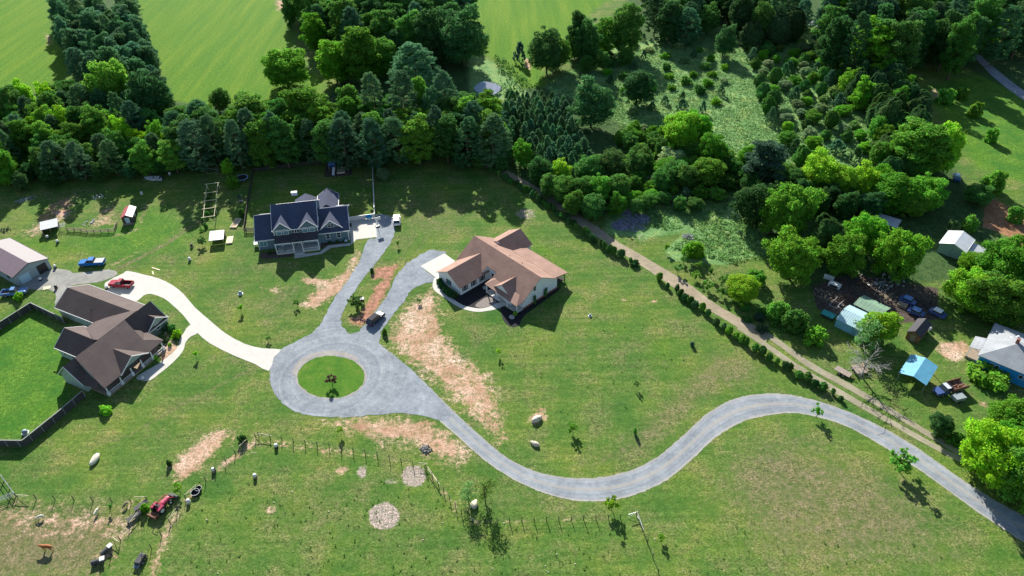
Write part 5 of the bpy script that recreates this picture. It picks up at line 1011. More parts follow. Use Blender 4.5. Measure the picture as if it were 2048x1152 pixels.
q = MB(); q.box(-.06, .08, -.06, .08, 0, 3.2); q.build('corner_board', 'trim', h)
for x in (2.5, 3.4, 7.6, 8.5): window(h, (x, 0, 1.7), (0, -1), .6, .8, 'glass', 'trim', (0, 0), .05)
# --- small sheds and shelters
h = thing('red_shed', 'small dark shed with half-red half-white metal roof and pale door', 'shed', at(244.5, 449.5), 10)
Wl, R1, R2 = MB(), MB(), MB(); gable(Wl, MB(), None, .3, 3.0, .2, 5.0, 1.9, 2.7, 'y', 0, 0)
R2.slab([(1.65, .0, 2.72), (3.2, .0, 1.87), (3.2, 5.2, 1.87), (1.65, 5.2, 2.72)], .06); R1.slab([(.1, .0, 1.87), (1.65, .0, 2.72), (1.65, 5.2, 2.72), (.1, 5.2, 1.87)], .06)
Wl.build('wall', 'dark_wood', h); R1.build('roof', 'metal_red', h)['label'] = 'dull red roof slope'; R2.build('roof', 'white', h)['label'] = 'white roof slope'
o = door(h, (1.6, .2, .2), (0, -1), .9, 1.55, simple('pale_blue_door_paint', (.4, .55, .62), .5, .05)); window(h, (3.0, 2.5, .8), (1, 0), .8, .7, 'glass', 'trim', (1, 0), .05)
q = MB(); q.box(.3, 3.0, -.7, .15, .1, .2); q.build('step', 'wood', h)
h = thing('animal_shelter', 'open-fronted white-roofed lean-to shelter with wire run on the brown yard', 'shelter', at(88.5, 470), 24)
q = MB(); q.slab([(-.3, -.4, 1.75), (3.9, -.4, 1.75), (3.9, 2.9, 2.35), (-.3, 2.9, 2.35)], .05); q.build('roof', 'white', h)
q = MB(); q.box(-.1, 3.7, 2.6, 2.7, 0, 2.2); q.box(-.1, 0, 0, 2.6, 0, 1.7); q.build('wall', 'dark_wood', h)
for x in (0, 1.8, 3.6): q = MB(); q.box(x-.05, x+.05, -.1, 0, 0, 1.75); q.build('post', 'wood', h)
q = MB()
for k in range(5): q.box(3.9+k*.35, 3.94+k*.35, -.2, 1.9, 1.2, 1.24)
for k in range(5): q.box(3.9, 5.3, -.2+k*.5, -.16+k*.5, 1.2, 1.24)
for x in (3.9, 5.3):
    for y in (-.2, 1.9): q.box(x, x+.05, y, y+.05, 0, 1.2)
q.build('wire_run', 'steel', h)
h = thing('white_canopy', 'small square shelter with glaring white roof beside the trellis', 'shelter', at(424, 491), 9)
q = MB(); q.slab([(-.3, -.3, 1.65), (3.3, -.3, 1.65), (3.1, 3.6, 1.95), (-.5, 3.6, 1.95)], .06); q.build('roof', 'white', h)
for x in (-.2, 3.1):
    for y in (-.2, 3.3): q = MB(); q.box(x-.05, x+.05, y-.05, y+.05, 0, 1.7); q.build('post', 'wood', h)
q = MB(); q.box(3.5, 5.1, -.2, 2.8, 0, .35); q.build('deck', 'pale_wood', h); q = MB(); q.box(-.1, 3.0, 3.1, 3.2, 0, 1.6); q.build('back_wall', 'dark_wood', h)
h = thing('metal_roof_shed', 'low shed whose flat grey metal roof shows above a sunlit tree', 'shed', at(1737, 452), -38)
q = MB(); q.slab([(-.3, -.3, 2.0), (6.4, -.3, 2.0), (6.4, 3.6, 2.3), (-.3, 3.6, 2.3)], .06); q.build('roof', striped('grey_ribbed_roof', (.42, .44, .48), .4, 0, .5, .2, .4), h)
q = MB(); q.box(0, 6.1, 0, 3.3, 0, 1.95); q.build('wall', 'dark_wood', h)
h = thing('well_house', 'tiny white-topped pump box on legs in the median', 'pump house', at(725, 606), 4)
q = MB(); q.box(-.5, .5, -.4, .4, 1.25, 1.4); q.build('roof', 'white', h, bevel=.03); q = MB(); q.box(-.4, .4, -.3, .3, .35, 1.24); q.build('cabinet', 'dark_wood', h)
for x in (-.38, .38):
    for y in (-.28, .28): q = MB(); q.box(x-.04, x+.04, y-.04, y+.04, 0, .4); q.build('leg', 'wood', h)
# ------------------------------------------------ vehicles
def ring_sec(x, hw, z0, z1, inset=0.0, r=.12):
    return [(x, -hw, z0), (x, hw, z0), (x, hw, z1-r), (x, hw-inset-r, z1), (x, -hw+inset+r, z1), (x, -hw, z1-r)]
def wheels(root, xs, hw, r=.37, w=.24):
    for x in xs:
        for s in (-1, 1):
            e = bpy.data.objects.new('wheel', bpy.data.meshes.new('wheel')); COL.objects.link(e); e.parent = root
            b = MB(); b.tube((x, s*(hw-w), r), (x, s*hw, r), r, r, 14); bpy.data.objects.remove(e); t = b.build('wheel', 'rubber', root)
            c = MB(); c.tube((x, s*(hw-.02), r), (x, s*(hw+.02), r), r*.58, r*.55, 12); c.build('rim', 'rim', t)
def lamps(root, x, hw, z, mat='grille', name='headlight'):
    for s in (-1, 1): b = MB(); b.box(x-.03, x+.03, s*hw-.16, s*hw+.16, z-.08, z+.08); b.build(name, mat, root)
def suv(label, px, ang, paintm, L=4.6, hw=.93):
    c = thing('parked_car', label, 'car', at(*px), ang); f = L/2
    b = MB(); b.loftx([ring_sec(-f, hw*.88, .45, .92), ring_sec(-f+.25, hw, .32, 1.05), ring_sec(-.6, hw, .28, 1.08), ring_sec(f-1.3, hw, .28, 1.05), ring_sec(f-.3, hw*.96, .32, .95), ring_sec(f, hw*.8, .45, .82)]); b.build('body', paintm, c)
    g = MB(); g.hull([(-f+.12, -hw*.92, 1.0), (f-1.25, -hw*.92, 1.0), (f-1.25, hw*.92, 1.0), (-f+.12, hw*.92, 1.0)], [(-f+.55, -hw*.74, 1.6), (f-2.05, -hw*.74, 1.6), (f-2.05, hw*.74, 1.6), (-f+.55, hw*.74, 1.6)]); g.build('window_glass', 'glass', c, bevel=.03)
    r = MB(); r.hull([(-f+.5, -hw*.77, 1.585), (f-2.0, -hw*.77, 1.585), (f-2.0, hw*.77, 1.585), (-f+.5, hw*.77, 1.585)], [(-f+.6, -hw*.7, 1.67), (f-2.1, -hw*.7, 1.67), (f-2.1, hw*.7, 1.67), (-f+.6, hw*.7, 1.67)]); r.build('roof', 'roof_panel' if paintm == 'car_dark' else paintm, c, bevel=.02)
    for s in (-1, 1): q = MB(); q.hull([(-f+.3, s*hw*.86, 1.0), (-f+.7, s*hw*.86, 1.0), (-f+.9, s*hw*.76, 1.6), (-f+.5, s*hw*.76, 1.6)], [(-f+.3, s*hw*.93, 1.0), (-f+.7, s*hw*.93, 1.0), (-f+.9, s*hw*.79, 1.6), (-f+.5, s*hw*.79, 1.6)]); q.build('rear_pillar', paintm, c)
    wheels(c, (-f+.85, f-.85), hw); lamps(c, f-.04, hw*.62, .75); lamps(c, -f+.02, hw*.7, .85, 'tractor_red', 'tail_light')
    for s in (-1, 1): q = MB(); q.box(f-1.75, f-1.6, s*hw, s*(hw+.17), 1.0, 1.14) if s > 0 else q.box(f-1.75, f-1.6, -(hw+.17), -hw, 1.0, 1.14); q.build('mirror', paintm, c)
    return c
def pickup(label, px, ang, paintm, L=5.9, hw=1.0, bed='black', cover=None, name='pickup_truck'):
    c = thing(name, label, 'pickup truck', at(*px), ang); f = L/2
    b = MB(); b.loftx([ring_sec(-f+2.25, hw, .42, 1.12), ring_sec(f-1.5, hw, .40, 1.14), ring_sec(f-.25, hw*.95, .42, 1.08), ring_sec(f, hw*.82, .5, .98)]); b.build('body', paintm, c)
    g = MB(); g.hull([(-f+2.2, -hw*.92, 1.1), (f-1.55, -hw*.92, 1.1), (f-1.55, hw*.92, 1.1), (-f+2.2, hw*.92, 1.1)], [(-f+2.35, -hw*.76, 1.74), (f-2.4, -hw*.76, 1.74), (f-2.4, hw*.76, 1.74), (-f+2.35, hw*.76, 1.74)]); g.build('window_glass', 'glass', c, bevel=.03)
    r = MB(); r.hull([(-f+2.28, -hw*.79, 1.725), (f-2.35, -hw*.79, 1.725), (f-2.35, hw*.79, 1.725), (-f+2.28, hw*.79, 1.725)], [(-f+2.38, -hw*.72, 1.81), (f-2.45, -hw*.72, 1.81), (f-2.45, hw*.72, 1.81), (-f+2.38, hw*.72, 1.81)]); r.build('cab_roof', paintm, c, bevel=.02)
    q = MB(); q.box(-f, -f+2.24, -hw, -hw+.14, .45, 1.12); q.box(-f, -f+2.24, hw-.14, hw, .45, 1.12); q.box(-f, -f+.1, -hw+.14, hw-.14, .45, 1.1); q.build('bed_side', paintm, c)
    q = MB(); q.box(-f+.1, -f+2.24, -hw+.14, hw-.14, .5, .62); q.build('bed_floor', bed, c)
    if cover: q = MB(); q.box(-f+.02, -f+2.2, -hw+.04, hw-.04, 1.125, 1.19); q.build('bed_cover', cover, c)
    wheels(c, (-f+1.05, f-.95), hw, .40, .26); lamps(c, f-.02, hw*.62, .84); q = MB(); q.box(-f-.12, -f-.01, -hw*.9, hw*.9, .45, .62); q.build('bumper', 'steel', c)
    q = MB(); q.box(f-.12, f+.1, -hw*.9, hw*.9, .42, .62); q.build('bumper', 'steel', c)
    return c
suv('white car parked on the gravel edge with its nose to the woods', (794, 444), 97, 'car_white', 4.7)
suv('dark car parked at the head of the gravel turning circle', (752, 641), 56, 'car_dark', 4.8)
pickup('bright blue pickup with grey bed cover on the lawn', (186, 529), 183, 'car_blue', 6.0, cover=simple('grey_bed_cover', (.40, .40, .42), .6, .05))
pickup('red pickup with open black bed on the concrete drive', (244, 572), 172, 'car_red', 5.6)
pickup('old faded-blue pickup in the shade beside the metal workshop', (31, 588), 9, 'car_blue2', 5.6, bed='rust')
t = thing('flatbed_truck', 'navy-blue truck with wooden-sided flat bed full of scrap', 'truck', at(1898, 782), 196)
b = MB(); b.loftx([ring_sec(.9, 1.0, .5, 1.25), ring_sec(2.1, 1.0, .5, 1.25), ring_sec(3.3, .96, .5, 1.15), ring_sec(3.6, .8, .6, 1.05)]); b.build('body', 'car_navy', t)
g = MB(); g.hull([(.75, -.92, 1.2), (2.3, -.92, 1.2), (2.3, .92, 1.2), (.75, .92, 1.2)], [(.85, -.76, 1.85), (1.6, -.76, 1.85), (1.6, .76, 1.85), (.85, .76, 1.85)]); g.build('window_glass', 'glass', t)
g = MB(); g.box(.78, 1.68, -.78, .78, 1.84, 1.92); g.build('cab_roof', simple('pale_cab_roof', (.5, .52, .56), .4, .05), t, bevel=.02)
b = MB(); b.box(-3.2, .6, -1.1, 1.1, .85, 1.0); b.build('flat_bed', 'wood', t)
for s in (-1, 1): b = MB(); b.box(-3.2, .6, s*1.1-.05, s*1.1+.05, 1.0, 1.75); b.build('side_rack', 'rust', t)
b = MB(); b.box(.5, .6, -1.05, 1.05, 1.0, 1.9); b.build('headboard', 'dark_metal', t); wheels(t, (-2.0, 2.5), 1.02, .42, .28); lamps(t, 3.58, .6, .85)
b = MB()
for k in range(40): x, y = rt.uniform(-3, .2), rt.uniform(-.9, .9); w_ = rt.uniform(.1, .3); b.box(x, x+w_*2, y, y+w_, 1.0, 1.0+rt.uniform(.1, .45))
tag(b.build('scrap_load', 'rust'), 'jumbled rusty scrap heaped on the flat bed of the navy truck', 'scrap pile').matrix_world = t.matrix_basis
# tractor with front loader
t = thing('tractor', 'dark red tractor with loader parked between the pens', 'tractor', at(326, 1016), 64)
b = MB(); b.loftx([ring_sec(-.9, .42, .7, 1.25), ring_sec(.2, .42, .75, 1.4), ring_sec(1.5, .36, .75, 1.3), ring_sec(1.7, .3, .8, 1.2)]); b.build('body', 'tractor_red', t)
for s in (-1, 1):
    w_ = MB(); w_.tube((-.7, s*.55, .75), (-.7, s*.95, .75), .75, .75, 16); o = w_.build('wheel', 'rubber', t); c = MB(); c.tube((-.7, s*.93, .75), (-.7, s*.98, .75), .4, .36, 12); c.build('rim', 'grille', o)
    w_ = MB(); w_.tube((1.2, s*.5, .45), (1.2, s*.78, .45), .45, .45, 14); o = w_.build('wheel', 'rubber', t); c = MB(); c.tube((1.2, s*.76, .45), (1.2, s*.8, .45), .22, .2, 10); c.build('rim', 'grille', o)
    f_ = MB(); f_.hull([(-1.4, s*.5, 1.3), (-.1, s*.5, 1.4), (-.1, s*.98, 1.4), (-1.4, s*.98, 1.3)], [(-1.3, s*.5, 1.5), (-.2, s*.5, 1.6), (-.2, s*.98, 1.55), (-1.3, s*.98, 1.45)]); f_.build('fender', 'tractor_red', t)
    a_ = MB(); a_.tube((-.1, s*.55, 1.35), (1.4, s*.6, 1.45), .07); a_.tube((1.4, s*.6, 1.45), (2.3, s*.6, .5), .07); a_.build('loader_arm', 'tractor_red', t)
b = MB(); b.hull([(2.2, -.9, .1), (2.9, -.9, .1), (2.9, .9, .1), (2.2, .9, .1)], [(2.15, -.9, .65), (2.3, -.9, .65), (2.3, .9, .65), (2.15, .9, .65)]); b.build('bucket', 'dark_metal', t)
b = MB(); b.box(-.75, -.3, -.28, .28, 1.3, 1.42); b.box(-.85, -.73, -.28, .28, 1.3, 1.8); b.build('seat', 'black', t)
b = MB(); b.tube((-.95, -.5, 1.4), (-.95, -.5, 2.4), .04); b.tube((-.95, .5, 1.4), (-.95, .5, 2.4), .04); b.tube((-.95, -.5, 2.4), (-.95, .5, 2.4), .04); b.build('roll_bar', 'dark_metal', t)
b = MB(); b.box(-2.3, -1.4, -.8, .8, .35, .6); b.box(-2.4, -2.2, -.85, .85, .1, .9); b.build('rear_implement', 'rust', t)
# boat, buggy, trailers
t = thing('boat', 'white motor boat on the grass at the forest edge', 'boat', at(309, 361), 178)
b = MB(); b.loftx([[(-2.5, -.85, .9), (-2.5, -.6, .35), (-2.5, .6, .35), (-2.5, .85, .9)], [(0, -1, .95), (0, -.6, .3), (0, .6, .3), (0, 1, .95)], [(1.8, -.7, 1.05), (1.8, -.3, .45), (1.8, .3, .45), (1.8, .7, 1.05)], [(2.7, -.06, 1.15), (2.7, -.03, .95), (2.7, .03, .95), (2.7, .06, 1.15)]]); b.build('hull', 'white', t)
b = MB(); b.box(-2.2, -.2, -.65, .65, .93, .99); b.build('cockpit', 'dark_metal', t); b = MB(); b.hull([(-.1, -.7, 1.0), (.3, -.6, 1.0), (.3, .6, 1.0), (-.1, .7, 1.0)], [(-.25, -.6, 1.4), (-.15, -.55, 1.4), (-.15, .55, 1.4), (-.25, .6, 1.4)]); b.build('windscreen', 'glass_pale', t)
for x in (-1.6, -.8): b = MB(); b.box(x, x+.4, -.5, .5, .99, 1.2); b.build('seat', 'white', t)
b = MB(); b.box(-2.85, -2.5, -.2, .2, .5, 1.35); b.build('outboard_motor', 'black', t)
b = MB(); b.box(-2.6, 1.5, -.7, -.6, .22, .32); b.box(-2.6, 1.5, .6, .7, .22, .32); b.box(1.4, 3.2, -.05, .05, .22, .32)
b.build('trailer_frame', 'steel', t); wheels(t, (-1.2,), 1.0, .3, .2)
t = thing('utility_buggy', 'grey utility buggy with cargo bed under the trees', 'buggy', at(805, 321), 95)
b = MB(); b.box(-1.4, 1.4, -.7, .7, .4, .8); b.build('body', 'dark_metal', t, bevel=.06); b = MB(); b.box(-1.5, -.3, -.75, .75, .8, 1.1); b.build('cargo_bed', simple('grey_bed', (.3, .31, .34), .6, .1), t, bevel=.03)
b = MB(); b.box(-.2, .8, -.65, .65, 1.75, 1.82); b.build('roof', simple('grey_buggy_roof', (.35, .36, .38), .6, .1), t)
for x in (-.2, .75):
    for y in (-.6, .6): b = MB(); b.tube((x, y, .8), (x, y, 1.75), .035); b.build('roof_post', 'black', t)
wheels(t, (-1.0, 1.0), .78, .32, .22)
for lb, px, a, L_, W_ in (('long flat wooden trailer beside the wheel ruts', (1685, 747), -48, 3.2, 1.5), ('broken wooden trailer with splayed side boards', (1716, 742), 96, 2.4, 1.9)):
    t = thing('flat_trailer', lb, 'trailer', at(*px), a); b = MB()
    for k in range(6): b.box(-L_/2, L_/2, -W_/2+k*W_/6+.02, -W_/2+(k+1)*W_/6-.02, .55, .62+.01*(k % 2))
    b.build('deck', simple('grey_pink_planks', (.33, .27, .23), .9, .25, 3), t); wheels(t, (-.3, .5), W_/2+.2, .32, .2)
    b = MB(); b.tube((L_/2, 0, .5), (L_/2+1.2, 0, .4), .05); b.tube((L_/2, -.5, .5), (L_/2+1.2, 0, .4), .04); b.tube((L_/2, .5, .5), (L_/2+1.2, 0, .4), .04); b.build('tow_bar', 'rust', t)
    if 'splayed' in lb:
        for s in (-1, 1): b = MB(); b.hull([(-1.2, s*.95, .6), (1.2, s*.95, .6), (1.2, s*1.3, 1.1), (-1.2, s*1.3, 1.1)], [(-1.2, s*1.02, .6), (1.2, s*1.02, .6), (1.2, s*1.37, 1.1), (-1.2, s*1.37, 1.1)]); b.build('side_board', 'wood', t)
t = thing('cargo_trailer', 'small grey lidded trailer beside the navy truck', 'trailer', at(1914, 801), 14)
b = MB(); b.box(-1.1, 1.1, -.75, .75, .5, 1.3); b.build('box', simple('grey_green_tin', (.25, .29, .30), .6, .15), t, bevel=.05); wheels(t, (0,), .95, .3, .2)
for lb, px, a, cl in (('short pickup-bed trailer with a blue-white lid in the scrap yard shade, north one', (1814, 605), -45, 'car_blue2'), ('stripped blue car body parked by the brown shed', (1831, 628), -42, 'car_blue2'), ('pale-roofed car wreck at the east end of the scrap yard', (1874, 630), -50, 'car_white')):
    t = thing('car_wreck', lb, 'car', at(*px), a); b = MB(); b.loftx([ring_sec(-1.7, .85, .3, .8), ring_sec(-1.0, .9, .3, .95), ring_sec(.9, .9, .3, .95), ring_sec(1.7, .8, .3, .8)]); b.build('body', 'car_navy', t)
    b = MB(); b.hull([(-1.1, -.8, .9), (1.0, -.8, .9), (1.0, .8, .9), (-1.1, .8, .9)], [(-.8, -.7, 1.35), (.6, -.7, 1.35), (.6, .7, 1.35), (-.8, .7, 1.35)]); b.build('window_glass', 'glass', t)
    b = MB(); b.box(-.95, .75, -.75, .75, 1.33, 1.4); b.build('roof', cl, t, bevel=.02); wheels(t, (-1.1, 1.1), .88, .28, .2)
t = thing('blue_car', 'dark blue car under the wide sunlit tree by the garden lane', 'car', at(1912, 358), 65)
b = MB(); b.loftx([ring_sec(-2, .85, .3, .85), ring_sec(-1.2, .9, .3, .95), ring_sec(1.0, .9, .3, .95), ring_sec(2, .8, .3, .8)]); b.build('body', 'car_navy', t)
b = MB(); b.hull([(-1.4, -.8, .9), (1.0, -.8, .9), (1.0, .8, .9), (-1.4, .8, .9)], [(-1, -.65, 1.4), (.4, -.65, 1.4), (.4, .65, 1.4), (-1, .65, 1.4)]); b.build('window_glass', 'glass_pale', t); wheels(t, (-1.2, 1.2), .9, .3, .2)
# ------------------------------------------------ fences
def wire_fence(label, pts, gap=2.3, ph=1.25, lean=0, mat='dark_wood', wires=(.4, .8, 1.2), braces=()):
    P = along(np.array([G(*p)[:2] for p in pts]) if len(pts) > 2 else np.array([G(*p)[:2] for p in pts]), gap); o = P[0]
    t = thing('wire_fence', label, 'fence', (o[0], o[1], 0))
    me = None
    for p in P:
        if me is None:
            b = MB(); b.tube((0, 0, 0), (0, 0, ph), .075, .065, 6); q = b.build('post', mat, t); me = q.data
        else: q = bpy.data.objects.new('post', me); COL.objects.link(q); q.parent = t
        q.location = (p[0]-o[0], p[1]-o[1], 0); q.rotation_euler = (rt.uniform(-.03, .03), rt.uniform(-.03, .03), 0)
    for z in wires:
        b = MB()
        for a, c in zip(P[:-1], P[1:]): b.tube((a[0]-o[0], a[1]-o[1], z*ph/1.25), (c[0]-o[0], c[1]-o[1], z*ph/1.25), .008, n=4)
        b.build('wire', 'dark_metal', t)
    for a, c in braces:
        A, B_ = G(*a), G(*c); b = MB(); b.tube((A[0]-o[0], A[1]-o[1], .95), (B_[0]-o[0], B_[1]-o[1], .95), .06); b.tube((A[0]-o[0], A[1]-o[1], .15), (B_[0]-o[0], B_[1]-o[1], .95), .03); b.build('brace_rail', 'pale_wood' if a[0] < 1100 else 'steel', t)
    return t
wire_fence('wire fence with dark posts running east from the paddock corner', [(518, 873), (550, 879), (580, 884), (640, 893), (700, 903), (770, 916), (835, 934), (858, 941)], 2.35, 1.3, braces=[((512, 876), (525, 874)), ((525, 874), (545, 878))])
wire_fence('wire fence slanting down from the paddock corner to the water tubs', [(512, 876), (495, 886), (477, 902), (457, 922), (436, 940), (415, 960), (395, 976)], 2.3, 1.3, braces=[((495, 886), (480, 899))])
wire_fence('wire fence down the east side of the tractor path', [(372, 999), (356, 1022), (340, 1049), (323, 1072), (305, 1095), (288, 1125), (276, 1155)], 2.4, 1.3, braces=[((395, 976), (372, 997)), ((356, 1022), (341, 1043))])
wire_fence('wire fence running down the slope east of the bare strip', [(853, 940), (872, 962), (890, 987), (912, 1015), (932, 1040)], 1.9, 1.4, braces=[((838, 932), (856, 934)), ((856, 940), (880, 975))])
wire_fence('long straight wire fence between the wispy trees and the steel corner brace', [(945, 1048), (985, 1046), (1040, 1044), (1100, 1042), (1150, 1040), (1206, 1038), (1256, 1038)], 2.05, 1.3, braces=[((940, 1040), (955, 1050)), ((1256, 1036), (1275, 1030))])
wire_fence('wire fence dropping to the lower frame edge from the steel corner brace', [(1273, 1032), (1285, 1060), (1296, 1090), (1306, 1118), (1320, 1156)], 2.6, 1.3, braces=[((1274, 1032), (1286, 1066))])
wire_fence('wire fence along the top of the animal pen', [(36, 996), (64, 998), (114, 1000), (168, 1002), (220, 1004), (276, 1006)], 3.4, 1.35, braces=[((36, 996), (62, 998)), ((272, 1000), (296, 1000))])
wire_fence('wire fence down the east side of the animal pen', [(295, 1002), (280, 1030), (262, 1052), (246, 1075), (232, 1098), (205, 1135), (190, 1158)], 2.6, 1.35, braces=[((279, 1032), (262, 1052)), ((228, 1080), (242, 1090))])
def board_fence(label, pts, hgt, mat, name='board_fence', cap=None, th=.05, gap=2.4):
    Q = [G(*p)[:2] for p in pts]; o = Q[0]; t = thing(name, label, 'fence', (o[0], o[1], 0)); b = MB(); c = MB()
    for a, d in zip(Q[:-1], Q[1:]):
        v = np.array(d)-np.array(a); L = np.hypot(*v); u = v/L; nn = np.array([-u[1], u[0]])*th; a = np.array(a)-o; d = a+v
        pts_ = [a-nn, d-nn, d+nn, a+nn]; b.hull([(x, y, .03) for x, y in pts_], [(x, y, hgt) for x, y in pts_])
        p2 = [a-nn*1.8, d-nn*1.8, d+nn*1.8, a+nn*1.8]; c.hull([(x, y, hgt+.003) for x, y in p2], [(x, y, hgt+.06) for x, y in p2])
    b.build('board_panel', mat, t); c.build('cap_rail', cap or mat, t)
    for p in along(np.array(Q), gap): q = MB(); q.box(p[0]-o[0]-.07, p[0]-o[0]+.07, p[1]-o[1]-.07, p[1]-o[1]+.07, 0, hgt+.08); q.build('post', cap or mat, t)
    return t
gcap = simple('grey_fence_cap', (.28, .29, .28), .8, .15)
board_fence('tall dark board fence from the brown-roofed house to the lower left', [(171, 794), (120, 838), (52, 893), (-40, 892)], 1.75, 'fence_wood', cap=gcap)
board_fence('tall dark board fence north-west of the walled lawn', [(-60, 700), (0, 660), (67, 617), (132, 648)], 1.75, 'fence_wood', cap=gcap)
def rail_fence(label, pts, hgt, mat, rails, gap=2.4, name='rail_fence', th=.05, rw=.14):
    Q = [G(*p)[:2] for p in pts]; o = Q[0]; t = thing(name, label, 'fence', (o[0], o[1], 0))
    for z in rails:
        b = MB()
        for a, d in zip(Q[:-1], Q[1:]):
            v = np.array(d)-np.array(a); L = np.hypot(*v); u = v/L; nn = np.array([-u[1], u[0]])*th; a = np.array(a)-o; d = a+v; q_ = [a-nn, d-nn, d+nn, a+nn]
            b.hull([(x, y, z-rw/2) for x, y in q_], [(x, y, z+rw/2) for x, y in q_])
        b.build('rail', mat, t)
    for p in along(np.array(Q), gap): q = MB(); q.box(p[0]-o[0]-.08, p[0]-o[0]+.08, p[1]-o[1]-.08, p[1]-o[1]+.08, 0, hgt); q.build('post', mat, t)
    return t
rail_fence('white fence on the east side of the grey-blue house lawn', [(745, 322), (747, 370), (750, 436)], 1.3, 'white', (.3, .55, .8, 1.05, 1.25), 2.2, 'white_fence', .07, .22)
rail_fence('short white fence between house and gate across the concrete apron', [(697, 443), (725, 439), (750, 436)], 1.3, 'white', (.3, .55, .8, 1.05, 1.25), 2.2, 'white_fence', .07, .22)
rail_fence('dark garden fence west of the grey-blue house', [(507, 345), (498, 400), (489, 465), (510, 464)], 1.25, 'dark_wood', (.3, .6, .9, 1.2), 2.3, 'garden_fence')
rail_fence('dark garden fence along the forest edge behind the grey-blue house', [(507, 345), (600, 333), (680, 324), (745, 320)], 1.25, 'dark_wood', (.3, .6, .9, 1.2), 2.3, 'garden_fence')
rail_fence('weathered wooden fence joining the shelter to the red-and-white shed', [(136, 462), (160, 463), (178, 466), (200, 466), (230, 464), (236, 448)], 1.1, 'wood', (.3, .65, 1.0), 1.9)
rail_fence('low white fence in front of the blue house shrubs', [(1966, 752), (1992, 765), (2018, 776)], .9, 'white', (.8,), 2.5, 'white_fence')
rail_fence('tubular steel gate at the left end of the animal pen', [(-10, 1008), (12, 1000), (32, 992)], 1.2, 'steel', (.25, .5, .75, 1.0, 1.2), 2.4, 'steel_gate', .02, .06)
rail_fence('grey pipe railing with a white board, far left above the pen', [(-14, 930), (10, 962), (34, 995)], 1.2, 'steel', (.6, 1.2), 2.6, 'pipe_rail', .03, .07)
# ------------------------------------------------ yard things
def boulder(label, px, s, rot, mat, cat='boulder', name='boulder', seed=0, rough=.14):
    bm = bmesh.new(); bmesh.ops.create_icosphere(bm, subdivisions=3, radius=1); rg = np.random.default_rng(seed); ph = rg.uniform(0, 6, 6)
    for v in bm.verts:
        p = v.co; k = 1+rough*(math.sin(3*p.x+ph[0])+math.sin(4*p.y+ph[1])*.8+math.sin(5*p.z+ph[2])*.6+.5*math.sin(9*p.x+7*p.y+ph[3])); v.co = Vector((p.x*s[0]*k, p.y*s[1]*k, max(p.z*k*s[2]+s[2]*.72, -.05)))
    me = bpy.data.meshes.new(name); bm.to_mesh(me); bm.free(); me.shade_smooth(); o = link(name, me, mat); p = at(*px); o.location = (p[0], p[1], 0); o.rotation_euler = (0, 0, math.radians(rot)); return tag(o, label, cat)
boulder('long cream hay bale on the lawn beneath the tall dark fence', (191, 921), (.62, 1.35, .5), -6, 'cream_hay', 'hay bale', 'hay_bale', 1, .04)
boulder('pale boulder on a patch of red earth', (1073, 841), (1.25, .62, .5), 32, 'stone', seed=2); boulder('pale flat-topped boulder by the inner bend of the gravel road', (1069, 889), (.95, .5, .38), -32, 'stone', seed=3)
boulder('tan boulder among the wispy trees at the fence corner', (948, 1011), (.55, .9, .5), -20, 'stone', seed=4)
for lb, x, y, r in (('round hay bale at the forest edge, westernmost of four', 721, 304, 1.0), ('round hay bale second from the west at the forest edge', 735, 303, .95), ('round hay bale third from the west at the forest edge', 779, 304, .85), ('round hay bale at the forest edge, easternmost of four', 790, 305, .85)):
    b = MB(); b.lathe([(.4*r, 0), (r*.9, .08), (r, .5), (r*.98, 1.0), (r*.72, 1.38), (.05, 1.45)], 18); o = b.build('round_bale', 'hay', smooth=True); o.location = tuple(at(x, y)); tag(o, lb, 'hay bale', 'round bales at the forest edge')
for lb, x, y, s_ in (('round grey-blue septic lid on the lawn west of the house shadow', 481, 588, 1.0), ('small grey well cover on the big lawn east of the white house', 1180, 632, .7), ('grey domed well cover inside the walled lawn', 51, 866, 1.1)):
    t = thing('well_cover', lb, 'well cover', at(x, y)); b = MB(); b.lathe([(.42*s_, 0), (.45*s_, .35*s_), (.36*s_, .62*s_), (.1*s_, .75*s_)], 14); b.build('dome', simple('blue_grey_plastic', (.25, .33, .38), .6, .1), t, smooth=True)
    b = MB(); b.lathe([(.6*s_, 0), (.6*s_, .08), (.42*s_, .1)], 16); b.build('collar', 'white', t)
# trellis of pale timber
t = thing('garden_trellis', 'ladder-like pale timber trellis with vines, beside the white canopy', 'trellis', at(411, 447), 0); o0 = at(411, 447)
Lp = [at(417, 380), at(415, 398), at(413, 414), at(412, 430), at(410.5, 447)]; Rp = [at(440, 377), at(437, 395), at(436, 411), at(434, 427), at(432, 444)]
for a, c in zip(Lp, Rp):
    A, B_ = a-o0, c-o0
    for q in (A, B_): b = MB(); b.box(q[0]-.06, q[0]+.06, q[1]-.06, q[1]+.06, 0, 1.9); b.build('post', 'pale_wood', t)
    d = (B_-A)/np.linalg.norm(B_-A); A2 = A-d*.5; B2 = B_+d*.3; b = MB(); b.tube((A2[0], A2[1], 1.93), (B2[0], B2[1], 1.93), .085, n=4); b.build('cross_beam', 'pale_wood', t)
for S_ in (Lp, Rp):
    b = MB()
    for a, c in zip(S_[:-1], S_[1:]): b.tube(tuple((a-o0)[:2])+(1.8,), tuple((c-o0)[:2])+(1.8,), .07, n=4)
    b.build('side_beam', 'pale_wood', t)
fill_pts = [(418, 390), (416, 402), (414, 418), (413, 432), (410, 455), (406, 442)]
for i, p in enumerate(fill_pts): tree('bush', p[0]+2, p[1], 1.4, .6, 'mid', 'vine clump climbing the west side of the timber trellis', 'plant', 'trellis vines', foot=True, name='vine', trunk=False)
t = thing('sandbox', 'log-edged raised bed of sand near the white canopy', 'raised bed', at(472, 447), -3)
b = MB()
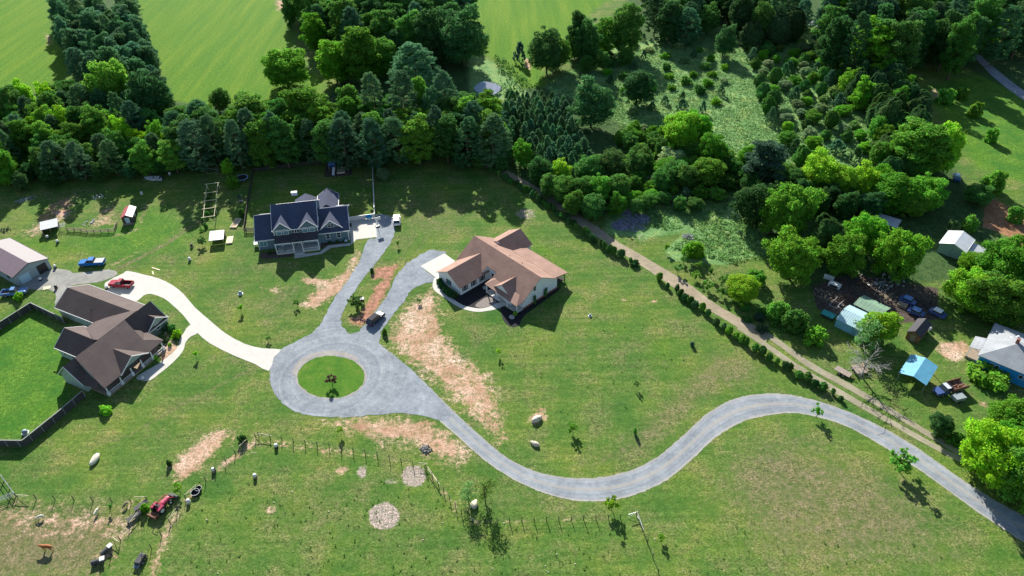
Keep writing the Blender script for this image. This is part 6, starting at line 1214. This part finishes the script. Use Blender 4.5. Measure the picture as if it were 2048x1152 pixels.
for a, c in (((-.75, -2.2), (.75, -2.2)), ((.75, -2.2), (.85, 1.9)), ((.85, 1.9), (-.6, 2.1)), ((-.6, 2.1), (-.75, -2.2))): b.tube((*a, .18), (*c, .18), .17)
b.build('log_border', 'pale_wood', t); b = MB(); b.slab([(-.7, -2.1, .08), (.7, -2.1, .08), (.75, 1.85, .08), (-.55, 2.0, .08)], .08); b.build('sand', simple('pinkish_sand', (.50, .36, .24), .95, .25, 5), t)
t = thing('grill', 'small grey bench by the dark garden fence', 'bench', at(483, 404), 5); b = MB(); b.box(-.5, .5, -.3, .3, .4, .5); b.build('seat', 'grey_stone', t)
for x in (-.4, .4): b = MB(); b.box(x-.08, x+.08, -.25, .25, 0, .4); b.build('leg', 'grey_stone', t)
t = thing('trampoline', 'round trampoline with pale blue rim under the trees', 'trampoline', at(485, 360)); b = MB(); b.lathe([(1.5, .8), (1.8, .8), (1.8, .88), (1.5, .88)], 24, cap=False); b.build('rim_pad', simple('pale_blue_pad', (.3, .45, .55), .6, .1), t)
b = MB(); b.lathe([(1.5, .82), (1.5, .84)], 24); b.build('mat', 'black', t)
for k in range(6): a = k*math.pi/3; b = MB(); b.tube((1.65*math.cos(a), 1.65*math.sin(a), 0), (1.65*math.cos(a), 1.65*math.sin(a), .8), .04); b.build('leg', 'steel', t)
t = thing('dog_pen', 'dark tubular pen frame at the forest edge', 'pen', at(425, 343), 8); b = MB()
for x in (-1.5, 1.5):
    for y in (-1, 1): b.tube((x, y, 0), (x, y, 1.6), .04)
for z in (.05, 1.6):
    for a, c in (((-1.5, -1), (1.5, -1)), ((1.5, -1), (1.5, 1)), ((1.5, 1), (-1.5, 1)), ((-1.5, 1), (-1.5, -1))): b.tube((*a, z), (*c, z), .035)
b.build('frame', 'steel', t)
# play area
t = thing('play_set', 'blue and white slide set on the dark play pad at the forest edge', 'slide', at(665, 345), 3)
b = MB(); b.box(-1.0, .9, .6, 1.9, 1.2, 1.35); b.build('platform', simple('dark_blue_plastic', (.05, .12, .25), .5, .2), t)
for x in (-.9, .8):
    for y in (.7, 1.8): b = MB(); b.tube((x, y, 0), (x, y, 2.1), .06); b.build('post', 'wood', t)
b = MB(); b.hull([(.1, -1.8, .1), (.8, -1.8, .1), (.8, .6, 1.3), (.1, .6, 1.3)], [(.1, -1.8, .2), (.8, -1.8, .2), (.8, .6, 1.4), (.1, .6, 1.4)]); b.build('slide', simple('pale_slide', (.6, .62, .66), .4, .05), t)
b = MB(); b.hull([(-1.1, .5, 2.05), (1.0, .5, 2.05), (1.0, 2.0, 2.05), (-1.1, 2.0, 2.05)], [(-1.1, 1.2, 2.6), (1.0, 1.2, 2.6), (1.0, 1.3, 2.6), (-1.1, 1.3, 2.6)]); b.build('canopy', simple('navy_canopy', (.05, .13, .3), .6, .2), t)
t = thing('garden_bed', 'timber-edged bed with pink soil beside the slide set', 'raised bed', at(683, 341), 6); b = MB(); b.box(-1.1, 1.1, -1.7, -1.6, 0, .3); b.box(-1.1, 1.1, 1.6, 1.7, 0, .3); b.box(-1.2, -1.1, -1.7, 1.7, 0, .3); b.build('border', 'pale_wood', t)
b = MB(); b.box(-1.08, 1.1, -1.58, 1.58, 0, .2); b.build('soil', simple('pink_soil', (.5, .34, .25), .95, .3, 4), t)
# hoop, blue box, small bits on the apron
t = thing('basketball_hoop', 'portable basketball hoop with white backboard at the apron edge', 'basketball hoop', at(757, 455), -60)
b = MB(); b.box(-.9, -.1, -.5, .5, 0, .3); b.build('base', 'black', t, bevel=.06); b = MB(); b.tube((-.4, 0, .3), (.5, 0, 3.0), .06); b.build('pole', 'black', t)
b = MB(); b.box(.5, .56, -.75, .75, 2.6, 3.5); b.build('backboard', 'white', t); b = MB(); b.lathe([(.21, 2.85), (.24, 2.85), (.24, 2.88), (.21, 2.88)], 14, (.85, 0, 0), cap=False); b.build('hoop', 'tractor_red', t)
t = thing('play_house', 'bright blue plastic playhouse at the fence end of the apron', 'playhouse', at(739, 439), 8); b = MB(); b.box(-.6, .6, -.5, .5, 0, 1.0); b.build('body', simple('grey_blue_plastic', (.3, .42, .5), .5, .1), t)
b = MB(); gable(MB(), b, None, -.6, .6, -.5, .5, 1.0, 1.45, 'x', .15, .15, t=.08, wall=False); b.build('roof', 'tarp_blue', t); b = MB(); b.box(-.2, .2, -.54, -.5, .05, .75); b.build('door', 'white', t)
tag(MB().lathe([(.28, 0), (.3, .8), (.22, .86)], 12).build('trash_bin', 'dark_metal', smooth=False), 'dark bin by the garage wall on the apron', 'bin').location = tuple(at(702, 452))
# feed troughs and tubs
for lb, x, y, r, h_ in (('larger black water tub, nearer the gate rail', 392, 988, .72, .55), ('smaller black water tub touching the larger one', 398, 980, .55, .5)):
    t = thing('water_tub', lb, 'water tub', at(x, y)); b = MB(); b.lathe([(r*.85, 0), (r, h_), (r*.9, h_), (r*.8, .12)], 18); b.build('tub', 'black', t); b = MB(); b.lathe([(r*.98, h_-.03), (r*1.05, h_), (r*1.05, h_+.04), (r*.96, h_+.04)], 18, cap=False); b.build('rim', simple('pale_tub_rim', (.4, .42, .45), .5, .1), t)
for lb, x, y, a in (('dark feed trough leaning on the pen fence, upper', 283, 1014, 50), ('dark feed trough along the pen fence, lower', 270, 1036, 48)):
    t = thing('feed_trough', lb, 'feed trough', at(x, y), a); b = MB(); b.hull([(-1.1, -.25, .25), (1.1, -.25, .25), (1.1, .25, .25), (-1.1, .25, .25)], [(-1.2, -.4, .6), (1.2, -.4, .6), (1.2, .4, .6), (-1.2, .4, .6)]); b.build('trough', 'dark_metal', t)
    for x_ in (-.9, .9): b = MB(); b.box(x_-.05, x_+.05, -.35, .35, 0, .26); b.build('leg', 'steel', t)
for lb, x, y, a in (('grey tank with a white top lying on the pen fence', 214, 1104, 55), ('dark barrel rack with white lid at the lower pen corner', 197, 1126, 20)):
    t = thing('livestock_feeder', lb, 'feeder', at(x, y), a); b = MB(); b.tube((-.9, 0, .45), (.9, 0, .45), .42, .42, 14); b.build('barrel', 'dark_metal', t); b = MB(); b.box(.4, 1.15, -.4, .4, .75, .92); b.build('lid', 'white', t, bevel=.05)
    for x_ in (-.6, .6): b = MB(); b.box(x_-.06, x_+.06, -.4, .4, 0, .2); b.build('leg', 'wood', t)
t = thing('spray_rig', 'dark machine with a blue tarp at the foot of the pen path', 'machine', at(283, 1122), 80); b = MB(); b.box(-.9, .9, -.5, .5, .3, .9); b.build('body', 'dark_metal', t, bevel=.1); b = MB(); b.box(-1.5, -.9, -.45, .45, .3, .5); b.build('rear_rack', simple('blue_grey_tarp', (.12, .17, .2), .7, .2), t)
wheels(t, (-.5, .6), .65, .32, .2); b = MB(); b.tube((.6, 0, .9), (1.0, 0, 1.3), .04); b.tube((1.0, -.4, 1.3), (1.0, .4, 1.3), .03); b.build('handlebar', 'black', t)
# scrap yard
def heap(name, label, px, r, mats, nn, cat, flat=.35, seed=1, mx=.3):
    rg = random.Random(seed); b = MB(); 
    for k in range(nn):
        a, q = rg.uniform(0, 6.28), r*rg.random()**.6; x, y = math.cos(a)*q, math.sin(a)*q; z = flat*(1-q/r)*rg.random(); s_ = rg.uniform(.08, mx); d = Vector((rg.uniform(-1, 1), rg.uniform(-1, 1), rg.uniform(-.4, .6))).normalized()*s_
        b.tube((x, y, z), (x+d.x, y+d.y, z+abs(d.z)+.05), s_*.4, s_*.3, 5)
    o = b.build(name, mats); o.location = tuple(at(*px)); return tag(o, label, cat, kind='stuff')
rockm = simple('blue_grey_rubble', (.22, .23, .30), .85, .7, 1.5)
for i, (x, y, r) in enumerate(((1262, 448, 3.6), (1280, 440, 2.8), (1254, 422, 2.4), (1240, 452, 2.2))):
    heap('rubble_pile', 'big heap of blue-grey rubble and shiny scrap beside the tan lane', (x, y), r, rockm, 620, 'rubble', .7, i, .34)
heap('rubble_pile', 'little pale rubble heap at the edge of the weed patch', (1376, 474), 1.6, simple('pale_rubble', (.40, .38, .42), .85, .5, 1.5), 160, 'rubble', .6, 9, .3)
for x, y in ((1330, 402), (1352, 406), (1372, 403)): heap('brush_pile', 'dark brown brush heap on the clearing bank', (x, y), 2.2, 'dark_wood', 260, 'brush', .6, x, .5)
heap('brush_pile', 'low grey brush heap on the bare earth strip by the turning circle', (851, 898), 1.0, 'grey_bark', 90, 'brush', .5, 15, .4)
heap('brush_pile', 'grey brush lying under the big sunlit round tree', (1530, 462), 1.8, 'wood', 150, 'brush', .4, 5, .4)
for i, (x, y) in enumerate(((1712, 560), (1732, 572), (1756, 570), (1770, 596), (1850, 612), (1690, 600), (1786, 560), (1650, 590), (1700, 618))): heap('scrap_pile', 'loose metal and timber scrap strewn over the shaded yard', (x, y), 2.6, ('dark_metal', 'rust', 'steel', 'wood')[i % 4], 70, 'scrap', .3, 30+i, .5)
for i, (x, y) in enumerate(((195, 395), (178, 445), (42, 402), (60, 398), (10, 460))): heap('scrap_pile', 'pale scrap scattered in the shaded brown yard', (x, y), 1.6, ('steel', 'white', 'steel', 'grey_stone', 'dark_metal')[i], 40, 'scrap', .3, 60+i, .4)
def junk(name, label, px, rot, mats, parts, cat):
    t = thing(name, label, cat, at(*px), rot)
    for i, (nm, bx, mt) in enumerate(parts): b = MB(); b.box(*bx); b.build(nm, mt, t, bevel=.04)
    return t
junk('scrap_boat', 'upturned white scrap hull under the round sunlit tree', (1658, 558), -30, None, [('shell', (-1.2, 1.0, -.6, .6, .1, .75), 'white'), ('keel', (-1.3, 1.1, -.08, .08, .76, .9), 'white'), ('prop_leg', (-1.0, -.9, -.7, .7, 0, .1), 'wood')], 'scrap hull')
junk('scrap_van', 'white stripped van shell with a black opening under the round sunlit tree', (1668, 574), -40, None, [('shell', (-1.3, 1.3, -.7, .7, .2, 1.0), 'white'), ('opening', (-.9, .9, -.74, -.7, .3, .9), 'black'), ('roof', (-1.1, .6, -.6, .6, 1.0, 1.15), 'white')], 'van shell')  # black plate on the solid shell stands for its unlit inside
junk('teal_tarp_crate', 'crate covered by a bright teal tarp at the west end of the teal shed', (1655, 634), -46, None, [('tarp', (-1.4, 1.4, -.9, .9, .75, .9), 'tarp_teal'), ('crate', (-1.3, 1.3, -.8, .8, 0, .75), 'dark_wood')], 'covered crate')
junk('steel_frame_trailer', 'long empty steel trailer frame north of the teal tarp', (1673, 608), 44, None, [('side_rail', (-2.2, 2.2, -.8, -.7, .5, .6), 'steel'), ('side_rail', (-2.2, 2.2, .7, .8, .5, .6), 'steel'), ('cross_rail', (-2.2, -2.1, -.7, .7, .5, .6), 'steel'), ('axle', (-.1, .1, -.9, .9, .1, .5), 'dark_metal')], 'trailer')
junk('wood_pallet_stack', 'tan timber stack in the shade of the scrap yard', (1804, 612), -40, None, [('timber_stack', (-1.0, 1.0, -.7, .7, .1, .6), 'wood'), ('pallet', (-1.1, 1.1, -.8, .8, 0, .09), 'wood')], 'timber stack')
junk('white_drum', 'white drum beside the brown shed', (1858, 660), 0, None, [('drum', (-.3, .3, -.3, .3, 0, .7), 'white'), ('drum_lid', (-.32, .32, -.32, .32, .7, .76), 'steel')], 'drum')
junk('propane_tank', 'pale blue tank standing by the blue carport roof end', (1826, 719), 0, None, [('tank', (-.6, .6, -.35, .35, .3, 1.0), 'metal_blue'), ('stand', (-.5, .5, -.3, .3, 0, .3), 'dark_metal')], 'tank')
junk('white_planter', 'white bench on the porch court of the white house', (993, 600), -48, None, [('seat', (-1.3, 1.3, -.35, .35, .55, .7), 'white'), ('leg', (-1.1, -1.0, -.3, .3, 0, .55), 'dark_wood'), ('leg', (1.0, 1.1, -.3, .3, 0, .55), 'dark_wood')], 'bench')
for lb, x, y in (('round grey stone planter in the black mulch court', 971, 577), ('grey stone fountain at the porch tip of the white house', 1024, 636)):
    b = MB(); b.lathe([(.3, 0), (.62, .15), (.66, .4), (.3, .42), (.12, .7), (.22, .8)], 16); o = b.build('planter', 'grey_stone', smooth=True); o.location = tuple(at(x, y)); tag(o, lb, 'planter')
for i, (x, y) in enumerate(((884, 574), (890, 583), (896, 588), (902, 592), (909, 596), (880, 566))): tree('bush', x, y, 1.3, .75, 'dark', 'clipped dark shrub in the bed along the white garage gable', 'shrub', 'garage gable shrubs', foot=True, name='shrub', trunk=False)
for lb, x, y in (('slim dark cypress against the white gable wall, left one', 1070, 609), ('slim dark cypress against the white gable wall, right one', 1091, 594)): tree('spire', x, y, 2.6, .38, 'dark', lb, 'shrub', foot=True, name='cypress', trunk=False)
tree('bush', 1030, 630, 1.2, .6, 'yellow', 'yellowish shrub at the porch corner of the white house', 'shrub', foot=True, name='shrub', trunk=False)
for i, (x, y) in enumerate(((318, 690), (300, 708), (310, 718), (332, 684), (340, 692), (322, 702))): tree('bush', x, y, .9, .5, 'olive' if i % 2 else 'yellow', 'small shrub in the tan bed in front of the brown-roofed house porch', 'shrub', 'porch bed shrubs', foot=True, name='shrub', trunk=False)
tree('bush', 325, 655, 2.2, 1.6, 'dark', 'large dark shrub under the gable window of the brown-roofed house', 'shrub', foot=True, name='shrub')
for i, (x, y) in enumerate(((540, 508), (556, 507), (570, 504), (660, 486), (675, 484), (690, 482))): tree('bush', x, y, .7, .45, 'dark', 'low shrub in the shaded bed in front of the grey-blue house', 'shrub', 'house bed shrubs', foot=True, name='shrub', trunk=False)
t = thing('patio_grill', 'round blue-white grill on the path by the garage corner', 'grill', at(693, 487)); b = MB(); b.lathe([(.12, .7), (.38, .8), (.4, 1.0), (.2, 1.2), (.04, 1.24)], 14); b.build('lid', simple('pale_blue_enamel', (.35, .45, .52), .4, .1), t, smooth=True)
for k in range(3): a = k*2.1; b = MB(); b.tube((.1*math.cos(a), .1*math.sin(a), .75), (.35*math.cos(a), .35*math.sin(a), 0), .03); b.build('leg', 'black', t)
for lb, x, y in (('white wicker chair at the left of the porch', 566, 493), ('white wicker chair beside the porch table', 578, 491)):
    t = thing('porch_chair', lb, 'chair', at(x, y, .3), 9); b = MB(); b.box(-.35, .35, -.35, .35, .35, .45); b.build('seat', 'trim', t); b = MB(); b.box(-.35, .35, .28, .36, .45, .95); b.build('backrest', 'trim', t)
    for xx in (-.3, .3):
        for yy in (-.3, .3): b = MB(); b.box(xx-.03, xx+.03, yy-.03, yy+.03, 0, .35); b.build('leg', 'trim', t)
# odds and ends by the metal workshop
for lb, x, y, m1, m2 in (('white tank on a dark stand at the workshop corner', 111, 536, 'white', 'dark_metal'), ('white basin under the shade behind the shelter', 96, 477, 'white', 'dark_metal'), ('grey barrel fan on the lawn below the shelter', 116, 486, 'white', 'dark_metal'), ('white barrel beside the open workshop door', 82, 561, 'white', 'dark_metal'), ('dark brown post box near the workshop boards', 113, 577, 'black', 'red_wood'), ('white mower beside the brown garage', 214, 578, 'white', 'black'), ('white post light on the lawn', 380, 521, 'white', 'steel'), ('dark little post by the sapling row', 384, 494, 'black', 'wood'), ('small grey box beside the white boat', 340, 350, 'white', 'steel'), ('white crate at the top of the red-shed slope', 284, 389, 'white', 'pale_wood'), ('white salt block holder in the paddock', 553, 895, 'white', 'black'), ('white marker post in the paddock', 511, 955, 'white', 'wood'), ('white marker post on the paddock fence path', 428, 943, 'white', 'wood'), ('pair of pale crates by the pen path', 378, 1006, 'white', 'pale_wood'), ('white urn beside the brown-roofed house path', 287, 760, 'white', 'grey_stone')):
    t = thing('yard_object', lb, 'yard equipment', at(x, y)); t.name = lb.split()[1] + '_' + lb.split()[2] if lb.split()[1] not in ('brown', 'little', 'grey', 'of') and lb.split()[2] not in ('on', 'under', 'at', 'beside', 'in') else (lb.split()[1] if lb.split()[2] in ('on', 'under', 'at', 'beside', 'in') else 'yard_equipment')
    b = MB(); b.lathe([(.26, .35), (.34, .5), (.32, .85), (.1, .95)], 10); b.build('tank', m1, t, smooth=True); b = MB(); b.box(-.3, .3, -.3, .3, .0, .34); b.build('stand', m2, t, bevel=.03)
for lb, x, y, a in (('long pale board on the grass beyond the concrete drive', 312, 538, -25), ('short pale board on the grass beyond the concrete drive', 306, 546, -60), ('tan plywood sheet lying at the edge of the workshop shade', 94, 576, 20)):
    b = MB(); L_ = 1.3 if 'long' in lb else .8; b.box(-L_, L_, -.16 if 'ply' not in lb else -.6, .16 if 'ply' not in lb else .6, .03, .1); o = b.build('board', 'pale_wood'); o.location = tuple(at(x, y)); o.rotation_euler = (0, 0, math.radians(a)); tag(o, lb, 'board')
# stray stones on the pasture
me = None
for i in range(22):
    x, y = rt.uniform(820, 1400), rt.uniform(1045, 1150)
    if i < 9: x, y = rt.uniform(400, 800), rt.uniform(960, 1150)
    b = MB(); b.lathe([(.05, 0), (.17, .04), (.14, .12), (.03, .16)], 7); o = b.build('field_stone', 'stone', smooth=True) if me is None else bpy.data.objects.new('field_stone', me)
    if me is None: me = o.data
    else: COL.objects.link(o)
    o.location = tuple(at(x, y)); s_ = rt.uniform(.45, .9); o.scale = (s_, s_, s_); tag(o, 'small pale stone lying loose in the lower pasture', 'stone', 'loose pasture stones')
# dark dung and weed tufts of the pastures
global_rng = np.random.default_rng(3); out = []
for poly, dens in (([(400, 960), (860, 960), (960, 1060), (1240, 1050), (1290, 1160), (330, 1160)], .16), ([(900, 640), (1300, 600), (1420, 700), (1200, 860), (1020, 860)], .04), ([(1240, 1060), (1400, 1000), (1900, 1080), (1900, 1160), (1300, 1160)], .06)):
    q = W2(poly); lo, hi = q.min(0), q.max(0); k = int((hi-lo).prod()*dens); P = global_rng.uniform(lo, hi, (k, 2)); P = P[sdist(q, P[:, 0], P[:, 1]) > 0]; P = np.repeat(P, 5, 0)+global_rng.normal(0, .1, (len(P)*5, 2))
    out.append(cards(np.c_[P, global_rng.uniform(.03, .2, len(P))], np.tile([0, 0, 1.0], (len(P), 1)), .14*np.ones(len(P)), 1, .9))
o = link('grass_tufts', crown_mesh('grass_tufts', np.concatenate(out)), 'leaf'); o.color = (.06, .15, .03, 1); tag(o, 'dark coarse grass tufts dotted over the pastures', 'grass', kind='stuff')
# ------------------------------------------------ animals
def skin_animal(name, label, cat, px, rot, joints, edges, mat, sub=1, scale=1.0):
    me = bpy.data.meshes.new(name); me.from_pydata([tuple(c*scale for c in j[:3]) for j in joints], edges, []); o = bpy.data.objects.new(name, me); COL.objects.link(o)
    bm = bmesh.new(); bm.from_mesh(me); lay = bm.verts.layers.skin.verify()
    for v, j in zip(bm.verts, joints): v[lay].radius = (j[3]*scale, (j[4] if len(j) > 4 else j[3])*scale)
    bm.verts.ensure_lookup_table(); bm.verts[0][lay].use_root = True; bm.to_mesh(me); bm.free()
    o.modifiers.new('skin', 'SKIN'); s_ = o.modifiers.new('sub', 'SUBSURF'); s_.levels = sub; s_.render_levels = sub
    dg = bpy.context.evaluated_depsgraph_get(); ev = o.evaluated_get(dg); m2 = bpy.data.meshes.new_from_object(ev); o.modifiers.clear(); o.data = m2; m2.materials.clear(); m2.materials.append(M[mat]); m2.shade_smooth()
    o.location = tuple(at(*px)); o.rotation_euler = (0, 0, math.radians(rot)); return tag(o, label, cat)
quad_j = [(0, 0, 1.05, .30, .34), (-.55, 0, 1.08, .27, .30), (-.8, 0, 1.0, .16), (.5, 0, 1.05, .30, .30), (.85, 0, 1.15, .17), (1.12, 0, 1.22, .13), (1.38, 0, 1.08, .09), (1.5, 0, 1.0, .07),
 (.55, .17, .75, .10), (.55, .18, .42, .055), (.55, .18, .05, .055), (.55, -.17, .75, .10), (.55, -.18, .42, .055), (.55, -.18, .05, .055),
 (-.6, .17, .78, .13), (-.5, .18, .58, .08), (-.72, .18, .38, .05), (-.68, .18, .05, .055), (-.6, -.17, .78, .13), (-.5, -.18, .58, .08), (-.72, -.18, .38, .05), (-.68, -.18, .05, .055),
 (-.9, 0, .8, .03), (-.92, 0, .5, .03), (1.15, .16, 1.3, .03), (1.15, -.16, 1.3, .03)]
quad_e = [(0, 1), (1, 2), (0, 3), (3, 4), (4, 5), (5, 6), (6, 7), (3, 8), (8, 9), (9, 10), (3, 11), (11, 12), (12, 13), (1, 14), (14, 15), (15, 16), (16, 17), (1, 18), (18, 19), (19, 20), (20, 21), (2, 22), (22, 23), (5, 24), (5, 25)]
skin_animal('cow', 'chestnut brown cow standing in the pen', 'cow', (98, 1100), 175, quad_j, quad_e, 'cow', 1, 1.05)
graze = [list(j) for j in quad_j]
for i_, p_ in ((4, (.8, 0, .95)), (5, (1.0, 0, .7)), (6, (1.1, 0, .45)), (7, (1.15, 0, .3)), (24, (1.0, .13, .8)), (25, (1.0, -.13, .8))): graze[i_][:3] = p_
skin_animal('goat', 'cream goat grazing at the left of the pen', 'goat', (83, 1037), 200, graze, quad_e, 'wool', 1, .66)
skin_animal('goat', 'cream goat seen end-on in the middle of the pen', 'goat', (195, 1026), 265, quad_j, quad_e, 'wool', 1, .62)
skin_animal('goat', 'dark grey goat walking beside the pen fence', 'goat', (252, 1013), 245, graze, quad_e, 'donkey', 1, .6)
# ------------------------------------------------ wording: directions as the photo shows them
import re as _re
_W = [('north-west', 'far-left'), ('north-east', 'far-right'), ('westernmost', 'leftmost'), ('easternmost', 'rightmost'), ('western', 'left-hand'), ('eastern', 'right-hand'), ('northern', 'far'),
      ('north of', 'beyond'), ('south of', 'below'), ('north one', 'farther one'), ('west one', 'left one'), ('from the west', 'from the left'), ('on the west side', 'on the left side'), ('on the east side', 'on the right side'),
      ('west of', 'left of'), ('east of', 'right of'), ('to the west', 'to the left'), ('running east', 'running right'), ('north', 'far'), ('south end', 'near end'), ('south', 'near'), ('west', 'left'), ('east', 'right')]
for o in S.objects:
    for key in ('label', 'group'):
        if key in o:
            t = o[key]
            for a, b_ in _W: t = _re.sub(r'\b'+a+r'\b', b_, t)
            o[key] = ' '.join(t.split()[:16]) if key == 'label' else t
